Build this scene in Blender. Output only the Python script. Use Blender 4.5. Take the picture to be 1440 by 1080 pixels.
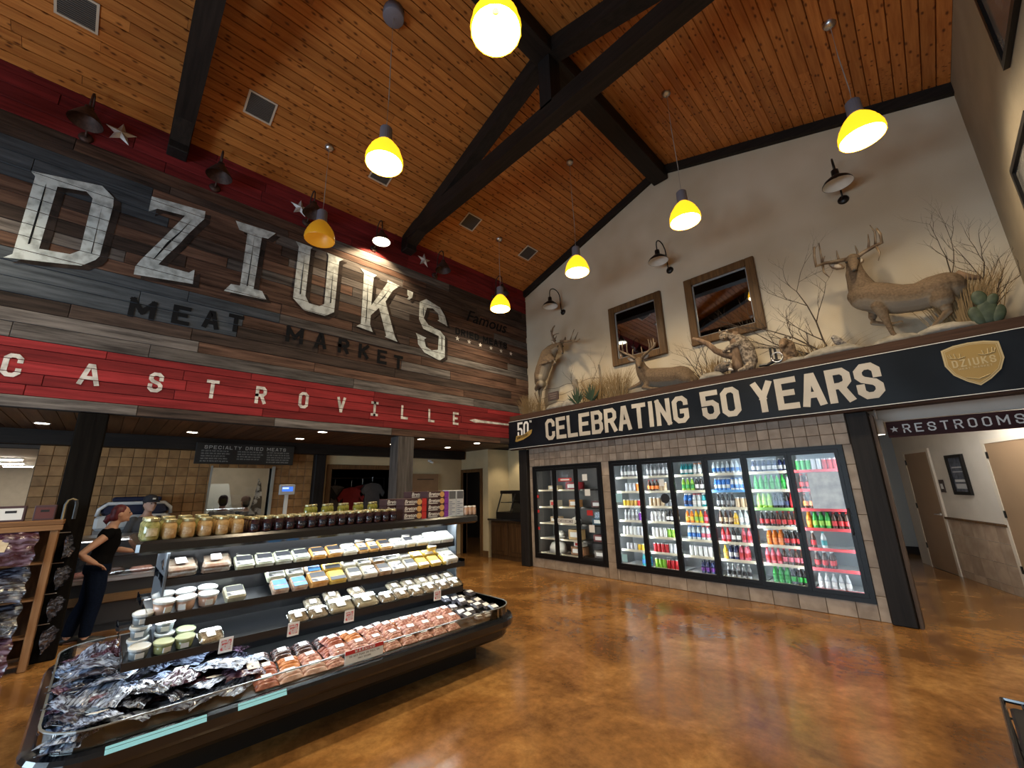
import bpy, math, random
from mathutils import Vector, Matrix
from mathutils.geometry import tessellate_polygon
R = random.Random(7)
for o in list(bpy.data.objects): bpy.data.objects.remove(o, do_unlink=True)
S = bpy.context.scene
C = S.collection

# ------------------------------------------------------------------ camera
YAW, PITCH, ROLL, F, EYE = math.radians(-45.43793), math.radians(14.28178), math.radians(-1.41169), 571.478, 1.7
fw = Vector((math.sin(YAW)*math.cos(PITCH), math.cos(YAW)*math.cos(PITCH), math.sin(PITCH)))
r0 = Vector((math.cos(YAW), -math.sin(YAW), 0)); u0 = r0.cross(fw)
rt = math.cos(ROLL)*r0 + math.sin(ROLL)*u0
up = -math.sin(ROLL)*r0 + math.cos(ROLL)*u0
cd = bpy.data.cameras.new('camera'); cam = bpy.data.objects.new('camera', cd); C.objects.link(cam)
cd.sensor_fit = 'HORIZONTAL'; cd.sensor_width = 36; cd.lens = F*36/1440; cd.clip_start = .05; cd.clip_end = 100
cam.matrix_world = Matrix(((rt.x, up.x, -fw.x, 0), (rt.y, up.y, -fw.y, 0), (rt.z, up.z, -fw.z, EYE), (0, 0, 0, 1)))
S.camera = cam

def ray(px, py):
    return rt*((px-720)/F) - up*((py-540)/F) + fw
def atY(px, py, Y):
    v = ray(px, py); t = Y/v.y; return Vector((v.x*t, Y, v.z*t+EYE))
def atX(px, py, X):
    v = ray(px, py); t = X/v.x; return Vector((X, v.y*t, v.z*t+EYE))
def atZ(px, py, Z):
    v = ray(px, py); t = (Z-EYE)/v.z; return Vector((v.x*t, v.y*t, Z))

# ------------------------------------------------------------------ world, exposure, window daylight
w = bpy.data.worlds.new('world'); S.world = w; w.use_nodes = True
w.node_tree.nodes['Background'].inputs[0].default_value = (.55, .68, .85, 1)
w.node_tree.nodes['Background'].inputs[1].default_value = .6
S.view_settings.view_transform = 'Standard'; S.view_settings.look = 'None'
S.view_settings.gamma = 1; S.view_settings.use_curve_mapping = False
S.view_settings.exposure = 0.22
def area_light(name, loc, rot, sx, sy, power, col):
    l = bpy.data.lights.new(name, 'AREA'); l.shape = 'RECTANGLE'; l.size = sx; l.size_y = sy; l.energy = power; l.color = col
    o = bpy.data.objects.new(name, l); C.objects.link(o); o.location = loc; o.rotation_euler = rot; return o
YF = -5.6   # wall behind the camera, with the shop windows
WIN = [(-6.3, -4.5), (-3.9, -2.1), (-1.5, .3)]
for a, b in WIN:
    area_light('window_daylight', ((a+b)/2, YF+.14, 1.75), (math.radians(90), 0, 0), b-a-.1, 2.0, 125, (.62, .82, 1))

# ------------------------------------------------------------------ helpers
def link(o, parent=None):
    C.objects.link(o)
    if parent is not None: o.parent = parent
    return o
def tag(o, label=None, cat=None, group=None, kind=None):
    if label: o['label'] = label
    if cat: o['category'] = cat
    if group: o['group'] = group
    if kind: o['kind'] = kind
    return o
def thing(name, label, cat, loc=(0, 0, 0), rz=0, group=None):
    o = bpy.data.objects.new(name, None); o.empty_display_size = .1; C.objects.link(o)
    o.location = loc; o.rotation_euler = (0, 0, rz)
    return tag(o, label, cat, group)

class MB:
    def __init__(s): s.v = []; s.f = []; s.m = []; s.cur = 0
    def face(s, idx): s.f.append(tuple(idx)); s.m.append(s.cur)
    def mat(s, i): s.cur = i; return s
    def add(s, vs, fs):
        b = len(s.v); s.v += [tuple(p) for p in vs]
        for f in fs: s.face([b+i for i in f])
        return s
    def box(s, x0, x1, y0, y1, z0, z1):
        return s.add([(x0,y0,z0),(x1,y0,z0),(x1,y1,z0),(x0,y1,z0),(x0,y0,z1),(x1,y0,z1),(x1,y1,z1),(x0,y1,z1)],
                     [(0,3,2,1),(4,5,6,7),(0,1,5,4),(1,2,6,5),(2,3,7,6),(3,0,4,7)])
    def cbox(s, x0, x1, y0, y1, z0, z1, c):
        # box with its edges cut (bevel c)
        vs = []; 
        for z, k in ((z0, c), (z0+c, 0), (z1-c, 0), (z1, c)):
            a, b, e, g = x0+k, x1-k, y0+k, y1-k
            vs += [(a+c,e,z),(b-c,e,z),(b,e+c,z),(b,g-c,z),(b-c,g,z),(a+c,g,z),(a,g-c,z),(a,e+c,z)]
        fs = [tuple(range(7,-1,-1)), tuple(range(24,32))]
        for l in range(3):
            for i in range(8):
                j = (i+1) % 8; fs.append((l*8+i, l*8+j, l*8+8+j, l*8+8+i))
        return s.add(vs, fs)
    def lathe(s, prof, seg=16, c=(0,0,0), close=True):
        vs = []; n = len(prof)
        for r, z in prof:
            for i in range(seg):
                a = 2*math.pi*i/seg; vs.append((c[0]+r*math.cos(a), c[1]+r*math.sin(a), c[2]+z))
        fs = []
        for l in range(n-1):
            for i in range(seg):
                j = (i+1) % seg; fs.append((l*seg+i, l*seg+j, l*seg+seg+j, l*seg+seg+i))
        if close:
            fs.append(tuple(range(seg-1,-1,-1))); fs.append(tuple((n-1)*seg+i for i in range(seg)))
        return s.add(vs, fs)
    def tube(s, pts, rad, seg=8, upv=(0,0,1), cap=True):
        pts = [Vector(p) for p in pts]; n = len(pts)
        if not isinstance(rad, (list, tuple)): rad = [rad]*n
        vs = []; upv = Vector(upv)
        for i, p in enumerate(pts):
            d = (pts[min(i+1,n-1)]-pts[max(i-1,0)])
            if d.length < 1e-9: d = Vector((0,0,1))
            d.normalize(); a = d.cross(upv)
            if a.length < 1e-3: a = d.cross(Vector((1,0,.01)))
            a.normalize(); b = a.cross(d)
            r = rad[i]; ra, rb = (r if isinstance(r,(list,tuple)) else (r, r))
            for k in range(seg):
                t = 2*math.pi*k/seg; vs.append(p + a*(ra*math.cos(t)) + b*(rb*math.sin(t)))
        fs = []
        for l in range(n-1):
            for i in range(seg):
                j = (i+1) % seg; fs.append((l*seg+i, l*seg+seg+i, l*seg+seg+j, l*seg+j))
        if cap:
            fs.append(tuple(range(seg))); fs.append(tuple((n-1)*seg+i for i in range(seg-1,-1,-1)))
        return s.add(vs, fs)
    def ball(s, c, r, seg=12, rings=8):
        rx, ry, rz = r if isinstance(r,(list,tuple)) else (r, r, r)
        vs = [(c[0],c[1],c[2]-rz)]
        for l in range(1, rings):
            t = math.pi*l/rings
            for i in range(seg):
                a = 2*math.pi*i/seg
                vs.append((c[0]+rx*math.sin(t)*math.cos(a), c[1]+ry*math.sin(t)*math.sin(a), c[2]-rz*math.cos(t)))
        vs.append((c[0],c[1],c[2]+rz)); e = len(vs)-1; fs = []
        for i in range(seg):
            j = (i+1) % seg; fs.append((0, 1+j, 1+i)); b = 1+(rings-2)*seg; fs.append((b+i, b+j, e))
        for l in range(rings-2):
            for i in range(seg):
                j = (i+1) % seg; fs.append((1+l*seg+i, 1+l*seg+j, 1+l*seg+seg+j, 1+l*seg+seg+i))
        return s.add(vs, fs)
    def poly(s, loops, n=None, th=0):
        # flat polygon (outer loop + holes) of 3D points; th > 0 makes it a plate standing th along n
        loops = [[Vector(p) for p in l] for l in loops]
        tris = tessellate_polygon(loops); flat = [p for l in loops for p in l]
        if n is None or th == 0:
            return s.add(flat, [tuple(t) for t in tris])
        n = Vector(n); b = len(flat); vs = flat + [p+n*th for p in flat]; fs = []
        for t in tris:
            a = (flat[t[1]]-flat[t[0]]).cross(flat[t[2]]-flat[t[0]])
            t = tuple(t) if a.dot(n) > 0 else tuple(reversed(t))
            fs.append(tuple(i+b for i in t)); fs.append(tuple(reversed(t)))
        k = 0
        for l in loops:
            m = len(l)
            for i in range(m):
                j = (i+1) % m; fs.append((k+i, k+j, b+k+j, b+k+i))
            k += m
        return s.add(vs, fs)
    def mesh(s, name, mats=(), smooth=False):
        me = bpy.data.meshes.new(name); me.from_pydata(s.v, [], s.f)
        if not isinstance(mats, (list, tuple)): mats = [mats]
        for m in mats: me.materials.append(m)
        if len(mats) > 1: me.polygons.foreach_set('material_index', s.m)
        if smooth: me.polygons.foreach_set('use_smooth', [True]*len(me.polygons))
        me.update(); return me
    def obj(s, name, mats, parent=None, smooth=False):
        return link(bpy.data.objects.new(name, s.mesh(name, mats, smooth)), parent)

def inst(name, me, parent=None, loc=(0,0,0), rot=(0,0,0), sc=None):
    o = bpy.data.objects.new(name, me); link(o, parent); o.location = loc; o.rotation_euler = rot
    if sc is not None: o.scale = sc if isinstance(sc, (list, tuple)) else (sc, sc, sc)
    return o
def copy_tree(o, parent=None):
    c = o.copy(); C.objects.link(c); c.parent = parent
    for ch in list(o.children): copy_tree(ch, c)
    return c
def fuse(mb, voxel, name, mats, it=6, fac=.5):
    # one continuous skin over overlapping tapered limbs
    me = mb.mesh('tmp', []); o = link(bpy.data.objects.new('tmp', me))
    m = o.modifiers.new('r', 'REMESH'); m.mode = 'VOXEL'; m.voxel_size = voxel; m.use_smooth_shade = True
    k = o.modifiers.new('s', 'SMOOTH'); k.iterations = it; k.factor = fac
    dg = bpy.context.evaluated_depsgraph_get()
    me2 = bpy.data.meshes.new_from_object(o.evaluated_get(dg)); me2.name = name
    bpy.data.objects.remove(o, do_unlink=True)
    me2.materials.clear()
    for x in (mats if isinstance(mats, (list, tuple)) else [mats]): me2.materials.append(x)
    me2.polygons.foreach_set('use_smooth', [True]*len(me2.polygons))
    return me2

# ------------------------------------------------------------------ materials
MATS = {}
def pmat(name, col, rough=.5, metal=0, var=0, scale=6, stretch=(1,1,1), bump=0, bscale=None, rnd=0, emit=None, es=0, col2=None, coat=0, spec=.5, detail=4, lo=.35, hi=.65):
    """procedural principled material: base colour broken up by noise (col <-> col2), grain relief, a per-object shift"""
    if name in MATS: return MATS[name]
    m = bpy.data.materials.new(name); m.use_nodes = True; N = m.node_tree.nodes; L = m.node_tree.links
    b = N['Principled BSDF']; b.inputs['Roughness'].default_value = rough; b.inputs['Metallic'].default_value = metal
    b.inputs['Specular IOR Level'].default_value = spec
    if coat: b.inputs['Coat Weight'].default_value = coat; b.inputs['Coat Roughness'].default_value = .1
    c4 = tuple(col)+(1,); b.inputs['Base Color'].default_value = c4
    if var or col2 or bump or rnd:
        tc = N.new('ShaderNodeTexCoord'); oi = N.new('ShaderNodeObjectInfo')
        ad = N.new('ShaderNodeVectorMath'); ad.operation = 'MULTIPLY_ADD'
        cb = N.new('ShaderNodeCombineXYZ')
        for i in range(3): L.new(oi.outputs['Random'], cb.inputs[i])
        L.new(cb.outputs[0], ad.inputs[0]); ad.inputs[1].default_value = (37, 19, 53) if rnd else (0, 0, 0); L.new(tc.outputs['Object'], ad.inputs[2])
        mp = N.new('ShaderNodeMapping'); mp.inputs['Scale'].default_value = stretch; L.new(ad.outputs[0], mp.inputs[0])
        no = N.new('ShaderNodeTexNoise'); no.inputs['Scale'].default_value = scale; no.inputs['Detail'].default_value = detail; L.new(mp.outputs[0], no.inputs[0])
        if var or col2:
            rp = N.new('ShaderNodeValToRGB'); e = rp.color_ramp.elements
            e[0].position = lo; e[1].position = hi
            if col2 is None: col2 = tuple(min(1, x*(1+var)) for x in col); c0 = tuple(x*(1-var) for x in col)
            else: c0 = col
            e[0].color = tuple(c0)+(1,); e[1].color = tuple(col2)+(1,)
            L.new(no.outputs[0], rp.inputs[0]); out = rp.outputs[0]
        else:
            rg = N.new('ShaderNodeRGB'); rg.outputs[0].default_value = c4; out = rg.outputs[0]
        if rnd:
            hs = N.new('ShaderNodeHueSaturation'); L.new(out, hs.inputs['Color'])
            mr = N.new('ShaderNodeMapRange'); L.new(oi.outputs['Random'], mr.inputs[0]); mr.inputs[3].default_value = 1-rnd; mr.inputs[4].default_value = 1+rnd
            L.new(mr.outputs[0], hs.inputs['Value']); out = hs.outputs[0]
        L.new(out, b.inputs['Base Color'])
        if bump:
            bp = N.new('ShaderNodeBump'); bp.inputs['Strength'].default_value = bump; bp.inputs['Distance'].default_value = .02
            if bscale:
                n2 = N.new('ShaderNodeTexNoise'); n2.inputs['Scale'].default_value = bscale; n2.inputs['Detail'].default_value = 3; L.new(mp.outputs[0], n2.inputs[0]); L.new(n2.outputs[0], bp.inputs['Height'])
            else: L.new(no.outputs[0], bp.inputs['Height'])
            L.new(bp.outputs[0], b.inputs['Normal'])
    if emit:
        b.inputs['Emission Color'].default_value = tuple(emit)+(1,); b.inputs['Emission Strength'].default_value = es
    MATS[name] = m; return m

def glassmat(name, tint=(1,1,1), refl=.08, rough=.02):
    """thin clear pane: sees through, mirrors more at grazing angles"""
    if name in MATS: return MATS[name]
    m = bpy.data.materials.new(name); m.use_nodes = True; N = m.node_tree.nodes; L = m.node_tree.links; N.clear()
    o = N.new('ShaderNodeOutputMaterial'); mx = N.new('ShaderNodeMixShader'); tr = N.new('ShaderNodeBsdfTransparent'); gl = N.new('ShaderNodeBsdfGlossy')
    fr = N.new('ShaderNodeFresnel'); fr.inputs[0].default_value = 1.45; mr = N.new('ShaderNodeMath'); mr.operation = 'MULTIPLY'; mr.inputs[1].default_value = refl/.04
    L.new(fr.outputs[0], mr.inputs[0]); mr.use_clamp = True
    tr.inputs[0].default_value = tuple(tint)+(1,); gl.inputs['Roughness'].default_value = rough
    L.new(mr.outputs[0], mx.inputs[0]); L.new(tr.outputs[0], mx.inputs[1]); L.new(gl.outputs[0], mx.inputs[2]); L.new(mx.outputs[0], o.inputs[0])
    MATS[name] = m; return m

def woodmat(name, c1, c2, axis='Y', rough=.55, knots=0, rnd=.25, bump=.25, scale=7, coat=0, streak=18, spec=.22):
    """board: grain drawn out along one axis, optional dark knots, each board its own shade"""
    if name in MATS: return MATS[name]
    m = bpy.data.materials.new(name); m.use_nodes = True; N = m.node_tree.nodes; L = m.node_tree.links
    b = N['Principled BSDF']; b.inputs['Roughness'].default_value = rough; b.inputs['Specular IOR Level'].default_value = spec
    if coat: b.inputs['Coat Weight'].default_value = coat; b.inputs['Coat Roughness'].default_value = .25
    tc = N.new('ShaderNodeTexCoord'); oi = N.new('ShaderNodeObjectInfo'); cb = N.new('ShaderNodeCombineXYZ')
    for i in range(3): L.new(oi.outputs['Random'], cb.inputs[i])
    ad = N.new('ShaderNodeVectorMath'); ad.operation = 'MULTIPLY_ADD'; L.new(cb.outputs[0], ad.inputs[0]); ad.inputs[1].default_value = (41, 23, 59); L.new(tc.outputs['Object'], ad.inputs[2])
    mp = N.new('ShaderNodeMapping'); s = {'X': (1, streak, streak), 'Y': (streak, 1, streak), 'Z': (streak, streak, 1)}[axis]
    mp.inputs['Scale'].default_value = s; L.new(ad.outputs[0], mp.inputs[0])
    no = N.new('ShaderNodeTexNoise'); no.inputs['Scale'].default_value = scale/6; no.inputs['Detail'].default_value = 6; no.inputs['Roughness'].default_value = .65; L.new(mp.outputs[0], no.inputs[0])
    rp = N.new('ShaderNodeValToRGB'); e = rp.color_ramp.elements; e[0].position = .32; e[1].position = .68
    e[0].color = tuple(c1)+(1,); e[1].color = tuple(c2)+(1,); L.new(no.outputs[0], rp.inputs[0]); out = rp.outputs[0]
    if knots:
        mk = N.new('ShaderNodeMapping'); k = {'X': (2.6, 7, 7), 'Y': (7.5, 3.6, 7), 'Z': (7, 7, 2.6)}[axis]
        mk.inputs['Scale'].default_value = k; L.new(ad.outputs[0], mk.inputs[0])
        vo = N.new('ShaderNodeTexVoronoi'); vo.voronoi_dimensions = '2D'; vo.inputs['Scale'].default_value = knots; L.new(mk.outputs[0], vo.inputs[0])
        kr = N.new('ShaderNodeValToRGB'); ke = kr.color_ramp.elements; ke[0].position = .05; ke[1].position = .15
        ke[0].color = (.22, .15, .12, 1); ke[1].color = (1, 1, 1, 1); L.new(vo.outputs['Distance'], kr.inputs[0])
        mu = N.new('ShaderNodeMixRGB'); mu.blend_type = 'MULTIPLY'; mu.inputs[0].default_value = .9; L.new(out, mu.inputs[1]); L.new(kr.outputs[0], mu.inputs[2]); out = mu.outputs[0]
    hs = N.new('ShaderNodeHueSaturation'); L.new(out, hs.inputs['Color']); mr = N.new('ShaderNodeMapRange'); L.new(oi.outputs['Random'], mr.inputs[0])
    mr.inputs[3].default_value = 1-rnd; mr.inputs[4].default_value = 1+rnd; L.new(mr.outputs[0], hs.inputs['Value']); L.new(hs.outputs[0], b.inputs['Base Color'])
    bp = N.new('ShaderNodeBump'); bp.inputs['Strength'].default_value = bump; bp.inputs['Distance'].default_value = .01; L.new(no.outputs[0], bp.inputs['Height']); L.new(bp.outputs[0], b.inputs['Normal'])
    MATS[name] = m; return m

def emat(name, col, s):
    return pmat(name, (0,0,0), rough=.5, emit=col, es=s)

BLACK = pmat('black_paint', (.012,.012,.014), .45)
BLKGLOSS = pmat('black_enamel', (.008,.009,.012), .18, coat=.6)
BLKMET = pmat('black_metal', (.02,.018,.017), .4, metal=.6)
STEEL = pmat('steel', (.6,.6,.62), .3, metal=1)
WHITE = pmat('white_plastic', (.75,.75,.73), .4)
PLASTER = pmat('beige_plaster', (.30,.25,.18), .85, var=.10, scale=1.6, bump=.15, bscale=60)
BEIGE = pmat('cream_wall', (.52,.43,.26), .8, var=.05, scale=3, bump=.05, bscale=80)
DARKWOOD = woodmat('dark_beam_wood', (.009,.007,.006), (.022,.016,.013), 'X', rough=.6, rnd=.1)
DARKWOODY = woodmat('dark_beam_wood_long', (.009,.007,.006), (.022,.016,.013), 'Y', rough=.6, rnd=.1)
DARKWOODZ = woodmat('dark_post_wood', (.007,.006,.006), (.018,.015,.014), 'Z', rough=.6, rnd=.1)
GREYPOST = woodmat('grey_post_wood', (.03,.026,.025), (.105,.095,.09), 'Z', rough=.7, rnd=.05)
BROWNTRIM = woodmat('brown_trim_wood', (.07,.035,.014), (.17,.09,.035), 'Z', rough=.45, rnd=.1)
GLASS = glassmat('clear_glass')
PAPER = pmat('white_label', (.72,.72,.7), .5)

# ------------------------------------------------------------------ block lettering
A_ = [[(0,0),(.4,1),(.6,1),(1,0)], [(.16,.3),(.84,.3)]]
GL = {'A': A_, 'B': [[(0,0),(0,1),(.75,1),(1,.86),(1,.66),(.8,.52),(1,.38),(1,.14),(.75,0),(0,0)],[(0,.52),(.8,.52)]],
 'C': [[(1,.74),(1,.86),(.72,1),(.28,1),(0,.86),(0,.14),(.28,0),(.72,0),(1,.14),(1,.26)]],
 'D': [[(0,0),(0,1),(.7,1),(1,.82),(1,.18),(.7,0),(0,0)]], 'E': [[(1,1),(0,1),(0,0),(1,0)],[(0,.52),(.8,.52)]],
 'F': [[(1,1),(0,1),(0,0)],[(0,.52),(.8,.52)]],
 'G': [[(1,.78),(1,.86),(.72,1),(.28,1),(0,.86),(0,.14),(.28,0),(.72,0),(1,.14),(1,.42),(.65,.42)]],
 'H': [[(0,0),(0,1)],[(1,0),(1,1)],[(0,.5),(1,.5)]], 'I': [[(.5,0),(.5,1)]],
 'K': [[(0,0),(0,1)],[(1,1),(.05,.4)],[(.3,.58),(1,0)]], 'L': [[(0,1),(0,0),(1,0)]],
 'M': [[(0,0),(0,1)],[(0,1),(.5,.3)],[(.5,.3),(1,1)],[(1,1),(1,0)]], 'N': [[(0,0),(0,1)],[(0,1),(1,0)],[(1,0),(1,1)]],
 'O': [[(.28,0),(0,.14),(0,.86),(.28,1),(.72,1),(1,.86),(1,.14),(.72,0),(.28,0)]], 'P': [[(0,0),(0,1),(.75,1),(1,.86),(1,.6),(.75,.46),(0,.46)]],
 'R': [[(0,0),(0,1),(.75,1),(1,.86),(1,.62),(.75,.48),(0,.48)],[(.55,.48),(1,0)]],
 'S': [[(1,.7),(1,.86),(.72,1),(.28,1),(0,.86),(0,.68),(.2,.56),(.8,.44),(1,.32),(1,.14),(.72,0),(.28,0),(0,.14),(0,.3)]],
 'T': [[(0,1),(1,1)],[(.5,0),(.5,1)]], 'U': [[(0,1),(0,.14),(.28,0),(.72,0),(1,.14),(1,1)]], 'V': [[(0,1),(.5,0)],[(.5,0),(1,1)]],
 'W': [[(0,1),(.25,0)],[(.25,0),(.5,.8)],[(.5,.8),(.75,0)],[(.75,0),(1,1)]], 'Y': [[(0,1),(.5,.46)],[(.5,.46),(1,1)],[(.5,0),(.5,.5)]],
 'Z': [[(0,1),(1,1)],[(1,1),(0,0)],[(0,0),(1,0)]],
 '5': [[(1,1),(0,1),(0,.58),(.72,.58),(1,.45),(1,.14),(.72,0),(.28,0),(0,.14),(0,.3)]]}
GL['0'] = GL['O']
def strokes(mb, lines, o, u, v, w, h, t):
    """thick strokes of one glyph: box w x h with its lower left at o, axes u, v, stroke t"""
    o, u, v = Vector(o), Vector(u), Vector(v); nrm = u.cross(v).normalized()
    for li, ln in enumerate(lines):
        p = [Vector((t/2+a*(w-t), t/2+b*(h-t))) for a, b in ln]; n = len(p); closed = (p[0]-p[-1]).length < 1e-6
        L_, R_ = [], []
        for i in range(n):
            if closed: a, b = p[(i-1) if i else n-2], p[(i+1) if i < n-1 else 1]
            else: a, b = p[max(i-1,0)], p[min(i+1,n-1)]
            d1 = (p[i]-a); d2 = (b-p[i])
            if d1.length < 1e-9: d1 = d2
            if d2.length < 1e-9: d2 = d1
            d1.normalize(); d2.normalize(); tn = (d1+d2); tn.normalize(); nn = Vector((-tn.y, tn.x)); k = max(.5, nn.dot(Vector((-d1.y, d1.x))))
            q = p[i].copy()
            if not closed and i == 0: q = q - d2*t/2
            if not closed and i == n-1: q = q + d1*t/2
            L_.append(q+nn*(t/2/k)); R_.append(q-nn*(t/2/k))
        vs = [o+u*q.x+v*q.y+nrm*(li*.0004) for q in L_+R_]
        mb.add(vs, [(n+i, n+i+1, i+1, i) for i in range(n-1)])
def glyph_w(ch, w): return w*.42 if ch == 'I' else (w*1.3 if ch in 'MW' else (w*.5 if ch == ' ' else w))
def write(mb, s, o, u, v, h, w, t, gap):
    x = 0; o = Vector(o); u = Vector(u)
    for ch in s:
        cw = glyph_w(ch, w)
        if ch in GL: strokes(mb, GL[ch], o+u*x, u, v, cw, h, t)
        x += cw+gap
    return x-gap
def textw(s, w, gap): return sum(glyph_w(c, w)+gap for c in s)-gap
def star(c, u, v, r, k=.42):
    c, u, v = Vector(c), Vector(u), Vector(v)
    return [c+u*(math.sin(i*math.pi/5)*(r if i%2==0 else r*k))+v*(math.cos(i*math.pi/5)*(r if i%2==0 else r*k)) for i in range(10)]
# ================================================================== the room shell
XA, XC, YU, YT = -7.1, 1.155, 7.6, 7.065
XR = (XA+XC)/2; SL = .333; ZE = 6.98; ZR = ZE+SL*(XR-XA)
def zceil(x): return ZE+SL*(x-XA) if x < XR else ZE+SL*(XC-x)
def struct(mb, name, m, parent=None, smooth=False):
    o = mb.obj(name, m, parent, smooth)
    if parent is None: o['kind'] = 'structure'
    return o

def floor_material():
    m = bpy.data.materials.new('stained_concrete'); m.use_nodes = True; N = m.node_tree.nodes; L = m.node_tree.links; b = N['Principled BSDF']
    tc = N.new('ShaderNodeTexCoord')
    mp = N.new('ShaderNodeMapping'); mp.inputs['Scale'].default_value = (1.0, 1.0, 1.0); L.new(tc.outputs['Object'], mp.inputs[0])
    n1 = N.new('ShaderNodeTexNoise'); n1.inputs['Scale'].default_value = 1.3; n1.inputs['Detail'].default_value = 10; n1.inputs['Roughness'].default_value = .62; n1.inputs['Distortion'].default_value = .5; L.new(mp.outputs[0], n1.inputs[0])
    n2 = N.new('ShaderNodeTexNoise'); n2.inputs['Scale'].default_value = 14; n2.inputs['Detail'].default_value = 8; n2.inputs['Roughness'].default_value = .7; L.new(mp.outputs[0], n2.inputs[0])
    r1 = N.new('ShaderNodeValToRGB'); e = r1.color_ramp.elements; e[0].position = .34; e[1].position = .68
    e[0].color = (.125,.056,.019,1); e[1].color = (.39,.205,.068,1); x = r1.color_ramp.elements.new(.5); x.color = (.235,.110,.033,1); L.new(n1.outputs[0], r1.inputs[0])
    r2 = N.new('ShaderNodeValToRGB'); e = r2.color_ramp.elements; e[0].position = .3; e[1].position = .75; e[0].color = (.72,.7,.66,1); e[1].color = (1.35,1.32,1.25,1); L.new(n2.outputs[0], r2.inputs[0])
    mu = N.new('ShaderNodeMixRGB'); mu.blend_type = 'MULTIPLY'; mu.inputs[0].default_value = 1; L.new(r1.outputs[0], mu.inputs[1]); L.new(r2.outputs[0], mu.inputs[2]); L.new(mu.outputs[0], b.inputs['Base Color'])
    rr = N.new('ShaderNodeMapRange'); rr.inputs[3].default_value = .10; rr.inputs[4].default_value = .24; L.new(n1.outputs[0], rr.inputs[0]); L.new(rr.outputs[0], b.inputs['Roughness'])
    bp = N.new('ShaderNodeBump'); bp.inputs['Strength'].default_value = .03; bp.inputs['Distance'].default_value = .02; L.new(n2.outputs[0], bp.inputs['Height']); L.new(bp.outputs[0], b.inputs['Normal'])
    b.inputs['Specular IOR Level'].default_value = .6
    return m
struct(MB().box(-22, 4.5, YF-.2, 15.5, -.12, 0), 'floor', floor_material())

# --- ceiling: backing slabs with every board of the wood lining
CB1 = woodmat('pine_ceiling_board', (.31,.098,.020), (.50,.195,.048), 'Y', rough=.42, knots=1.0, rnd=.15, bump=.12, coat=.12)
ceil = struct(MB().add([(XA-.3,YF-.2,zceil(XA)+.03),(XR,YF-.2,ZR+.13),(XR,YU+.2,ZR+.13),(XA-.3,YU+.2,zceil(XA)+.03),
                        (XC+.3,YF-.2,zceil(XC)+.03),(XC+.3,YU+.2,zceil(XC)+.03)], [(0,1,2,3),(1,4,5,2)]), 'ceiling', pmat('ceiling_backing', (.05,.02,.007), .9))
slope = math.sqrt(1+SL*SL); BW = .142; half = (XR-XA)*slope; nrow = int(half/BW)+1
bm_ = {}
def board_mesh(L_):
    k = round(L_, 2)
    if k not in bm_:
        bm_[k] = MB().add([(x, y, z) for z, c in ((0, .006), (.02, 0)) for x, y in ((c,0),(BW-c-.003,0),(BW-c-.003,k),(c,k))],
                          [(3,2,1,0),(4,5,6,7),(0,1,5,4),(1,2,6,5),(2,3,7,6),(3,0,4,7)]).mesh('board', CB1)
    return bm_[k]
for side in (0, 1):
    for i in range(nrow):
        y = YF-.1-R.random()*1.5
        while y < YU:
            Lb = R.choice([2.4, 3.0, 3.6, 4.2, 4.8]); y0 = max(y, YF-.1); y1 = min(y+Lb, YU+.05); y += Lb
            if y1-y0 < .2: continue
            o = inst('ceiling_board', board_mesh(Lb), ceil)
            if y1-y0 < Lb-.01: o.scale[1] = (y1-y0)/Lb
            o.scale[1] *= .999
            d = i*BW
            if side == 0:
                o.location = (XA+d/slope, y0, ZE+SL*d/slope); o.rotation_euler = (0, -math.atan(SL), 0)
            else:
                o.location = (XC-d/slope, y0+(y1-y0), ZE+SL*d/slope); o.rotation_euler = (0, -math.atan(SL), math.pi)

# --- sign wall of weathered planks
PB = {k: woodmat('plank_'+k, a, b, 'Y', rough=.8, rnd=.3, bump=.5, scale=8, streak=14) for k, a, b in (
    ('brown', (.030,.015,.010), (.16,.09,.063)), ('grey', (.035,.03,.029), (.19,.17,.16)), ('dark', (.014,.010,.009), (.08,.055,.045)),
    ('slate', (.025,.032,.04), (.085,.10,.12)), ('red', (.13,.010,.012), (.28,.025,.028)), ('redtop', (.10,.010,.012), (.22,.022,.024)), ('tan', (.07,.04,.027), (.22,.135,.095)))}
ZB = 2.716
wl = struct(MB().box(XA-.12, XA-.03, YF-.2, YU+.5, ZB, ZE+.05), 'wall_left', pmat('wall_backing', (.01,.009,.008), .9))
rows = [2.716, 2.85, 2.976, 3.11, 3.257, 3.40, 3.507, 3.69]
z = 3.69
while z < 6.1: z += R.choice([.15, .165, .18, .19]); rows.append(z)
rows[-1] = 6.13; rows += [6.318, 6.50, 6.69, 6.86, 6.99]
pm_ = {}
def plank_mesh(L_, H_, key, var):
    k = (round(L_, 1), round(H_, 3), key, var)
    if k not in pm_:
        c = .004; vs = []
        for x, a in ((0, 0), (.022, 0), (.028, c)):
            vs += [(x, a, a), (x, L_-a, a), (x, L_-a, H_-a), (x, a, H_-a)]
        fs = [(8,9,10,11)]
        for l in (0, 4):
            for i in range(4): j = (i+1) % 4; fs.append((l+i, l+j, l+4+j, l+4+i))
        pm_[k] = MB().add(vs, fs).mesh('plank', PB[key])
    return pm_[k]
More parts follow.
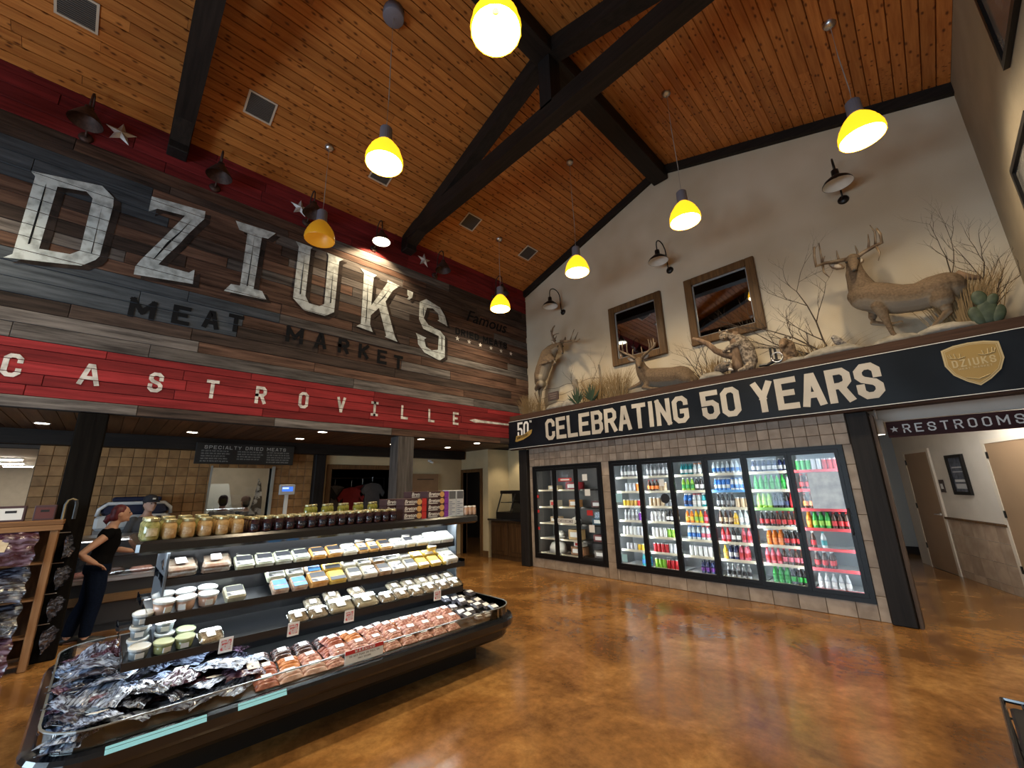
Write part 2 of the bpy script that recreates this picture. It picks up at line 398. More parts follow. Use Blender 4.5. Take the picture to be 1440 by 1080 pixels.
for i in range(len(rows)-1):
    z0, z1 = rows[i], rows[i+1]; y = YF-.1-R.random()*2
    while y < YU:
        Lp = R.choice([1.2, 1.6, 2.0, 2.4, 2.8, 3.2]); y0 = y; y += Lp
        if y0 < YF-.1: continue
        if y0+Lp > YU: Lp = round(YU-y0, 1); 
        if Lp < .15: continue
        if 2.85 <= z0 < 3.5: key = 'red'
        elif z0 >= 6.31: key = 'redtop'
        elif z0 < 2.8: key = R.choice(['grey', 'brown', 'dark'])
        elif 3.5 <= z0 < 3.68: key = 'grey'
        elif (z0 < 4.45 and z0 > 4.0 and y0 < .6) or (5.3 < z0 < 6.0 and y0 < -1.2): key = 'slate'
        else: key = R.choice(['brown']*4+['dark']*3+['grey']*2+['tan'])
        o = inst('plank', plank_mesh(Lp-.004, z1-z0-.005, key, 0), wl, (XA-.028+R.uniform(-.004,.004), y0+.002, z0+.0025))

# --- painted lettering on the planks (traced on the wall plane)
def whitewash(name, col):
    return pmat(name, tuple(c*.55 for c in col), .8, col2=col, scale=9, stretch=(1,1,1.0), detail=8, lo=.36, hi=.58)
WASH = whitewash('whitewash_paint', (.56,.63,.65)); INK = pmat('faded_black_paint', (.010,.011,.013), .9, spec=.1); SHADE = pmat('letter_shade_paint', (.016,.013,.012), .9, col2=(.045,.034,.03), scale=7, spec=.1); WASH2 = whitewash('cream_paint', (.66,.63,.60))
XL = XA+.008
def trace(pts, ox, oy, s, X=XL): return [atX(ox+a/s, oy+b/s, X) for a, b in pts]
def by_plank(mb):
    # the paint stops at every gap between plank rows
    out = MB()
    for f in mb.f:
        P0 = [Vector(mb.v[i]) for i in f]; lo = min(p.z for p in P0); hi = max(p.z for p in P0)
        for i in range(len(rows)-1):
            a, b = rows[i]+.004, rows[i+1]-.004
            if b < lo or a > hi: continue
            P = P0
            for lim, s in ((a, 1), (b, -1)):
                Q = []
                for j in range(len(P)):
                    p, q = P[j], P[(j+1) % len(P)]; ip, iq = s*(p.z-lim) >= 0, s*(q.z-lim) >= 0
                    if ip: Q.append(p)
                    if ip != iq: Q.append(p.lerp(q, (lim-p.z)/(q.z-p.z)))
                P = Q
                if len(P) < 3: break
            if len(P) >= 3: out.add(P, [tuple(range(len(P)))])
    return out
def paint(name, loops, m, dx=0):
    mb = MB(); mb.poly([[p+Vector((dx,0,0)) for p in l] for l in loops])
    return by_plank(mb).obj(name, m, wl)
BIG = [ # letter polygons: (origin x, y, zoom, outline, holes, slits)
 (0,230,6.75,[[(287,68),(970,212),(1080,325),(1075,400),(945,880),(905,915),(770,970),(30,890),(118,858),(335,120)],[(545,218),(820,265),(880,330),(760,825),(665,860),(370,808)]],[[(438,190),(422,232),(262,765),(285,762),(372,470),(432,240)],[(985,345),(862,850),(872,850),(972,400)]]),
 (170,260,7.2,[[(312,115),(857,268),(845,345),(800,385),(685,495),(595,595),(455,725),(380,805),(690,888),(748,855),(728,1003),(130,905),(145,825),(205,755),(445,520),(650,312),(370,240),(280,270)]],[[(720,352),(595,478),(470,580),(318,762),(345,745),(500,585),(610,480)]]),
 (300,300,8.31,[[(262,85),(730,232),(640,297),(568,280),(470,885),(570,908),(622,1012),(122,905),(205,825),(312,845),(400,230),(305,192)]],[[(482,262),(388,850),(402,850),(455,470)]]),
 (400,330,8.31,[[(132,75),(330,148),(308,172),(245,715),(285,800),(410,835),(465,810),(515,245),(500,210),(692,290),(640,312),(580,905),(475,950),(225,880),(100,740),(168,140)]],[[(238,232),(178,695),(192,695),(215,400)],[(574,368),(532,800),(545,800),(560,560)]]),
 (490,360,6.75,[[(115,115),(270,182),(240,205),(216,470),(370,255),(370,225),(485,283),(420,330),(352,432),(440,765),(465,815),(345,768),(358,755),(290,492),(212,562),(205,650),(230,722),(75,665),(118,640),(148,160)]],[[(186,215),(176,400),(160,650),(172,600),(183,400)],[(402,300),(325,395),(245,480),(330,402)]]),
 (490,360,6.75,[[(560,320),(615,345),(605,395),(580,412),(556,408),(575,385),(560,372)]],[]),
 (490,360,6.75,[[(675,435),(738,408),(870,490),(915,570),(940,668),(845,612),(862,605),(850,545),(800,498),(745,490),(715,590),(760,655),(870,710),(915,765),(915,960),(865,992),(720,915),(660,835),(655,770),(640,730),(740,778),(720,790),(735,860),(790,895),(850,890),(858,760),(710,690),(670,600)]],[[(706,485),(708,580),(714,560),(712,490)],[(882,760),(884,900),(891,880),(890,770)]]),
]
for ox, oy, s, loops, slits in BIG:
    # dark drop shade painted behind each big letter
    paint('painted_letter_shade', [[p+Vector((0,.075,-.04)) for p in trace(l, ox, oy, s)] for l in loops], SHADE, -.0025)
    paint('painted_letter', [trace(l, ox, oy, s) for l in loops], WASH)
    for sl in slits: paint('letter_inline', [trace(sl, ox, oy, s)], INK, .002)
U_, V_ = Vector((0,1,0)), Vector((0,0,1))
for ch, y, zc_ in zip('MEATMARKET', (0,.41,.757,1.06,1.90,2.32,2.72,3.10,3.47,3.82), (4.16,4.19,4.22,4.245,4.265,4.265,4.26,4.245,4.21,4.175)):
    mb = MB(); cw = .27 if ch == 'M' else .2; strokes(mb, GL[ch], (XL, y-cw/2, zc_-.14), U_, V_, cw, .28, .06); by_plank(mb).obj('painted_letter', INK, wl)
for i, ch in enumerate('CASTROVILLE'):
    mb = MB(); y = -.961+i*.6205; cw = {'I': .07, 'A': .19}.get(ch, .15); strokes(mb, GL[ch], (XL, y-cw/2, 3.18-.135), U_, V_, cw, .27, .045)
    if ch == 'I':
        for zz in (3.045, 3.27): strokes(mb, [[(0,.5),(1,.5)]], (XL, y-.07, zz), U_, V_, .14, .045, .045)
    by_plank(mb).obj('painted_letter', WASH2, wl)
mb = MB(); mb.poly([[(XL,5.62,3.18),(XL,5.78,3.225),(XL,5.95,3.21),(XL,6.84,3.205),(XL,6.84,3.165),(XL,5.95,3.155),(XL,5.78,3.14)]]); mb.obj('painted_arrow', WASH2, wl)
mb = MB(); write(mb, 'DRIED MEATS', (XL, 5.21, 5.13), U_, V_, .17, .125, .035, .035); by_plank(mb).obj('painted_words', INK, wl)
tcu = bpy.data.curves.new('words', 'FONT'); tcu.body = 'Famous'; tcu.size = .46; tcu.shear = .35; tcu.offset = .004
def text_mesh(body, size, name, m, shear=0, off=0, align='LEFT', space=1):
    cu = bpy.data.curves.new('t', 'FONT'); cu.body = body; cu.size = size; cu.shear = shear; cu.offset = off; cu.align_x = align; cu.space_character = space; cu.resolution_u = 3
    o = link(bpy.data.objects.new('t', cu)); dg = bpy.context.evaluated_depsgraph_get(); me = bpy.data.meshes.new_from_object(o.evaluated_get(dg)); bpy.data.objects.remove(o, do_unlink=True)
    me.materials.clear(); me.materials.append(m); me.name = name; return me
bpy.data.curves.remove(tcu)
inst('painted_words', text_mesh('Famous', .42, 'painted_words', INK, .35, .004), wl, (XL+.001, 5.50, 5.55), (math.pi/2, 0, math.pi/2))
for i in range(6):
    mb = MB(); mb.poly([star((XL, 5.27+i*.34, 5.035), U_, V_, .06)]); mb.obj('painted_star', WASH2, wl)

# --- upper back wall (gable) with painted backdrop haze near the ledge
gb = struct(MB().add([(XA-.3,YU,3.0),(XC+.3,YU,3.0),(XC+.3,YU,zceil(XC)+.06),(XR,YU,ZR+.1),(XA-.3,YU,zceil(XA)+.06),
                 (XA-.3,YU+.15,3.0),(XC+.3,YU+.15,3.0),(XC+.3,YU+.15,zceil(XC)+.06),(XR,YU+.15,ZR+.1),(XA-.3,YU+.15,zceil(XA)+.06)],
                [(0,1,2,3,4),(9,8,7,6,5),(0,5,6,1),(1,6,7,2),(2,7,8,3),(3,8,9,4),(4,9,5,0)]), 'wall_back', pmat('gable_plaster', (.50,.40,.275), .88, col2=(.62,.535,.41), scale=.7, detail=3, bump=.12, bscale=70))
# dark rake boards along the gable
for n, (xa, xb) in enumerate(((XA, XR), (XR, XC))):
    za, zb = zceil(xa), zceil(xb)
    mb = MB(); mb.add([(x, y, zz) for y in (YU-.09, YU-.002) for x, zz in ((xa, za-.17), (xb, zb-.17), (xb, zb+.02), (xa, za+.02))], [(0,1,2,3),(7,6,5,4),(0,4,5,1),(1,5,6,2),(2,6,7,3),(3,7,4,0)])
    struct(mb, 'trim_%d' % (n+1), DARKWOOD)

# --- right wall and the wall behind the camera with its shop windows
struct(MB().box(XC, XC+.2, YF-.2, YU+.02, 3.0, zceil(XC)+.05).box(XC, XC+.2, YF-.2, 6.85, 0, 3.0), 'wall_right', PLASTER)
mb = MB(); xs = [XA-9, *[x for w_ in WIN for x in w_], XC+.2]
for i in range(0, len(xs), 2): mb.box(xs[i], xs[i+1], YF-.2, YF, 0, 8.5)
for a, b in WIN: mb.box(a, b, YF-.2, YF, 0, .7).box(a, b, YF-.2, YF, 2.8, 8.5)
struct(mb, 'wall_front', PLASTER)
for n, (a, b) in enumerate(WIN):
    f = struct(MB().box(a, a+.06, YF-.16, YF+.02, .7, 2.8).box(b-.06, b, YF-.16, YF+.02, .7, 2.8).box(a+.06, b-.06, YF-.16, YF+.02, .7, .78).box(a+.06, b-.06, YF-.16, YF+.02, 2.72, 2.8).box((a+b)/2-.03, (a+b)/2+.03, YF-.14, YF, .78, 2.72), 'window_%d' % (n+3), DARKWOODZ)
    MB().box(a+.06, b-.06, YF-.1, YF-.09, .78, 2.72).obj('pane', GLASS, f)

# --- tiled cooler wall
TILE = pmat('beige_stone_tile', (.25,.19,.14), .55, col2=(.39,.31,.24), scale=5, rnd=.14, bump=.08, bscale=30)
GROUT = pmat('dark_grout', (.055,.043,.035), .9)
TX0, TX1 = -6.66, -.742
C1 = (-6.555, -4.69, .195, 2.145); C2 = (-4.505, -.845, .195, 2.16)
mb = MB(); YB = YT+.02
for x0, x1, z0, z1 in ((TX0, C1[0], 0, 2.66), (C1[1], C2[0], 0, 2.66), (C2[1], TX1, 0, 2.66), (C1[0], C1[1], 0, C1[2]), (C2[0], C2[1], 0, C2[2]), (C1[0], C1[1], C1[3], 2.66), (C2[0], C2[1], C2[3], 2.66)):
    mb.box(x0, x1, YB, YB+.12, z0, z1)
tw = struct(mb, 'wall_cooler', GROUT)
tm_ = {}
def tile(x0, x1, z0, z1, parent, g=.005, y=YT, m=TILE, nm='tile'):
    if x1-x0 < .03 or z1-z0 < .03: return
    k = (round(x1-x0, 3), round(z1-z0, 3), m.name)
    if k not in tm_:
        w_, h_ = k[0]-g, k[1]-g; c = .004; vs = []
        for yy, a in ((.02, 0), (.004, 0), (0, c)): vs += [(a,yy,a),(w_-a,yy,a),(w_-a,yy,h_-a),(a,yy,h_-a)]
        fs = [(8,9,10,11)] + [(l+i, l+(i+1)%4, l+4+(i+1)%4, l+4+i) for l in (0,4) for i in range(4)]
        tm_[k] = MB().add(vs, fs).mesh('tile', m)
    return inst(nm, tm_[k], parent, (x0+g/2, y+R.uniform(-.001,.001), z0+g/2))
zr = [0, .29, .615, .935, 1.252, 1.57, 1.89, 2.155]
for (a, b) in ((TX0, C1[0]), (C1[1], C2[0]), (C2[1], TX1)):
    for i in range(7): tile(a, b, zr[i], zr[i+1], tw)
x = TX0
xs = [TX0+.04+i*.309 for i in range(20)]
for i in range(len(xs)-1):
    a, b = max(xs[i], C1[0]), xs[i+1]
    for c_ in (C1, C2):
        p, q = max(a, c_[0]), min(b, c_[1])
        if q-p > .03: tile(p, q, 0, .195, tw)
n6 = int((TX1-TX0)/.1555)
for j, (za, zb) in enumerate(((2.155, 2.305), (2.305, 2.455), (2.455, 2.605))):
    for i in range(n6+1):
        a = TX0+i*.1555; tile(a, min(a+.1555, TX1), za, zb, tw)

# --- ledge above the coolers carrying the mounts, and the beam over the hall
LEDGE = woodmat('ledge_wood', (.035,.017,.011), (.075,.038,.024), 'X', rough=.75, rnd=.05)
lg = struct(MB().box(XA+.002, XC, 6.90, YU, 3.30, 3.38).box(XA+.002, XC, 6.88, 6.96, 2.56, 3.38).box(XA+.002, XC, 6.96, YU, 2.62, 2.68), 'trim_ledge', LEDGE)

# --- side hall with restrooms
HU, HN, HO = Vector((-.38,.925,0)), Vector((-.925,-.38,0)), Vector((1.30,7.7,0))
def atHall(px, py, off=0):
    v = ray(px, py); e = Vector((0,0,EYE)); o = HO+HN*off; t = (o-e).dot(HN)/v.dot(HN); return e+v*t
def hallmesh(mb, u0, u1, z0, z1, d0, d1):
    P = lambda u, d, z: HO+HU*u+HN*d+Vector((0,0,z))
    return mb.add([P(u0,d0,z0),P(u1,d0,z0),P(u1,d1,z0),P(u0,d1,z0),P(u0,d0,z1),P(u1,d0,z1),P(u1,d1,z1),P(u0,d1,z1)],
                  [(0,1,2,3),(7,6,5,4),(4,5,1,0),(5,6,2,1),(6,7,3,2),(7,4,0,3)])
HALLW = pmat('hall_wall_paint', (.60,.56,.50), .8, var=.04, scale=3)
hw = struct(hallmesh(MB(), -1.2, 4.98, 0, 2.8, -.12, 0), 'wall_hall_right', HALLW)
struct(MB().box(-3, 3.2, 13.6, 13.75, 0, 2.8), 'wall_hall_end', pmat('hall_grey_paint', (.42,.41,.37), .8))
struct(MB().box(-1.4, -1.28, 7.9, 13.6, 0, 2.8), 'wall_hall_left', HALLW)
struct(MB().box(-3, 3.2, YU, 13.75, 2.72, 2.8), 'ceiling_hall', HALLW)
struct(MB().box(-.62, XC+1.6, 7.62, 7.70, 2.46, 2.72), 'trim_hall_header', HALLW)
struct(MB().box(XC+.0, XC+1.2, 6.85, 7.05, 0, 2.7), 'wall_hall_return', HALLW)
struct(MB().box(-1.2, -.5, 13.56, 13.6, 0, .16), 'baseboard_hall', DARKWOOD)
TANDOOR = pmat('tan_door_paint', (.30,.195,.115), .5, var=.05, scale=2)
struct(hallmesh(MB(), 1.93, 3.58, .965, 1.0, 0, .035), 'trim_hall_cap', BROWNTRIM)
HT = pmat('hall_tile', (.33,.24,.17), .5, col2=(.45,.35,.26), scale=5, rnd=.12)
def halltile(u0, u1, z0, z1):
    mb = MB(); g = .003; hallmesh(mb, u0+g, u1-g, z0+g, z1-g, 0, .012); return mb.obj('tile', HT, hw)
for j in range(4):
    z0, z1 = (0, .12, .42, .72)[j], (.12, .42, .72, .96)[j]
    for i in range(6):
        a = 1.95+i*.305; b = min(a+.305, 3.55)
        if b-a > .03: halltile(a, b, z0, z1)
for n, (u0, u1) in enumerate(((3.62, 4.52), (1.0, 1.90))):
    d = struct(hallmesh(hallmesh(hallmesh(MB(), u0-.07, u0, 0, 2.23, 0, .03), u1, u1+.07, 0, 2.23, 0, .03), u0, u1, 2.17, 2.23, 0, .03), 'door_%d' % (n+2), pmat('door_frame_white', (.62,.56,.47), .5))
    hallmesh(MB(), u0, u1, .012, 2.17, .004, .022).obj('door_leaf', TANDOOR, d)
    for zz in (.35, 1.1, 1.95): hallmesh(MB(), u1-.02, u1+.012, zz, zz+.1, .02, .036).obj('hinge', BLKMET, d)
    mb = MB(); a = HO+HU*(u0+.07)+Vector((0,0,1.03)); mb.tube([a+HN*.02, a+HN*.07, a+HN*.07+HU*.1], .011, 8); mb.ball(a+HN*.02, .03, 10, 6); mb.obj('lever_handle', STEEL, d, True)
t = thing('notice_frame', 'dark framed poster with white print on the hall wall between the tan doors', 'picture', HO+HU*2.785+Vector((0,0,1.40)))
def hl(mb, u0, u1, z0, z1, d0, d1):   # local to a thing on the hall wall
    P = lambda u, d, z: HU*u+HN*d+Vector((0,0,z))
    return mb.add([P(u0,d0,z0),P(u1,d0,z0),P(u1,d1,z0),P(u0,d1,z0),P(u0,d0,z1),P(u1,d0,z1),P(u1,d1,z1),P(u0,d1,z1)], [(0,1,2,3),(7,6,5,4),(4,5,1,0),(5,6,2,1),(6,7,3,2),(7,4,0,3)])
mb = MB(); hl(mb, -.24, .24, 0, .05, .005, .045); hl(mb, -.24, .24, .61, .66, .005, .045); hl(mb, -.24, -.19, .05, .61, .005, .045); hl(mb, .19, .24, .05, .61, .005, .045); mb.obj('frame', BLKMET, t)
hl(MB(), -.19, .19, .05, .61, .005, .02).obj('poster', pmat('poster_print', (.03,.035,.05), .4, col2=(.10,.12,.16), scale=14), t)
P_ = lambda u, z: HU*u+HN*.022+Vector((0,0,z))
for za_, zb_ in ((.1,.18),(.21,.25),(.37,.385),(.44,.46)): hl(MB(), -.15, .15, za_, zb_, .02, .022).obj('printed_panel', pmat('pale_print', (.45,.47,.48), .5), t)
t = thing('room_sign', 'small dark restroom plate on the hall wall beside the tan door handle', 'sign', HO+HU*3.415+Vector((0,0,1.43)))
hl(MB(), -.07, .07, 0, .22, .003, .015).obj('plate', pmat('dark_plate', (.05,.03,.025), .4), t); hl(MB(), -.035, .035, .06, .15, .015, .018).obj('pictogram', PAPER, t)

# restrooms sign hung across the hall mouth
t = thing('restrooms_sign', 'dark red board reading RESTROOMS between two stars over the hall mouth', 'sign', (-.385, 7.58, 2.235))
MB().cbox(0, 1.62, 0, .03, 0, .212, .004).obj('board', woodmat('dark_red_board', (.025,.006,.006), (.06,.014,.014), 'X', rough=.6, rnd=0), t)
mb = MB(); write(mb, 'RESTROOMS', (.16, -.002, .05), Vector((1,0,0)), V_, .115, .075, .016, .044); mb.obj('lettering', PAPER, t)
for sx in (.075, 1.40): mb = MB(); mb.poly([star((sx, -.003, .106), Vector((1,0,0)), V_, .045)]); mb.obj('painted_star', PAPER, t)
t = thing('can_light', 'white cylinder spotlight hung under the beam beside the RESTROOMS sign', 'lamp', (-.46, 7.5, 2.28))
MB().lathe([(.06,0),(.06,.19),(.05,.2)], 16).obj('housing', WHITE, t, True); MB().lathe([(.05,-.004),(.05,-.001)], 16).obj('lens', emat('can_lens', (1,.9,.75), 4), t)
MB().lathe([(.012,.2),(.012,.34)], 8).obj('stem', WHITE, t)
t = thing('ceiling_light', 'unseen flat white panel light added on the hall ceiling', 'lamp', (.3, 8.45, 2.72))  # added fill for the hall, kept out of view behind the header
MB().box(-.6, .6, -.15, .15, -.06, -.002).obj('panel', emat('hall_fill_panel', (1,.95,.86), 22), t)

# ================================================================== posts and roof timbers
def post(label, x0, x1, y0, y1, z1, m, extra=None):
    t = thing('timber_post', label, 'post', ((x0+x1)/2, (y0+y1)/2, 0))
    a, b = (x1-x0)/2, (y1-y0)/2
    MB().cbox(-a, a, -b, b, 0, z1, .012).obj('shaft', m, t)
    return t
post('black square post beside the jerky rack', XA-.27, XA-.005, -.36, -.09, ZB, woodmat('black_post_wood', (.004,.0035,.0035), (.009,.008,.007), 'Z', rough=.8, rnd=0, spec=.03))
p_ = post('weathered grey timber post under the sign wall', XA-.31, XA-.005, 3.90, 4.25, ZB, GREYPOST)
MB().cbox(-.18, .16, -.2, .2, 0, .22, .01).obj('plinth', GREYPOST, p_)
post('dark post between the soda cabinet and the small cooler', -6.92, TX0-.004, 6.97, YT+.2, 2.56, DARKWOODZ)
p_ = post('wide black post between the drink cooler and the hall', TX1+.004, -.505, 6.985, YT+.2, 2.56, DARKWOODZ)
MB().box(.122, .16, -.1, .06, 0, 2.5).obj('side_board', woodmat('post_side_board', (.05,.03,.02), (.12,.08,.055), 'Z', rough=.6, rnd=0), p_)

def beam(mb, p, q, w_, h_, upv=(0,0,1)):
    p, q = Vector(p), Vector(q); d = (q-p).normalized(); a = d.cross(Vector(upv)).normalized(); b = a.cross(d)
    vs = [e+a*(i*w_/2)+b*(j*h_/2) for e in (p, q) for i, j in ((-1,-1),(1,-1),(1,1),(-1,1))]
    return mb.add(vs, [(0,1,2,3),(7,6,5,4),(0,4,5,1),(1,5,6,2),(2,6,7,3),(3,7,4,0)])
rh = .30; ZT = 7.0
for ty, lab in ((.01, 'dark timber roof truss above the jerky end of the shop'), (3.88, 'dark timber roof truss with king post between the pendant rows')):
    t = thing('roof_truss', lab, 'truss', (XR, ty, 6.6))
    L0 = lambda x, z: (x-XR, 0, z-6.6)
    beam(MB(), L0(XA+.03, ZT), L0(XC-.03, ZT), .24, .27).obj('tie_beam', DARKWOOD, t)
    for s, xe in ((-1, XA), (1, XC)):
        p = (xe-XR+ (-s)*.03, 0, zceil(xe)-.17-6.6); q = (s*.02, 0, ZR-.17-6.6)
        beam(MB(), p, q, .22, .27).obj('rafter', DARKWOOD, t)
        MB().cbox(xe-XR-(.24 if s > 0 else 0), xe-XR+(.24 if s < 0 else 0), -.12, .12, 6.62-6.6, 6.9-6.6, .01).obj('heel_block', DARKWOODZ, t)
    beam(MB(), (0,0,ZT+.1-6.6), (0,0,ZR-.1-6.6), .22, .24, (0,1,0)).obj('king_post', DARKWOODZ, t)
t = thing('ridge_beam', 'long dark timber ridge beam running to the gable wall', 'beam', (XR, 1, ZR))
MB().cbox(-.16, .16, YF-1, YU-1-.01, -.36, -.06, .01).obj('timber', DARKWOODY, t)

# ================================================================== deli alcove behind the sign wall
XB = -9.5
AC = woodmat('alcove_ceiling_board', (.05,.022,.009), (.11,.052,.02), 'X', rough=.5, rnd=.25, bump=.1)
ac = struct(MB().box(-13.2, XA-.12, YF-.2, 9.9, ZB+.032, ZB+.12), 'ceiling_alcove', pmat('alcove_backing', (.02,.012,.008), .9))
abm = MB().cbox(0, XA-.125-XB, 0, .146, 0, .03, .004).mesh('board', AC)
for i in range(int((7.25+2.5)/.15)): inst('ceiling_board', abm, ac, (XB, -2.5+i*.15, ZB+.002))
TILE6 = pmat('ochre_wall_tile', (.22,.105,.034), .5, col2=(.34,.18,.066), scale=6, rnd=.2, bump=.06, bscale=30)
# tile wall with kitchen window; opening to the other kitchen beyond the post
YO, KW = -.80, (1.41, 2.41, .95, 2.23)
mb = MB(); XW = XB-.02
for y0, y1, z0, z1 in ((YO, KW[0], 0, ZB), (KW[1], 3.2, 0, ZB), (KW[0], KW[1], 0, KW[2]), (KW[0], KW[1], KW[3], ZB), (YF, YO, 0, 1.0), (YF, YO, 2.45, ZB)): mb.box(XW-.15, XW, y0, y1, z0, z1)
aw = struct(mb, 'wall_deli', GROUT)
tb_ = {}
def ytile(y0, y1, z0, z1):
    if y1-y0 < .03 or z1-z0 < .03: return
    k = (round(y1-y0,3), round(z1-z0,3))
    if k not in tb_:
        g = .005; w_, h_ = k[0]-g, k[1]-g; c = .004; vs = []
        for xx, a in ((-.02, 0), (-.004, 0), (0, c)): vs += [(xx,a,a),(xx,w_-a,a),(xx,w_-a,h_-a),(xx,a,h_-a)]
        tb_[k] = MB().add(vs, [(8,9,10,11)]+[(l+i, l+(i+1)%4, l+4+(i+1)%4, l+4+i) for l in (0,4) for i in range(4)]).mesh('tile', TILE6)
    inst('tile', tb_[k], aw, (XB+R.uniform(-.001,.001), y0+.0025, z0+.0025))
T6 = .1535; zt = [2.5-T6*i for i in range(10)]
for i in range(9):
    y = YO+.005
    while y < 3.19:
        a, b = y, min(y+T6, 3.2); y += T6; z1, z0 = zt[i], zt[i+1]
        zm = (z0+z1)/2
        if KW[2] < zm < KW[3]:
            if a < KW[0] < b: b = KW[0]
            elif a < KW[1] < b: a = KW[1]
            elif KW[0] <= a and b <= KW[1]: continue
        ytile(a, b, z0, z1)
struct(MB().box(XB-.02, XB+.22, YF, 7.2, 2.5, ZB), 'trim_alcove_beam', DARKWOODY)
kf = struct(MB().box(XB-.2, XB+.03, KW[0]-.03, KW[0], KW[2], KW[3]).box(XB-.2, XB+.03, KW[1], KW[1]+.05, KW[2], KW[3]).box(XB-.2, XB+.03, KW[0]-.03, KW[1]+.05, KW[2]-.05, KW[2]), 'window_1', pmat('window_steel_frame', (.35,.34,.30), .4))
MB().box(XB-.1, XB-.094, KW[0], KW[1], KW[2], KW[3]).obj('pane', GLASS, kf)
post('dark timber post at the end of the deli tile wall', XB-.1, XB+.14, 3.2, 3.42, 2.5, DARKWOODZ)
# kitchens behind the window and behind the opening
KIT = pmat('kitchen_wall_paint', (.50,.44,.34), .7, var=.05)
struct(MB().box(-13.2, -13.05, -.7, 7.2, 0, ZB), 'wall_kitchen', KIT); struct(MB().box(-21.2, -21, YF, -.6, 0, ZB), 'wall_kitchen_far', KIT)
struct(MB().box(-13.05, XW-.15, 3.45, 3.55, 0, ZB), 'wall_kitchen_side', KIT)
struct(MB().box(-21, XW-.15, -.75, -.65, 0, ZB), 'wall_kitchen_divider', KIT)
struct(MB().box(-13.05, XW-.15, -.65, 3.55, ZB-.02, ZB+.02).box(-21, XW-.15, YF, -.75, ZB-.02, ZB+.02), 'ceiling_kitchen', pmat('kitchen_ceiling', (.62,.56,.45), .8))
for i, (x, y) in enumerate(((-11.0, 1.55), (-11.0, 2.45), (-11.9, 2.1), (-15.8, -1.84), (-17.6, -1.98), (-19.0, -1.92))):
    t = thing('kitchen_light', 'long white ceiling light seen through the deli window' if i < 3 else 'white ceiling light in the kitchen beyond the tile pier', 'lamp', (x, y, ZB-.06), 0, 'kitchen ceiling lights behind the window' if i < 3 else 'kitchen ceiling lights beyond the pier')
    MB().box(-.1, .1, -.3, .3, 0, .035).obj('housing', WHITE, t); MB().box(-.09, .09, -.28, .28, -.02, 0).obj('tube', emat('kitchen_tube' if i < 3 else 'kitchen_tube_far', (1,.95,.85), 14 if i < 3 else 60), t)
t = thing('steel_hood', 'pale steel kitchen hood behind the deli window', 'hood', (-12.2, 1.75, 1.2))
MB().add([(-.5,-.6,0),(.3,-.6,0),(.3,.55,0),(-.5,.55,0),(-.4,-.4,.75),(.2,-.4,.75),(.2,.4,.75),(-.4,.4,.75)], [(0,3,2,1),(4,5,6,7),(0,1,5,4),(1,2,6,5),(2,3,7,6),(3,0,4,7)]).obj('canopy', pmat('pale_steel', (.5,.52,.47), .5), t)
MB().box(-.5, .3, -.6, .55, -1.2, 0).obj('range', pmat('kitchen_steel_body', (.4,.42,.38), .4, metal=.5), t)
t = thing('apron_stand', 'black and white patterned apron on a stand inside the deli window', 'apron', (-9.85, 2.28, 1.3))
MB().tube([(-.03,0,-1.3),(-.03,0,.68),(.0,0,.70)], .012, 8).obj('stand_pole', STEEL, t); MB().lathe([(.15,-1.3),(.15,-1.28),(.02,-1.26)], 14, (-.03,0,0)).obj('stand_foot', STEEL, t)
mb = MB(); mb.add([(x, y, z) for x in (0, .02) for y, z in ((-.12,0),(.1,0),(.09,.3),(.04,.62),(0,.66),(-.02,.6),(-.06,.3))], [tuple(range(7)), tuple(range(13,6,-1))]+[(i,(i+1)%7,7+(i+1)%7,7+i) for i in range(7)]); mb.obj('cloth', pmat('apron_print', (.02,.02,.02), .8, col2=(.75,.73,.68), scale=9, lo=.47, hi=.53), t)
# menu board
t = thing('menu_board', 'black menu board reading SPECIALTY DRIED MEATS above the deli window', 'sign', (XB+.225, 1.08, 2.25))
MB().cbox(0, .04, 0, 1.63, 0, .38, .004).obj('board', pmat('menu_black', (.012,.012,.012), .5), t)
y_ = .12
for wd in ('SPECIALTY', 'DRIED', 'MEATS'): mb = MB(); y_ += write(mb, wd, (.042, y_, .27), U_, V_, .062, .05, .009, .019)+.07; mb.obj('heading_word', pmat('chalk_grey', (.42,.42,.40), .7), t)
rm = random.Random(3)
for y0, n_ in ((.08, 5), (.64, 4), (1.14, 5)):
    for i in range(n_):
        mb = MB(); y = y0
        while y < y0+.34+.1*rm.random(): w_ = rm.uniform(.02,.07); mb.box(.041, .0425, y, y+w_, .222-i*.046, .246-i*.046); y += w_+.012
        o = mb.obj('menu_line', pmat('chalk_dim', (.26,.26,.25), .7, col2=(.03,.03,.03), scale=90), t); o['kind'] = 'stuff'
# cream walls at the far end with door and drinks niche
struct(MB().box(XB-.15, XB, 3.42, 3.55, 0, ZB).box(XB-.15, XB, 5.2, 7.4, 0, ZB).box(XB-.15, XB, 3.55, 5.2, 2.27, ZB), 'wall_far', BEIGE)
df = struct(MB().box(XB-.16, XB+.03, 3.5, 3.6, 0, 2.3).box(XB-.16, XB+.03, 5.12, 5.22, 0, 2.3).box(XB-.16, XB+.03, 3.6, 5.12, 2.2, 2.3), 'door_1', BROWNTRIM)
YD = 7.25; DO = (-9.42, -8.66)
struct(MB().box(XB, DO[0], YD, YD+.12, 0, ZB).box(DO[1], -8.35, YD, YD+.12, 0, ZB).box(DO[0], DO[1], YD, YD+.12, 2.13, ZB), 'wall_far_end', BEIGE)
struct(MB().box(-8.47, -8.35, YD+.12, 8.1, 0, ZB), 'wall_niche_side', BEIGE); struct(MB().box(-8.35, -6.6, 8.0, 8.1, 0, ZB), 'wall_niche_back', BEIGE)
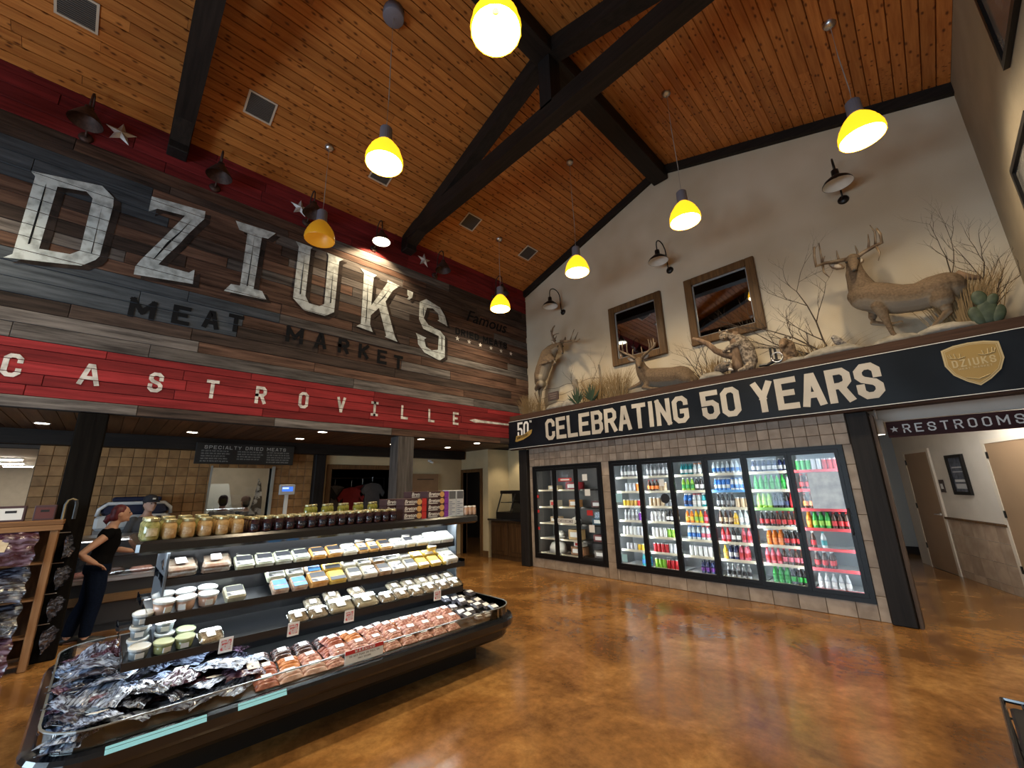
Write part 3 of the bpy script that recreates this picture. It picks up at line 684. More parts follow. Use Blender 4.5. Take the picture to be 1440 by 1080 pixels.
struct(MB().box(DO[0]-.09, DO[0], YD-.03, YD+.14, 0, 2.22).box(DO[1], DO[1]+.09, YD-.03, YD+.14, 0, 2.22).box(DO[0], DO[1], YD-.03, YD+.14, 2.13, 2.22), 'door_5', BROWNTRIM)
struct(MB().box(-8.57, -8.36, YD-.02, YD, 0, .15), 'baseboard_far', BROWNTRIM)
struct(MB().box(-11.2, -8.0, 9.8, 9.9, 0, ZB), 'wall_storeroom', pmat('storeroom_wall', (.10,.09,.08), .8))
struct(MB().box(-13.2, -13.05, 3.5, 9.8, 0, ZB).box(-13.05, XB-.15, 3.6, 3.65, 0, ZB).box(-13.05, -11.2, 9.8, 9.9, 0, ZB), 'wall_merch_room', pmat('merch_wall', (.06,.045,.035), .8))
t = thing('storeroom_fill_light', 'added white ceiling light brightening the storeroom beyond the brown door frame', 'lamp', (-10.2, 8.9, ZB)); MB().box(-.3,.3,-.1,.1,-.04,.0).obj('housing', WHITE, t); MB().box(-.28,.28,-.09,.09,-.055,-.04).obj('tube', emat('storeroom_fill_tube', (1,.93,.8), 9), t)  # lamp added so the storeroom notices are lit
# posted papers and a cart inside the storeroom
for i, (x, z, w_, h_) in enumerate(((-11.25, 2.0, .16, .2), (-11.02, 2.05, .18, .16), (-11.2, 1.72, .2, .18), (-10.95, 1.75, .22, .22), (-11.1, 1.35, .2, .2), (-10.85, 1.4, .2, .16), (-10.75, 1.98, .14, .2))):
    o = MB().box(0, w_, 0, .004, 0, h_).obj('posted_notice', PAPER); o.location = (x, 9.793, z); tag(o, 'white paper notice pinned to the storeroom wall beyond the brown door frame', 'notice', 'notices on the storeroom wall')
t = thing('tall_door', 'plain tan door leaf standing open beside the brown door frame', 'door', (XB+.05, 5.55, 0)); MB().cbox(0, .045, 0, .85, .01, 2.1, .004).obj('leaf', pmat('tan_leaf', (.22,.13,.065), .5, var=.06), t); MB().box(.045, .05, .2, .7, 1.95, 1.97).obj('closer_arm', BLKMET, t)
t = thing('security_camera', 'small white dome camera on the cream wall above the tan door', 'camera', (XB+.01, 6.15, 2.42)); MB().box(0, .05, -.04, .04, 0, .05).obj('bracket', WHITE, t); MB().tube([(.05,0,.0),(.14,.03,-.03)], .028, 10).obj('body', WHITE, t, True)
for i, (y, z, c_) in enumerate(((3.75, 1.15, 'black'), (4.1, 1.15, 'grey'), (4.45, 1.1, 'red'), (4.8, 1.15, 'red'), (5.0, 1.2, 'grey'))):
    t = thing('t_shirt', c_+' T-shirt hanging in the merchandise room behind the grey post' , 'shirt', (-10.4-.15*(i%2), y, z), 0, c_+' shirts in the merchandise room')
    col = {'black': (.015,.015,.017), 'grey': (.13,.12,.115), 'red': (.26,.02,.02)}[c_]
    MB().add([(x, a, b) for x in (0,.08) for a, b in ((-.19,0),(.19,0),(.2,.45),(.3,.36),(.34,.46),(.2,.66),(.06,.7),(-.06,.7),(-.2,.66),(-.34,.46),(-.3,.36),(-.2,.45))], [tuple(range(12)), tuple(range(23,11,-1))]+[(i2,(i2+1)%12,12+(i2+1)%12,12+i2) for i2 in range(12)]).obj('cloth', pmat('shirt_'+c_, col, .9, var=.15), t)
    MB().tube([(.04,0,.72),(.04,0,.85),(.04,.02,.88)], .006, 6).obj('hanger', STEEL, t)
o = MB().tube([(-10.4,3.55,2.03),(-10.4,5.35,2.03)], .015, 8).box(-10.415,-10.385,3.545,3.57,0,2.04).box(-10.415,-10.385,5.33,5.36,0,2.04).obj('clothes_rail', BLKMET); tag(o, 'black clothes rail in the merchandise room', 'rail')

# drinks niche cabinet with hot-food display
t = thing('drinks_cabinet', 'dark brown counter cabinet with two doors beside the dark corner post', 'cabinet', (-7.63, 7.25, 0))
CABW = woodmat('cabinet_wood', (.035,.016,.006), (.085,.042,.016), 'Z', rough=.45, rnd=.1)
MB().box(-.64, .66, .02, .7, 0, .9).obj('body', CABW, t)
for s in (-.62, .02): 
    d = MB().cbox(s, s+.6, 0, .022, .1, .86, .006).obj('door', CABW, t); MB().cbox(s+.09, s+.51, -.006, .001, .19, .77, .005).obj('panel', CABW, d)
MB().cbox(-.7, .7, -.06, .72, .9, .945, .008).obj('worktop', BLKGLOSS, t)
t = thing('display_case', 'black glass-fronted warming case standing on the dark cabinet', 'case', (-7.58, 7.45, .945))
mb = MB(); mb.box(-.52, .52, -.16, .42, 0, .16)
for x in (-.5, 0, .5): mb.tube([(x,-.15,.16),(x+(.04 if x < .4 else 0),.0,.62)], .018, 6)
mb.box(-.5, .52, -.02, .42, .6, .68); mb.box(-.5,.52,.4,.42,.16,.6); mb.obj('frame', BLKMET, t)
mb = MB().add([(-.49,-.14,.17),(.5,-.14,.17),(.5,0,.6),(-.46,0,.6)], [(0,1,2,3)]); mb.obj('glass', GLASS, t); MB().box(-.46,.5,-.05,.38,.38,.395).obj('shelf', BLKMET, t)
# recessed lights
for i, (x, y) in enumerate(((-8.52,-.75),(-8.52,.91),(-8.52,2.58),(-7.36,2.58),(-8.52,4.56),(-7.36,4.56),(-8.52,6.06),(-7.36,6.06),(-7.75,7.62))):
    t = thing('recessed_light', 'round recessed downlight in the dark plank ceiling over the deli' if i < 8 else 'round recessed downlight over the drinks cabinet niche', 'light', (x, y, ZB if i < 8 else ZB+.03), 0, 'recessed downlights over the deli' if i < 8 else None)
    MB().lathe([(.085,-.004),(.085,.003),(.07,.003),(.07,-.004)], 20, close=False).obj('ring', STEEL, t); MB().lathe([(.07,-.003),(.07,-.001)], 20).obj('lens', emat('downlight_lens', (1,.9,.72), 14), t)
    l = bpy.data.lights.new('downlight', 'SPOT'); l.energy = 11 if i < 8 else 38; l.color = (1,.82,.56); l.spot_size = math.radians(110); l.spot_blend = .6; l.shadow_soft_size = .06
    lo = link(bpy.data.objects.new('downlight', l), t); lo.location = (0,0,-.02)
# ================================================================== glass-door coolers
COLDW = pmat('cooler_liner', (.30,.31,.31), .5); COLDG = pmat('cooler_dark_liner', (.10,.10,.10), .5); SHELFW = pmat('shelf_wire_white', (.55,.56,.55), .4); LED = emat('cooler_led', (.86,.95,1), 60); LEDW = emat('cooler_led_warm', (1,.95,.85), 34)
COOLB = pmat('cooler_black', (.006,.006,.007), .4, spec=.25); DGLASS = glassmat('cooler_glass', (.97,.98,.98), .016)
def cooler(name, label, rect, n, led, liner, depth=.62):
    x0, x1, z0, z1 = rect; t = thing(name, label, 'cooler', ((x0+x1)/2, YT, 0)); o = -(x0+x1)/2
    fr = .055; a, b = x0+o, x1+o
    mb = MB(); y0, y1 = -.022, .06
    mb.box(a, a+fr, y0, y1, z0, z1).box(b-fr, b, y0, y1, z0, z1).box(a+fr, b-fr, y0, y1, z0, z0+fr).box(a+fr, b-fr, y0, y1, z1-fr, z1)
    for i in range(1, n): xm = a+fr+i*(b-a-2*fr)/n; mb.box(xm-.03, xm+.03, .011, .018, z0+fr, z1-fr)
    mb.obj('frame', COOLB, t)
    MB().add([(a+.01,.06,z0+.01),(b-.01,.06,z0+.01),(b-.01,depth,z0+.01),(a+.01,depth,z0+.01),(a+.01,.06,z1-.01),(b-.01,.06,z1-.01),(b-.01,depth,z1-.01),(a+.01,depth,z1-.01)],
             [(0,1,2,3),(7,6,5,4),(2,6,7,3),(0,3,7,4),(1,5,6,2)]).obj('liner', liner, t)
    w_ = (b-a-2*fr)/n
    for i in range(n):
        p, q = a+fr+i*w_+.0015, a+fr+(i+1)*w_-.0015; s = .042
        d = MB().box(p, p+s, -.03, .01, z0+fr+.004, z1-fr-.004).box(q-s, q, -.03, .01, z0+fr+.004, z1-fr-.004).box(p+s, q-s, -.03, .01, z0+fr+.004, z0+fr+.05).box(p+s, q-s, -.03, .01, z1-fr-.05, z1-fr-.004).obj('door', COOLB, t)
        MB().box(p+s, q-s, -.012, -.006, z0+fr+.05, z1-fr-.05).obj('glass', DGLASS, d)
        MB().tube([(q-.02,-.03,1.0),(q-.02,-.062,1.03),(q-.02,-.062,1.3),(q-.02,-.03,1.33)], .009, 6).obj('handle', BLKMET, d, True)
    for i in range(n+1):
        xx = a+fr+i*w_; xx = min(max(xx, a+fr+.012), b-fr-.012)
        MB().box(xx-.006, xx+.006, .022, .03, z0+.12, z1-.12).obj('led_strip', led, t)
    return t, [(a+fr+i*w_-o, a+fr+(i+1)*w_-o) for i in range(n)]
cool2, D2 = cooler('drink_cooler', 'six-door black glass cooler full of bottled and canned drinks', C2, 6, LED, COLDW)
cool1, D1 = cooler('dessert_cooler', 'three-door black glass cooler with desserts beside the dark corner post', C1, 3, LEDW, COLDG)

def bottle_mesh(name, body, label, cap, r=.032, h=.22, glass=False):
    mb = MB(); mb.mat(0).lathe([(r*.85,0),(r,.012),(r,h*.22)], 10); mb.mat(1).lathe([(r*1.01,h*.22),(r*1.01,h*.5)], 10, close=False); mb.mat(0).lathe([(r,h*.5),(r,h*.6),(r*.8,h*.72),(r*.42,h*.86),(r*.38,h*.92)], 10); mb.mat(2).lathe([(r*.45,h*.92),(r*.45,h)], 10)
    return mb.mesh(name, [body, label, cap], True)
def can_mesh(name, body, top, r=.033, h=.123):
    mb = MB(); mb.mat(1).lathe([(r*.78,0),(r*.97,.008)], 12); mb.mat(0).lathe([(r,.008),(r,h*.9)], 12, close=False); mb.mat(1).lathe([(r,h*.9),(r*.8,h*.985),(r*.82,h),(r*.7,h*.97)], 12)
    return mb.mesh(name, [body, top], True)
def jug_mesh(name, body, label, cap): return bottle_mesh(name, body, label, cap, .05, .25)
HUE = {'clear': (.5,.56,.58), 'blue': (.03,.16,.5), 'navy': (.02,.03,.10), 'green': (.02,.30,.04), 'lime': (.25,.5,.05), 'red': (.45,.015,.02), 'pink': (.6,.12,.17), 'orange': (.75,.2,.02), 'yellow': (.7,.45,.03), 'gold': (.55,.32,.06),
       'brown': (.05,.02,.012), 'dark': (.02,.018,.02), 'black': (.02,.02,.022), 'white': (.7,.7,.68), 'silver': (.5,.5,.52), 'teal': (.03,.28,.3), 'purple': (.15,.03,.25), 'tan': (.5,.36,.22), 'grey': (.25,.25,.26)}
def hmat(c, rough=.18, tag_='liquid'): return pmat('%s_%s' % (tag_, c), HUE[c], rough, spec=.6)
BM = {}
def drink(kind, c1, c2, c3):
    k = (kind, c1, c2, c3)
    if k not in BM:
        if kind == 'can': BM[k] = can_mesh('can', pmat('can_'+c1, HUE[c1], .25, metal=.25), pmat('can_top', (.55,.55,.56), .3, metal=.9))
        elif kind == 'tallcan': BM[k] = can_mesh('tall_can', pmat('can_'+c1, HUE[c1], .25, metal=.25), pmat('can_top', (.55,.55,.56), .3, metal=.9), .033, .165)
        else: BM[k] = bottle_mesh('bottle', hmat(c1), hmat(c2, .4, 'sleeve'), hmat(c3, .4, 'cap'), *{'bottle': (.0325, .225), 'slim': (.029, .20), 'glass': (.03, .235), 'wide': (.041, .21)}[kind])
    return BM[k]
NAME = {'can': 'drink_can', 'tallcan': 'tall_drink_can', 'bottle': 'soda_bottle', 'slim': 'water_bottle', 'glass': 'glass_bottle', 'wide': 'juice_bottle'}
ORD = ['first', 'second', 'third', 'fourth', 'fifth', 'sixth', 'seventh']
# shelves (from the top) per door: lists of (kind, body, sleeve, cap, count)
SH = {
 0: [(('glass','grey','white','silver',6),), (('tallcan','silver','','',3),('tallcan','orange','','',2)), (('can','yellow','','',2),('can','gold','','',2),('can','red','','',2)), (('slim','silver','grey','white',4),('tallcan','purple','','',2)), (('tallcan','white','','',4),('tallcan','silver','','',3)), (('can','silver','','',3),('can','yellow','','',3)), (('bottle','teal','blue','white',2),)],
 1: [(('glass','grey','silver','silver',6),), (('wide','brown','orange','red',3),('tallcan','tan','','',2)), (('tallcan','tan','','',4),('can','grey','','',2)), (('slim','white','silver','dark',4),('slim','dark','white','dark',3)), (('tallcan','white','','',4),('tallcan','lime','','',3)), (('tallcan','red','','',4),('tallcan','silver','','',3)), (('tallcan','lime','','',3),('tallcan','red','','',4))],
 2: [(('slim','teal','white','teal',3),('slim','clear','white','orange',3)), (('bottle','lime','green','white',3),('bottle','dark','white','white',3)), (('bottle','blue','navy','white',2),('bottle','clear','white','red',2),('bottle','teal','clear','white',2)), (('bottle','orange','yellow','white',2),('bottle','yellow','lime','red',2),('bottle','red','pink','white',2)), (('bottle','clear','blue','blue',3),('bottle','clear','pink','red',3)), (('tallcan','white','','',6),), (('slim','navy','purple','dark',4),)],
 3: [(('slim','clear','blue','white',7),), (('slim','blue','clear','white',4),('slim','clear','blue','blue',4)), (('glass','dark','grey','silver',4),('tallcan','tan','','',3)), (('glass','brown','tan','silver',3),('wide','yellow','gold','white',1),('glass','clear','white','white',2)), (('bottle','red','pink','red',2),('bottle','dark','white','dark',2),('bottle','pink','red','red',2)), (('wide','yellow','gold','yellow',1),('bottle','navy','silver','white',2),('bottle','pink','red','white',2)), (('slim','grey','dark','white',5),)],
 4: [(('slim','navy','silver','white',7),), (('bottle','green','green','green',6),('bottle','silver','white','green',1)), (('bottle','lime','lime','lime',3),('bottle','dark','navy','dark',3),('bottle','red','red','red',1)), (('bottle','dark','red','white',3),('bottle','brown','red','red',4)), (('bottle','orange','orange','orange',3),('bottle','dark','red','white',3)), (('bottle','pink','red','red',3),('bottle','brown','pink','red',4)), (('bottle','green','green','green',3),('bottle','dark','green','white',3))],
 5: [(('tallcan','green','','',3),('tallcan','silver','','',2),('tallcan','red','','',3)), (('bottle','brown','red','red',6),), (('bottle','brown','orange','red',2),('slim','clear','silver','white',3)), (('bottle','orange','orange','orange',1),('bottle','green','lime','green',3),('bottle','brown','red','red',3)), (('bottle','brown','red','white',1),('bottle','clear','teal','teal',1)), (('bottle','brown','red','white',3),), (('slim','silver','white','white',5),)],
}
DOORNAME = ['drink cooler door beside the dessert cooler', 'second drink door from the dessert cooler', 'third drink door from the dessert cooler', 'third drink door from the black post', 'second drink door from the black post', 'drink cooler door beside the black post']
zs = [1.83, 1.565, 1.30, 1.04, .78, .525, .27]
ox = -(C2[0]+C2[1])/2
RAIL = {0: pmat('shelf_rail_cream', (.55,.5,.38), .4), 1: pmat('shelf_rail_red', (.6,.05,.06), .4), 2: pmat('shelf_rail_green', (.2,.45,.1), .4), 3: pmat('shelf_rail_blue', (.08,.25,.5), .4)}
for d in range(6):
    xa, xb = D2[d]
    for r in range(7):
        z = zs[r]
        rail = RAIL[1] if d == 5 else (RAIL[2] if (d, r) == (4, 2) else (RAIL[3] if (d, r) == (3, 1) else RAIL[0]))
        sh = MB().box(xa+ox+.02, xb+ox-.02, .1, .58, z-.012, z).obj('shelf', SHELFW, cool2); MB().box(xa+ox+.02, xb+ox-.02, .088, .1, z-.022, z+.018).obj('price_rail', rail, sh)
        items = SH[d][r]; n = sum(i[4] for i in items); span = xb-xa-.09; step = min(span/n, .075 if n > 3 else .085); x = xa+.045+step/2+(0 if step*n > span-.03 else (0 if d % 2 else span-step*n))
        if (d, r) == (5, 4): step = .12
        for kind, c1, c2, c3, k in items:
            me = drink(kind, c1, c2, c3); rw = {'can': .033, 'tallcan': .033, 'bottle': .033, 'slim': .029, 'glass': .03, 'wide': .041}[kind]; sx = min(1, (step*.98)/(2*rw))
            for _ in range(k):
                for row in range(2 if kind in ('bottle', 'slim') and (d+r) % 2 == 0 else 1):
                    o = inst(NAME[kind], me, None, (x, YT+.15+row*.085, z), (0,0,R.random()*6), (sx, sx, min(1, sx+.12)))
                    hue = c1 if c1 not in ('clear', 'dark', 'brown') or not c2 else {'clear': 'clear', 'dark': 'dark', 'brown': 'brown'}[c1]
                    tag(o, '%s%s %s, %s shelf, %s' % (hue, (' '+c2+'-labelled') if c2 else '', NAME[kind].replace('_', ' '), ORD[r], DOORNAME[d]), 'can' if 'can' in kind else 'bottle', '%s %s shelf %s door %s' % (hue+(c2 and '-'+c2), NAME[kind].replace('_',' ')+'s', ORD[r], ORD[d]))
                x += step
# painted window reflection and stickers on the glass
def decal(name, label, x, z, w_, h_, m, y=YT-.0125, cat='sticker', prints=None):
    t = thing(name, label, cat, (x, y, z)); MB().box(0, w_, -.002, 0, 0, h_).obj('sheet', m, t)
    if prints: prints(t)
    return t
decal('glass_poster', 'large pale sheet painted as a window reflection on the cooler door next to the wide black post', -1.30, 1.32, .38, .48, pmat('poster_white', (.62,.74,.86), .4, col2=(.42,.52,.66), scale=9))  # pale sheet stands in for a bright window mirrored in the door
decal('glass_sticker', 'pale blue sticker high on the drink cooler door next to the dessert cooler', -4.40, 1.38, .13, .16, pmat('sticker_pale_blue', (.35,.62,.72), .4))
decal('glass_sticker', 'pale blue sticker low on the drink cooler door next to the dessert cooler', -4.38, .33, .11, .13, pmat('sticker_pale_blue', (.35,.62,.72), .4))
decal('glass_sticker', 'small white notice on the second drink cooler door from the dessert cooler', -3.50, 1.66, .09, .12, PAPER)
t = decal('glass_sticker', 'round black decal on the second drink cooler door from the dessert cooler', -3.44, 1.42, .03, .03, BLACK); mb = MB(); mb.poly([[(.02+.085*math.cos(a*.524), -.003, .03+.085*math.sin(a*.524)) for a in range(12)]]); mb.obj('disc', BLACK, t)
t = thing('carton', 'flat white carton lying on bottles, second drink door from the black post', 'carton', (D2[4][0]+.3, YT+.22, .78+.232)); MB().cbox(-.22, .22, -.1, .1, 0, .045, .004).obj('box', pmat('pale_carton', (.6,.66,.66), .5), t); MB().box(-.2,.2,-.102,-.1,.01,.035).obj('print', pmat('poster_grey_print', (.3,.36,.42), .5), t); t.rotation_euler = (0,-.12,0)

# dessert cooler goods
ox = -(C1[0]+C1[1])/2; CAKE = pmat('clear_dome', (.62,.62,.58), .2); CAKEB = pmat('cake_brown', (.25,.12,.05), .5, var=.2)
zs1 = [1.62, 1.26, .92, .60, .30]
for d in range(3):
    xa, xb = D1[d]
    for r, z in enumerate(zs1): 
        sh = MB().box(xa+ox+.02, xb+ox-.02, .1, .58, z-.012, z).obj('shelf', SHELFW if d == 0 else BLKMET, cool1)
        MB().box(xa+ox+.02, xb+ox-.02, .09, .1, z-.02, z+.012).obj('price_rail', RAIL[0] if d < 2 else BLKMET, sh)
DN1 = ['dessert cooler door beside the dark corner post', 'middle dessert cooler door', 'dessert cooler door next to the drink cooler']
def cake(x, z, r, h, lab, flat=False):
    t = thing('boxed_cake', lab, 'cake', (x, YT+.3, z)); MB().lathe([(r,0),(r*1.03,.012)], 18).obj('tray', BLACK, t); MB().lathe([(r*.96,.012),(r*.93,h*.5),(r*.7,h*.85),(r*.25,h)], 18).obj('dome', CAKE, t, True)
cake(D1[0][0]+.35, .30, .2, .24, 'large domed white dessert on the bottom shelf of the dessert cooler')
cake(D1[0][0]+.42, .60, .12, .16, 'small domed white dessert above the large one in the dessert cooler')
cake(D1[1][0]+.3, .92, .12, .14, 'small pale domed dessert in the middle of the dessert cooler')
def carton(x, z, w_, h_, col, lab, lcol=None, d_=.2):
    t = thing('dessert_box', lab, 'box', (x, YT+.22, z)); MB().cbox(-w_/2, w_/2, 0, d_, 0, h_, .004).obj('box', pmat('box_'+lab[:14], col, .5), t)
    MB().box(-w_*.36, w_*.36, -.002, 0, h_*.25, h_*.75).obj('label', PAPER if lcol is None else lcol, t)
RD = pmat('label_red', (.5,.03,.03), .5)
carton(D1[0][0]+.33, 1.26, .2, .14, (.45,.4,.3), 'cream dessert box on the second shelf of the dessert cooler', RD)
carton(D1[0][0]+.33, .92, .22, .13, (.4,.28,.16), 'tan dessert box on the third shelf of the dessert cooler')
carton(D1[0][0]+.33, 1.62, .26, .1, (.5,.42,.24), 'flat yellow dessert box on the top shelf of the dessert cooler')
carton(D1[1][0]+.3, 1.26, .22, .15, (.42,.22,.08), 'orange brown dessert box behind the middle dessert cooler door')
carton(D1[1][0]+.28, .60, .3, .2, (.5,.34,.15), 'big tan dessert box behind the middle dessert cooler door')
carton(D1[1][0]+.33, .30, .32, .16, (.28,.14,.07), 'brown dessert box on the bottom shelf behind the middle door'); carton(D1[1][0]+.36, .465, .2, .1, (.6,.58,.52), 'white dessert box stacked on the brown one behind the middle door', RD)
carton(D1[1][0]+.3, 1.62, .36, .16, (.28,.02,.03), 'long red box at the top of the middle dessert cooler door')
for r, (zz, cc) in enumerate(((1.26, (.12,.05,.05)), (.92, (.03,.08,.12)), (.60, (.14,.03,.03)), (.30, (.16,.14,.13)))):
    carton(D1[2][0]+.33, zz, .3, .13, cc, '%s dark dessert box, dessert door next to the drinks, %s shelf' % (('maroon','blue','red','grey')[r], ORD[r+1]))
for i, (x, z, w_, h_, m) in enumerate(((-5.16, 1.80, .12, .13, PAPER), (-5.12, 1.50, .13, .13, PAPER), (-5.10, 1.12, .14, .1, RD), (-5.07, .80, .13, .14, PAPER))):
    decal('glass_sticker', ('white square sticker at the top', 'white square sticker with a black mark', 'small red and white sticker', 'white sticker at knee height')[i]+' on the dessert cooler door next to the drinks', x, z, w_, h_, m)
for i, z in enumerate((1.46, 1.14, .78)): decal('glass_sticker', 'small round red tag on the dessert cooler door beside the dark post', -6.44, z, .05, .06, RD).__setitem__('group', 'red tags on the dessert cooler door')
t = decal('glass_sticker', 'white strip reading CHEESECAKE across the middle dessert cooler door', -5.87, .94, .44, .1, PAPER); mb = MB(); write(mb, 'CHEESECAKE', (.02,-.003,.02), Vector((1,0,0)), V_, .06, .03, .009, .01); mb.obj('print', BLACK, t)
t = decal('glass_sticker', 'red and white strip high on the middle dessert cooler door', -5.80, 1.80, .36, .07, RD); MB().box(.06,.30,-.004,-.002,.02,.05).obj('print', PAPER, t)

# ================================================================== anniversary banner
t = thing('anniversary_banner', 'long black vinyl banner reading CELEBRATING 50 YEARS on the ledge front', 'banner', (XA-.02, 6.868, 2.585))
BL = XC-XA; Hb = .665; nx = 90; mb = MB(); vs = []; ny = 6
def wav(x, z): return -.006-.010*math.sin(x*3.1+z*4)*math.sin(x*.7+1)-.006*math.sin(x*9+z*7)*(.3+.7*abs(math.sin(x*.45)))
for j in range(ny+1):
    for i in range(nx+1): x = BL*i/nx; z = Hb*j/ny; vs.append((x, wav(x, z)-.012, z))
fs = [(j*(nx+1)+i, j*(nx+1)+i+1, (j+1)*(nx+1)+i+1, (j+1)*(nx+1)+i) for j in range(ny) for i in range(nx)]
mb.add(vs, fs); mb.add([(0,.002,0),(BL,.002,0),(BL,.002,Hb),(0,.002,Hb)], [(3,2,1,0)])
mb.obj('sheet', pmat('black_vinyl', (.005,.007,.011), .42, var=.3, scale=1.5, spec=.2), t, True)
VIN = pmat('cream_vinyl_print', (.50,.45,.38), .5, var=.08, scale=3)
def banner_letter(ch, x0, w_, z0, h_, tk, nm='letter', m=None):
    tmp = MB(); strokes(tmp, GL[ch], (x0, 0, z0), Vector((1,0,0)), V_, w_, h_, tk)
    # cut each stroke into short pieces so the print follows the folds of the vinyl
    out = MB()
    for f in tmp.f:
        q = [Vector(tmp.v[i]) for i in f]; n = 6; m_ = 6
        b = len(out.v)
        for i in range(n+1):
            for j in range(m_+1):
                a = q[0].lerp(q[1], i/n); c = q[3].lerp(q[2], i/n); p = a.lerp(c, j/m_); p.y = wav(p.x, p.z)-.0145; out.v.append(tuple(p))
        for i in range(n):
            for j in range(m_): out.face((b+i*(m_+1)+j, b+(i+1)*(m_+1)+j, b+(i+1)*(m_+1)+j+1, b+i*(m_+1)+j+1))
    out.obj(nm, m or VIN, t)
def banner_word(s, xa, xb, z0, h_, tk):
    tot = textw(s, 1, .14); k = (xb-xa)/tot; x = xa
    for ch in s: cw = glyph_w(ch, k)*(.92 if ch == 'M' else 1); banner_letter(ch, x, cw, z0, h_, tk); x += cw+.14*k
bx0 = XA-.02
banner_word('CELEBRATING', -5.93-bx0, -2.74-bx0, .105, .465, .080); banner_word('50', -2.52-bx0, -1.93-bx0, .105, .465, .085); banner_word('YEARS', -1.75-bx0, -.27-bx0, .105, .465, .085)
for i, ch in enumerate('50'): banner_letter(ch, .32+i*.19, .165, .24, .37, .05, 'emblem_numeral', pmat('white_vinyl_print', (.7,.7,.7), .5))
GOLD = pmat('gold_print', (.34,.22,.06), .45); GOLDL = pmat('pale_gold_print', (.48,.38,.2), .45)
mb = MB(); mb.poly([[(.24,-.03,.17),(.28,-.03,.30),(.5,-.03,.30),(.70,-.03,.38),(.80,-.03,.40),(.77,-.03,.31),(.72,-.03,.27),(.5,-.03,.19),(.3,-.03,.16)]]); mb.obj('emblem_ribbon', GOLD, t)
mb = MB(); write(mb, 'ANNIVERSARY', (.30,-.033,.205), Vector((.95,0,.17)), V_, .06, .03, .008, .008); mb.obj('ribbon_words', BLACK, t)
mb = MB(); write(mb, 'TH', (.72,-.03,.56), Vector((1,0,0)), V_, .05, .03, .01, .008); mb.obj('emblem_words', PAPER, t)
sx = .515-bx0; mb = MB()
def shield(k, y, zc=.345): return [(sx+k*a, y, zc+k*b) for a, b in ((-.225,.21),(-.12,.245),(0,.255),(.12,.245),(.225,.21),(.228,.02),(.18,-.10),(.09,-.19),(0,-.25),(-.09,-.19),(-.18,-.10),(-.228,.02))]
mb.poly([shield(1.0, -.034)]); mb.obj('shield_border', GOLDL, t); mb = MB(); mb.poly([shield(.93, -.036)]); mb.obj('shield_field', GOLD, t)
mb = MB(); mb.poly([shield(.90, -.0375), shield(.875, -.0375)]); mb.obj('shield_line', GOLDL, t)
mb = MB(); tw_ = textw('DZIUKS', .045, .018); write(mb, 'DZIUKS', (sx-tw_/2, -.038, .33), Vector((1,0,0)), V_, .085, .045, .013, .018); tw_ = textw('MEAT MARKET', .016, .008); write(mb, 'MEAT MARKET', (sx-tw_/2, -.038, .295), Vector((1,0,0)), V_, .022, .016, .004, .008); mb.obj('shield_words', GOLDL, t)
mb = MB()
for s in (-1, 1):
    P2 = lambda a, b: (sx+s*a, -.038, .345+b)
    for pts in ([(.05,.10),(.10,.085),(.17,.10),(.185,.14)], [(.09,.09),(.085,.14)], [(.125,.09),(.13,.15)], [(.155,.095),(.165,.155)], [(.0,-.175),(.05,-.155),(.09,-.14)]): mb.tube([P2(*p) for p in pts], .005, 4)
mb.obj('shield_antlers', GOLDL, t)
mb = MB()
for zz in (.006, Hb-.006): mb.add([(BL*i/60, wav(BL*i/60, zz)-.016, zz+d_) for i in range(61) for d_ in (-.004,.004)], [(2*i,2*i+2,2*i+3,2*i+1) for i in range(60)])
mb.obj('white_hem', PAPER, t)

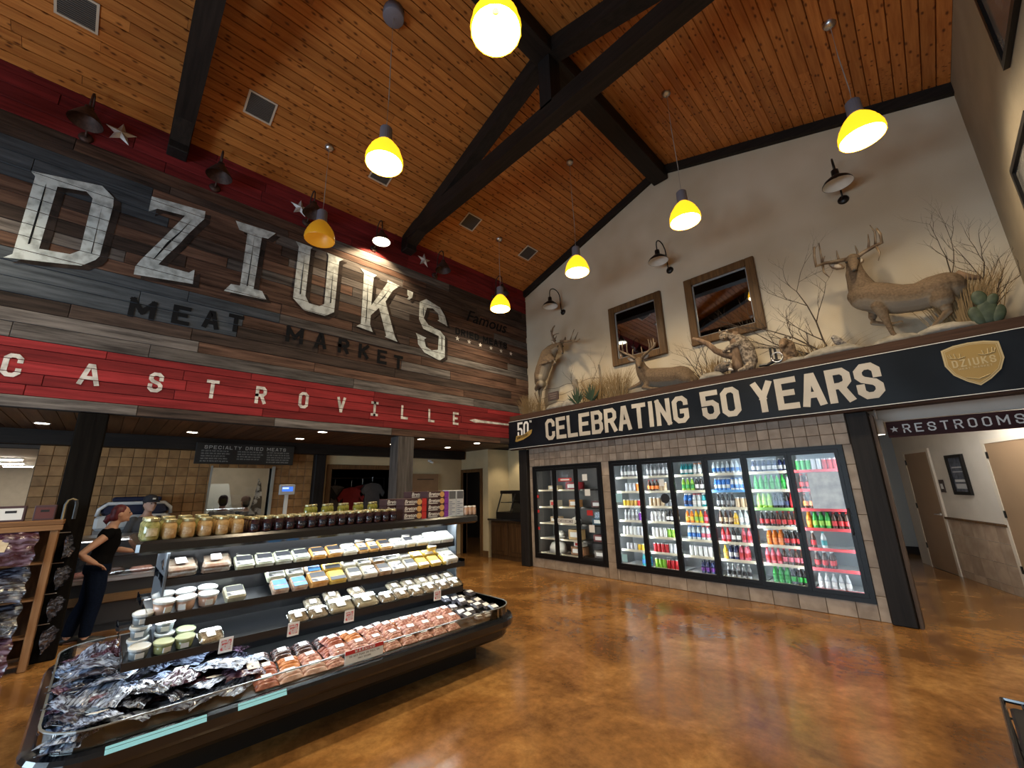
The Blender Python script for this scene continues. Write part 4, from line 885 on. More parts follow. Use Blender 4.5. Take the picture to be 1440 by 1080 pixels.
# ================================================================== pendants, sconces, stars, vents
PEND = 185
def pendant(x, y, on, big_canopy=False):
    zb = 5.545; zc = zceil(x)
    lab = {True: 'lit yellow glass bell pendant lamp', False: 'unlit amber glass bell pendant lamp over the letter U of the sign'}[on]
    t = thing('pendant_lamp', lab, 'lamp', (x, y, zb), 0)
    prof = [(.215,0),(.222,.01),(.215,.09),(.185,.18),(.14,.255),(.095,.31),(.07,.335)]
    seg = 32; ps = prof; mb = MB(); n = len(ps)
    for l, (r, z) in enumerate(ps):
        for i in range(seg): a = 2*math.pi*i/seg; rr = r*(1+(.018 if i % 2 else -.018)*(1 if l > 0 else .2)); mb.v.append((rr*math.cos(a), rr*math.sin(a), z))
    for l in range(n-1):
        for i in range(seg): j = (i+1) % seg; mb.face((l*seg+i, l*seg+j, (l+1)*seg+j, (l+1)*seg+i))
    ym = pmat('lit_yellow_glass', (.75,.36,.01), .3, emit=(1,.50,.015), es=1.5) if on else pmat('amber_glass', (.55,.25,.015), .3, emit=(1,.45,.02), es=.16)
    mb.obj('shade', ym, t, True)
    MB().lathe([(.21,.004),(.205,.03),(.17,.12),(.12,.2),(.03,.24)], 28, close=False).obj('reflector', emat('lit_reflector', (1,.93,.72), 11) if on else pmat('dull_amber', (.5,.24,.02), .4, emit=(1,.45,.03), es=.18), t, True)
    cap = MB()
    cap.lathe([(.07,.325),(.078,.34),(.074,.52),(.055,.54)], 20); cap.obj('socket_cap', pmat('zinc_cap', (.16,.15,.18), .5), t)
    MB().tube([(0,0,.54),(.008,.004,(zc-zb)*.4),(-.006,.003,(zc-zb)*.7),(0,0,zc-zb-.03)], .006, 6).obj('cord', pmat('pendant_cord', (.35,.3,.26), .6), t)
    if big_canopy: MB().lathe([(.13,zc-zb-.1),(.14,zc-zb-.09),(.14,zc-zb+.03)], 20).obj('canopy', pmat('zinc_cap', (.16,.15,.18), .5), t, True)
    else: MB().lathe([(.02,zc-zb-.06),(.06,zc-zb-.04),(.075,zc-zb-.01),(.075,zc-zb+.02)], 16).obj('canopy', STEEL, t, True)
    if on:
        l = bpy.data.lights.new('bulb', 'SPOT'); l.energy = PEND*(1.55 if y < 3 and y > 0 else .85); l.color = (1,.80,.52); l.shadow_soft_size = .10; l.spot_size = math.radians(158); l.spot_blend = .9
        o = link(bpy.data.objects.new('bulb', l), t); o.location = (0,0,.03)
    return t
cols = (-6.1, -3.98, -1.95, .13); near = {(-6.1,5.70): 'over the words DRIED MEATS', (-3.98,5.70): 'before the gable above the two windows', (-1.95,5.70): 'before the gable near the ridge beam', (.13,5.70): 'before the gable above the standing deer', (-3.98,1.83): 'hung from a round dark canopy above the meat case', (-1.95,1.83): 'brightest, beside the king post of the truss', (.13,1.83): 'by the right wall, near the entrance'}
for y in (1.83, 5.70):
    for x in cols:
        t = pendant(x, y, not (x in (-6.1, .13) and y == 1.83), x == -3.98 and y == 1.83)
        if (x, y) in near: t['label'] = ('unlit amber' if (x, y) == (.13, 1.83) else 'lit yellow')+' glass bell pendant lamp '+near[(x, y)]
        t['group'] = 'yellow pendant lamps'
for x in cols[:3]: t = pendant(x, -2.04, True); t['label'] = 'added lit yellow glass bell pendant lamp in the unseen row nearest the shop windows'; t['group'] = 'yellow pendant lamps by the windows'  # unseen row carrying the pendant grid on, added to light the room

RUST = pmat('rusty_metal', (.05,.025,.02), .6, metal=.4, var=.4, scale=20)
def sconce(loc, rz, lab, on=False, reach=.42, m=BLKMET, dull=False):
    """gooseneck barn light: local +y points out from the wall"""
    t = thing('barn_light', lab, 'lamp', loc, rz)
    MB().tube([(0,0,0),(0,.03,0)], [.075,.06], 16).obj('wall_plate', m, t, True)
    r = .14; pts = [(0,.03,0),(0,.07,.03),(0,.09,.2),(0,.10,.34)]
    for i in range(9): a = math.pi*(1-i/8); pts.append((0, .10+(reach-.10)/2*(1+math.cos(a)), .36+.17*math.sin(a)))
    pts.append((0,reach,.24)); MB().tube(pts, .012, 8, (1,0,0)).obj('gooseneck', m, t, True)
    MB().lathe([(.03,.25),(.045,.24),(.048,.16),(.05,.14)], 14, (0,reach,0)).obj('socket', m, t, True)
    cone = m is not BLKMET
    MB().lathe([(.05,.20),(.075,.17),(.13,.08),(.165,.015),(.17,0)] if cone else [(.05,.15),(.10,.11),(.16,.06),(.185,.02),(.19,0)], 24, (0,reach,0), False).obj('shade', m, t, True)
    MB().lathe([(.166,.001),(.125,.08),(.07,.16),(.02,.17)] if cone else [(.186,.001),(.15,.05),(.09,.095),(.02,.12)], 24, (0,reach,0), False).obj('inner_reflector', emat('sconce_lit', (1,.9,.7), 4) if on else (RUST if dull else pmat('sconce_white', (.62,.6,.55), .35)), t, True)
    if on:
        l = bpy.data.lights.new('bulb', 'SPOT'); l.energy = 210; l.color = (1,.74,.44); l.spot_size = math.radians(125); l.spot_blend = .5; l.shadow_soft_size = .05
        o = link(bpy.data.objects.new('bulb', l), t); o.location = (0,reach,.08); o.rotation_euler = (math.radians(-20), 0, 0)
    return t
for (x, z), lab in zip(((-5.817,5.945),(-3.037,5.926),(-.22,5.942)), ('above the leaping deer', 'above the two gable windows', 'above the standing deer')):
    sconce((x, YU-.001, z), math.pi, 'dark gooseneck barn light on the gable wall '+lab, reach=.5)
for i, (y, z) in enumerate(((-.9,6.45),(.52,6.47),(1.88,6.50),(3.16,6.52),(4.62,6.46),(6.40,6.5))):
    sconce((XA+.002, y, z-.08), -math.pi/2, 'rusty gooseneck barn light on the red planks '+('above the letter D','above the letter Z','above the letter U','lit, above the letter K beside the truss','above the apostrophe S','at the gable end')[i], on=(i == 3), reach=.33, m=RUST, dull=i != 3)
GALV = pmat('galvanised_star', (.42,.40,.40), .5, metal=.3, col2=(.6,.58,.57), scale=8)
for i, (y, z) in enumerate(((-.60,6.65),(1.75,6.66),(4.33,6.66),(6.75,6.62))):
    t = thing('barn_star', 'white tin barn star on the red plank strip '+('above the letters D and Z','above the letters I and U','above the apostrophe','at the gable end')[i], 'star', (XA+.004, y, z))
    pts = star((0,0,0), U_, V_, .17, .42); mb = MB(); vs = [(.05,0,0)]+[tuple(p) for p in pts]; mb.add(vs, [(0,1+i_,1+(i_+1)%10) for i_ in range(10)]); mb.obj('star_face', GALV, t)
VENTF = pmat('vent_frame', (.5,.42,.33), .5); VENTD = pmat('vent_dark', (.03,.028,.026), .7)
for i, y in enumerate((-1.11, .80, 2.76, 4.82, 6.63)):
    x = -6.055; t = thing('air_vent', 'square air vent grille in the pine ceiling '+('at the jerky end of the shop','between the first truss and the letter Z','behind the lit pendant over the meat case','over the apostrophe S','at the gable end')[i], 'vent', (x, y, zceil(x)-.004)); t.rotation_euler = (0, -math.atan(SL), 0)
    h = .185; MB().box(-h,h,-h,-h+.025,-.014,0).box(-h,h,h-.025,h,-.014,0).box(-h,-h+.025,-h+.025,h-.025,-.014,0).box(h-.025,h,-h+.025,h-.025,-.014,0).obj('frame', VENTF, t); MB().box(-h+.02,h-.02,-h+.02,h-.02,-.003,-.001).obj('backing', VENTD, t)
    sl = MB().box(-.004,.004,-h+.025,h-.025,-.012,-.003).mesh('slat', pmat('vent_slat', (.12,.10,.085), .6))
    for k in range(13): inst('slat', sl, t, (-h+.04+k*.0242, 0, 0))
# gable windows that mirror the room
def mirror_glass():
    m = bpy.data.materials.new('reflecting_pane'); m.use_nodes = True; b = m.node_tree.nodes['Principled BSDF']; b.inputs['Base Color'].default_value = (.42,.42,.42,1); b.inputs['Metallic'].default_value = 1; b.inputs['Roughness'].default_value = .03; return m
MIR = mirror_glass()
for n, (x0, x1) in enumerate(((-4.51,-3.28),(-2.79,-1.55))):
    z0, z1 = 4.195, 5.55; f = .14
    wn = struct(MB().cbox(x0, x0+f, YU-.07, YU+.01, z0, z1, .008).cbox(x1-f, x1, YU-.07, YU+.01, z0, z1, .008).cbox(x0+f, x1-f, YU-.07, YU+.01, z0, z0+f, .008).cbox(x0+f, x1-f, YU-.07, YU+.01, z1-f, z1, .008), 'window_%d' % (n+6), BROWNTRIM)
    MB().box(x0+f, x0+f+.02, YU-.03, YU-.002, z0+f, z1-f).box(x1-f-.02, x1-f, YU-.03, YU-.002, z0+f, z1-f).box(x0+f, x1-f, YU-.03, YU-.002, z0+f, z0+f+.02).box(x0+f, x1-f, YU-.03, YU-.002, z1-f-.02, z1-f).obj('sash', pmat('window_sash_grey', (.25,.25,.25), .4), wn)
    MB().box(x0+f+.02, x1-f-.02, YU-.012, YU-.004, z0+f+.02, z1-f-.02).obj('pane', MIR, wn)
# framed pictures on the right wall
for lab, y0, y1, z0, z1 in (('large black framed picture high on the right wall', 3.6, 5.273, 5.264, 6.4), ('black framed picture on the right wall near the gable corner', 5.2, 6.235, 3.7, 4.76)):
    t = thing('wall_picture', lab, 'picture', (XC-.002, y0, z0)); a, b = y1-y0, z1-z0
    MB().box(-.04,0,0,.06,0,b).box(-.04,0,a-.06,a,0,b).box(-.04,0,.06,a-.06,0,.06).box(-.04,0,.06,a-.06,b-.06,b).obj('frame', BLKMET, t); MB().box(-.015,0,.06,a-.06,.06,b-.06).obj('picture', pmat('picture_print', (.10,.10,.10), .15, col2=(.22,.21,.2), scale=3), t)
# ================================================================== island meat case
def rrect(x0, x1, y0, y1, r, n=7):
    pts = []
    for cx, cy, a0 in ((x1-r, y0+r, -90), (x1-r, y1-r, 0), (x0+r, y1-r, 90), (x0+r, y0+r, 180)):
        for i in range(n+1): a = math.radians(a0+90*i/n); pts.append((cx+r*math.cos(a), cy+r*math.sin(a)))
    return pts
def loft(levels, r=.32, cap0=True, cap1=True, x0=-1.05, x1=1.05, y0=-1.76, y1=1.76):
    mb = MB(); n = None; vs = []
    for ins, z in levels:
        p = rrect(x0+ins, x1-ins, y0+ins, y1-ins, max(.03, r-ins)); n = len(p); vs += [(x, y, z) for x, y in p]
    fs = [(l*n+i, l*n+(i+1)%n, (l+1)*n+(i+1)%n, (l+1)*n+i) for l in range(len(levels)-1) for i in range(n)]
    if cap0: fs.append(tuple(range(n-1,-1,-1)))
    if cap1: fs.append(tuple((len(levels)-1)*n+i for i in range(n)))
    return mb.add(vs, fs)
CX, CY = -4.40, 1.65
case = thing('meat_case', 'black island refrigerated case of cheeses, sausages and jerky with jars on top', 'display case', (CX, CY, 0))
CASEBLK = pmat('case_black', (.010,.011,.013), .3, coat=.4)
loft([(.36,0),(.36,.17),(.34,.19)]).obj('toe_kick', pmat('kick_black', (.012,.012,.012), .5), case)
loft([(.30,.19),(.10,.21),(.07,.24),(.07,.31),(.10,.33)], cap1=False).obj('lower_body', CASEBLK, case)
loft([(.04,.30),(.012,.315),(0,.335),(0,.385),(.012,.405),(.05,.412),(.085,.405),(.085,.37)], cap0=False, cap1=False).obj('bumper_rim', BLKGLOSS, case)
loft([(.085,.372),(.20,.374)], cap0=False, cap1=True).obj('well_floor', pmat('well_black', (.02,.021,.023), .4), case)
mb = loft([(.058,.405),(.058,.505)], cap0=False, cap1=False); mb2 = loft([(.064,.505),(.064,.405)], cap0=False, cap1=False); mb.add(mb2.v, mb2.f); mb.obj('glass_guard', glassmat('case_glass', (.97,.99,.99), .06), case)
loft([(.055,.503),(.055,.509),(.067,.509),(.067,.503)], cap0=False, cap1=False).obj('guard_edge', pmat('guard_edge_trim', (.30,.33,.34), .2, metal=.5), case)
# raised decks under the meat, front and back, and the middle housing that carries the shelves
for s in (1, -1):
    MB().add([(s*.93,-1.55,.376),(s*.93,1.55,.376),(s*.35,1.55,.376),(s*.35,-1.55,.376),(s*.93,-1.55,.395),(s*.93,1.55,.395),(s*.35,1.55,.52),(s*.35,-1.55,.52)],
         [(3,2,1,0),(4,5,6,7),(0,1,5,4),(2,3,7,6),(1,2,6,5),(3,0,4,7)] if s > 0 else [(0,1,2,3),(7,6,5,4),(4,5,1,0),(6,7,3,2),(5,6,2,1),(7,4,0,3)]).obj('product_deck', pmat('deck_black', (.018,.019,.02), .35), case)
MB().box(-.16, .16, -1.22, 1.38, .376, 1.30).obj('core', CASEBLK, case)
for y in (-1.235, 1.38): MB().box(-.33, .33, y, y+.014, .376, 1.3).obj('end_panel', pmat('case_grey_panel', (.12,.135,.15), .4), case)
MB().cbox(-.50, .50, -1.43, 1.58, 1.31, 1.40, .02).obj('top_shelf', BLKGLOSS, case)
LEDC = emat('case_led', (.88,.96,1), 25)
SHV = [('t1', -4.10, 1.085, .41, 3.05, .27), ('t2', -3.93, .885, .34, 3.05, .40), ('t3', -3.80, .665, .25, 2.93, .50)]
TILT = math.radians(9)
for nm, xf, zf, ya, yb, dp in SHV:
    for s in (1, -1):
        xl = (xf-CX); mb = MB()
        P = [(xl, zf-.028-.0), (xl, zf+.022), (xl-.008, zf+.022), (xl-.008, zf), (xl-dp, zf+dp*math.tan(TILT)), (xl-dp, zf+dp*math.tan(TILT)-.018), (xl-.02, zf-.028)]
        n = len(P); vs = [(s*a, y, b) for y in (ya-CY, yb-CY) for a, b in P]
        fs = [(i,(i+1)%n,n+(i+1)%n,n+i) if s < 0 else (n+i,n+(i+1)%n,(i+1)%n,i) for i in range(n)]+[tuple(range(n)), tuple(range(2*n-1,n-1,-1))]
        mb.add(vs, fs); o = mb.obj('shelf', CASEBLK, case)
        for y in (ya-CY, yb-CY-.004): MB().box(min(s*(xl-dp*.95), s*xl), max(s*(xl-dp*.95), s*xl), y, y+.004, zf+.0, zf+.05).obj('end_guard', GLASS, o)
        MB().box(min(s*(xl-.06), s*(xl-.03)), max(s*(xl-.06), s*(xl-.03)), ya-CY+.05, yb-CY-.05, zf-.03, zf-.019).obj('light_strip', LEDC, o)
for s in (1, -1): MB().box(min(s*.28, s*.34), max(s*.28, s*.34), -1.3, 1.4, 1.299, 1.31).obj('light_strip', LEDC, case)
def shelf_z(k, x): 
    nm, xf, zf, ya, yb, dp = SHV[k]; return zf+.001+max(0, xf-.008-x)*math.tan(TILT)
BLUESTRIP = pmat('pale_blue_rail', (.30,.72,.90), .25)
for y0, y1 in ((.22,.66),(.82,1.10)): MB().add([(1.052,y0-CY,.385),(1.052,y1-CY,.385),(1.030,y1-CY,.416),(1.030,y0-CY,.416)], [(0,1,2,3)]).obj('label_strip', BLUESTRIP, case)
# signs on the case
t = thing('warning_sign', 'white plate headed WARNING in red on the guard glass of the meat case', 'sign', (-3.403, 1.66, .43)); t.rotation_euler = (0,0,math.pi/2)
MB().box(-.155,.155,-.004,0,0,.092).obj('plate', pmat('sign_white', (.72,.76,.76), .4), t); MB().box(-.155,.155,-.006,-.004,.064,.092).obj('red_band', RD, t)
mb = MB(); X1 = Vector((1,0,0)); tw_ = textw('WARNING', .018, .007); write(mb, 'WARNING', (-tw_/2,-.0075,.068), X1, V_, .02, .018, .0045, .007); mb.obj('heading', PAPER, t)
for ln, z_ in (('DO NOT PUSH OR PULL ON', .042), ('MAY CAUSE', .02)): mb = MB(); tw_ = textw(ln, .008, .004); write(mb, ln, (-tw_/2,-.006,z_), X1, V_, .011, .008, .002, .004); mb.obj('fine_print', BLACK, t)
TAGR = pmat('tag_print', (.55,.5,.5), .5, col2=(.5,.06,.06), scale=60, lo=.5, hi=.56)
for i, (px, py) in enumerate(((318,908),(413,887),(492,866),(616,836))):
    p = atX(px, py, -3.785); t = thing('price_tag', 'white price card with red print on the lowest shelf edge, '+('beside the green dip cups','under the chicken trays','under the big white tray','by the far end')[i], 'tag', (-3.797, p.y, .61))
    MB().box(0,.003,-.042,.042,0,.095).obj('card', PAPER, t); MB().box(.003,.004,-.032,.032,.015,.08).obj('print', TAGR, t)

# ---------------------------------------------------------------- jars on the top shelf
LIDG = pmat('jar_lid_gold', (.42,.38,.22), .35, metal=.6)
def jar(kind):
    r, h, body = {'pickle': (.047, .15, pmat('pickle_brine', (.16,.17,.05), .12, col2=(.38,.36,.15), scale=30, coat=.6)), 'tan': (.042, .135, pmat('tan_relish', (.32,.19,.07), .15, col2=(.5,.34,.16), scale=25, coat=.6)), 'dark': (.037, .115, pmat('dark_jam', (.012,.008,.012), .1, col2=(.05,.015,.02), scale=20, coat=.6)), 'green': (.04, .125, pmat('green_relish', (.12,.13,.02), .15, col2=(.28,.27,.06), scale=25, coat=.6)), 'peach': (.045, .12, pmat('peach_jar', (.42,.26,.17), .2, col2=(.55,.38,.28), scale=20, coat=.5))}[kind]
    t = thing('jar', '', 'jar'); MB().lathe([(r*.85,0),(r,.012),(r,h*.7),(r*.78,h*.82),(r*.78,h*.86)], 14).obj('glass_body', body, t, True)
    MB().lathe([(r*.84,h*.85),(r*.86,h*.87),(r*.86,h*.98),(r*.8,h)], 14).obj('lid', LIDG if kind != 'peach' else WHITE, t)
    if kind in ('dark', 'tan', 'pickle'):
        mb = MB(); n = 5
        for j in range(n+1): a = -.7+1.4*j/n; mb.v += [(r*1.015*math.cos(a), r*1.015*math.sin(a), h*.2), (r*1.015*math.cos(a), r*1.015*math.sin(a), h*.55)]
        for j in range(n): mb.face((2*j,2*j+2,2*j+3,2*j+1))
        mb.obj('label', {'dark': pmat('jam_label', (.01,.012,.025), .4, col2=(.5,.55,.6), scale=80, lo=.56, hi=.62), 'tan': pmat('tan_label', (.35,.22,.10), .5, col2=(.55,.42,.26), scale=60), 'pickle': pmat('pickle_label', (.4,.34,.2), .5, col2=(.6,.55,.4), scale=40)}[kind], t)
    return t
PROTO = {}
def put(kind, maker, loc, label, group=None, rz=0, rot=None, sc=None):
    key = (maker.__qualname__, kind)
    if key not in PROTO: PROTO[key] = maker(kind); o = PROTO[key]
    else: o = copy_tree(PROTO[key])
    o.location = loc; o.rotation_euler = rot if rot else (0, 0, rz)
    if sc: o.scale = sc
    tag(o, label); 
    if group: o['group'] = group
    elif 'group' in o: del o['group']
    return o
ROWN = ['in the front row', 'in the second row', 'in the third row', 'in the fourth row', 'in the row along the far edge']
for row in range(4):
    x = -3.965-row*.1; y = .285
    for i in range(6):
        k = 'pickle' if i == 0 or row > 1 and i < 4 else 'tan'
        put(k, jar, (x, y+i*.105+R.uniform(-.004,.004), 1.40), '%s jar with gold lid %s on the meat case top' % ({'pickle': 'green pickle', 'tan': 'tan relish'}[k], ROWN[row]), 'pickle and relish jars on the meat case', R.uniform(-.3,.3))
for row in range(4):
    x = -3.955-row*.088; y = .925
    for i in range(15 if row < 2 else 14):
        k = 'dark'
        put(k, jar, (x, y+i*.0875+R.uniform(-.003,.003), 1.40), 'dark jam jar with gold lid %s on the meat case top' % ROWN[row], 'dark jam jars on the meat case', R.uniform(-.25,.25))
MB().cbox(-.44, -.12, -.2, 1.1, 1.40, 1.45, .005).obj('jar_riser', CASEBLK, case)
for i in range(14): put('green', jar, (-4.62-.1*(i%2), 1.55+i*.085, 1.452), 'olive green jar with gold lid on the riser along the far edge', 'olive jars on the riser')
for i in range(3): put('peach', jar, (-3.96, 3.085+.06*i, 1.40), 'peach coloured jar with white lid at the end of the meat case top', 'peach jars on the meat case', sc=(.62,.62,.85))

# ---------------------------------------------------------------- cracker boxes
def cracker(kind):
    w_, h_, d_ = .275, .069, .16; t = thing('cracker_box', '', 'box')
    MB().cbox(-d_, 0, 0, w_, 0, h_, .002).obj('carton', pmat('cracker_brown', (.05,.022,.025), .45), t)
    ec = RD if kind == 'red' else pmat('cracker_purple', (.22,.04,.36), .45)
    MB().box(-d_-.0005, .001, w_*.80, w_+.001, .0008, h_-.0008).obj('colour_end', ec, t)
    mb = MB(); mb.poly([[(.0016, w_*.68+.031*math.cos(a*.45), h_/2+.031*math.sin(a*.45)) for a in range(14)]]); mb.obj('cracker_picture', pmat('cracker_gold', (.62,.36,.13), .5, var=.1, scale=60), t)
    o = inst('brand_words', text_mesh('Breton', .052, 'brand_words', PAPER, .2, .0012), t, (.0018, .008, .024), (math.pi/2, 0, math.pi/2))
    MB().box(.001, .0014, .012, .13, .008, .016).obj('print_bar', PAPER, t)
    return t
for s_, y, n, lab in (('red', 2.262, 3, 'brown cracker box with red end'), ('purple', 2.552, 4, 'brown cracker box with purple end')):
    for i in range(n): put(s_, cracker, (-3.945, y, 1.40+i*.07), '%s, %s in its stack on the meat case' % (lab, ('lowest','second','third','topmost')[i] if n == 4 else ('lowest','middle','topmost')[i]))
for s_, y, n in (('red', 2.262, 3), ('purple', 2.552, 4)):
    for i in range(n): put(s_, cracker, (-4.13, y-.10, 1.40+i*.07), 'cracker box in the stack behind the %s ended boxes, %s' % (s_, ('lowest','second up','third up','topmost')[i]))
def tallbox(kind):
    t = thing('white_box', '', 'box'); MB().cbox(-.12, 0, 0, .105, 0, .285, .002).obj('carton', pmat('box_white', (.55,.6,.66), .4), t)
    MB().box(.0005, .0015, .008, .097, .19, .275).obj('dark_panel', pmat('box_grey_panel', (.12,.13,.15), .4), t); mb = MB()
    for j in range(7): mb.box(.0005, .0014, .012, .05+.04*(j%2), .02+j*.022, .03+j*.022)
    mb.obj('print', pmat('box_print', (.25,.3,.4), .5), t); return t
for i, y in enumerate((2.832, 2.942)): put('tallbox', tallbox, (-3.95, y, 1.40), 'tall white printed box beside the %s' % ('purple ended cracker boxes' if i == 0 else 'peach jars at the end of the case top'))

# ---------------------------------------------------------------- packaged foods
FILM = dict(rough=.16, coat=.5)
def block(w_, h_, d_, body, lab, lab2=None):
    """vacuum-packed block lying on a shelf: w along the shelf (y), d back (x), h up"""
    def mk(kind):
        t = thing('cheese_pack', '', 'package'); MB().cbox(-d_, 0, -w_/2, w_/2, 0, h_, min(.012, h_*.25)).obj('food', body, t, False)
        MB().box(-d_*.85, -d_*.42, -w_*.42, w_*.42, h_-.0005, h_+.0012).obj('top_label', lab2 or lab, t)
        MB().box(-d_*.36, -d_*.06, -w_*.44, w_*.44, h_-.0005, h_+.0012).obj('label', lab, t)
        return t
    return mk
def food(n, a, b, s=30): return pmat('food_'+n, a, .22, col2=b, scale=s, coat=.5)
PALE = food('pale_cheese', (.40,.40,.28), (.55,.54,.40)); ORNG = food('orange_cheese', (.5,.24,.06), (.62,.36,.12)); YELL = food('yellow_cheese', (.55,.36,.05), (.68,.48,.10)); CREM = food('cream_cheese', (.5,.45,.33), (.62,.58,.46)); MEATP = food('pork_salad', (.36,.2,.13), (.55,.48,.38), 18)
LBW = pmat('label_print', (.6,.6,.57), .45, col2=(.05,.05,.05), scale=45, stretch=(1,.25,1), lo=.56, hi=.6); LBK = pmat('label_black', (.03,.03,.035), .4); LBB = pmat('label_blue', (.04,.22,.55), .35, col2=(.1,.35,.65), scale=9); LBY = pmat('label_yellow', (.75,.45,.02), .4)
MK = {'pale': block(.135,.06,.15,PALE,LBW,LBK), 'orange': block(.13,.06,.15,ORNG,LBW,LBK), 'cream': block(.14,.06,.15,CREM,LBW,LBW), 'dark': block(.10,.055,.15,ORNG,LBK,LBW), 'white': block(.12,.065,.15,CREM,PAPER,LBK),
      'blue': block(.12,.06,.15,MEATP,LBB,LBB), 'wheel': block(.15,.06,.15,YELL,LBK,LBY), 'yellowbag': block(.12,.055,.15,YELL,PAPER,LBY), 'tan': block(.15,.07,.16,ORNG,LBW,LBK), 'brown': block(.13,.06,.15,food('brown_cheese',(.2,.11,.05),(.42,.27,.14)),LBW,LBK), 'ivory': block(.17,.07,.18,food('ivory_bag',(.5,.5,.44),(.7,.7,.62),14),PAPER,LBW)}
DESC = {'pale': 'pale cheese pack with black and white label', 'orange': 'orange cheese pack with white label', 'cream': 'cream cheese pack with printed label', 'dark': 'orange cheese pack with black label', 'white': 'white labelled cheese pack', 'blue': 'cheese pack with a bright blue label', 'wheel': 'yellow cheese pack with small black label', 'yellowbag': 'yellow topped cheese pack with plain white label', 'tan': 'large tan cheese block', 'brown': 'brown smoked cheese pack', 'ivory': 'big ivory shredded cheese bag'}
SHN = ['case top shelf', 'case middle shelf', 'case lowest shelf']
def lay(k, shelf, y, depth, extra_rot=0, up_=0.0, tilt=.0):
    x = SHV[shelf][1]-.012-depth; z = shelf_z(shelf, x)+.002+up_+(.028 if depth > .1 else 0); tilt += .30 if depth < .1 else .36
    return put(k, MK[k], (x, y, z), '%s %s on the %s' % (DESC[k], 'at the back' if depth > .1 else 'at the front', SHN[shelf]), '%ss on the %s' % (k+' cheese pack', SHN[shelf]), rot=(0, TILT+tilt, extra_rot))
# top tier: two rows, the back one stacked a little higher
seq = ['pale','pale','pale','pale','orange','orange','cream','dark','dark','orange','cream','white','cream','ivory','ivory']
y = .86
for k in seq:
    wv = {'ivory': .17, 'dark': .105, 'white': .125}.get(k, .14); lay(k, 0, y+wv/2, 0, R.uniform(-.05,.05)); 
    if k not in ('ivory',): lay(k if k != 'dark' else 'white', 0, y+wv/2+.01, .152, R.uniform(-.05,.05), .02)
    y += wv+.006
# middle tier
seq = ['blue','blue','tan','wheel','white','cream','brown','cream','white','yellowbag','yellowbag','yellowbag']
y = 1.10
for i, k in enumerate(seq):
    wv = {'tan': .155, 'wheel': .155}.get(k, .14); lay(k, 1, y+wv/2, .0, R.uniform(-.06,.06)); lay({'tan': 'blue', 'blue': 'pale'}.get(k, k), 1, y+wv/2, .155, R.uniform(-.06,.06), .022); y += wv+.008
lay('ivory', 1, 2.88, 0, .1); lay('ivory', 1, 2.86, .17, -.05, .03); lay('yellowbag', 1, 2.72, .15, .2, .09)
def clamshell(kind):
    w_, d_, h_ = {'salad': (.20,.21,.105), 'tray': (.15,.13,.05), 'bigtray': (.22,.17,.06)}[kind]; t = thing('clamshell_tray', '', 'tray')
    fd = {'salad': MEATP, 'tray': food('chicken_salad', (.30,.22,.15), (.58,.5,.38), 40), 'bigtray': food('pale_pastry', (.5,.46,.36), (.68,.64,.54), 20)}[kind]
    MB().cbox(-d_*.95, -.004, -w_*.47, w_*.47, .004, h_*.8, .014).obj('food', fd, t)
    mb = MB(); L0 = rrect(-d_, 0, -w_/2, w_/2, .025, 4); n = len(L0)
    lv = [(.90,0),(1.0,h_*.5),(1.04,h_*.5),(1.04,h_*.56),(.98,h_*.56),(.88,h_)]
    for k, z in lv: mb.v += [(-d_/2+(a+d_/2)*k, b*k, z) for a, b in L0]
    for l in range(len(lv)-1):
        for i in range(n): mb.face((l*n+i, l*n+(i+1)%n, (l+1)*n+(i+1)%n, (l+1)*n+i))
    mb.face(tuple((len(lv)-1)*n+i for i in range(n))); mb.obj('clear_lid', glassmat('clamshell_plastic', (.93,.95,.95), .14, .08), t)
    MB().box(-d_*.62, -d_*.2, -w_*.2, w_*.14, h_+.0005, h_+.002).obj('label', PAPER, t); return t
def putc(kind, shelf, y, depth, lab, rz=0, up_=0):
    x = SHV[shelf][1]-.014-depth; return put(kind, clamshell, (x, y, shelf_z(shelf, x)+.004+up_+(.02 if depth > .1 else 0)), lab, kind+' clamshells on the '+SHN[shelf], rot=(0, TILT+.22, rz))
putc('salad', 0, .52, .01, 'large clear clamshell of shredded pork at the open end of the top shelf', .1); putc('salad', 0, .735, .01, 'large clear clamshell of shredded pork next to the pale cheese packs', -.05)
y = 1.22
for i in range(11):
    putc('bigtray' if i in (2, 3) else 'tray', 2, y+(.11 if i in (2,3) else .078), .01, 'clear tray of %s at the front of the lowest shelf' % ('white pastries' if i in (2,3) else 'chicken salad'), R.uniform(-.08,.08))
    if i not in (0, 4): putc('tray', 2, y+.08, .165, 'clear tray of chicken salad at the back of the lowest shelf', R.uniform(-.1,.1), .03 if i in (2,3) else .0)
    y += .232 if i in (2,3) else .158
    if y > 2.8: break
putc('tray', 2, .72, .01, 'lone clear tray of salad beside the green dip cups', .1)
def cup(kind):
    r, h, c_, l_ = {'soup': (.062,.075,food('pink_spread',(.45,.28,.2),(.55,.37,.28),20), pmat('cup_lid_clear',(.55,.57,.56),.25)), 'green': (.055,.06,food('green_dip',(.20,.24,.10),(.34,.38,.18),24), pmat('cup_lid_green',(.36,.40,.24),.25)), 'white': (.056,.06,pmat('cup_grey',(.14,.16,.17),.3), pmat('cup_lid_clear',(.55,.57,.56),.25))}[kind]
    t = thing('deli_cup', '', 'cup'); MB().lathe([(r*.8,0),(r*.84,.004),(r*.97,h)], 18).obj('cup', c_, t, True); MB().lathe([(r*1.05,h-.004),(r*1.06,h+.008),(r*.95,h+.012),(r*.93,h+.008),(r*.1,h+.008)], 18).obj('lid', l_, t); 
    MB().box(r*.80, r*.99, -.022, .022, h*.2, h*.7).obj('label', PAPER, t); return t
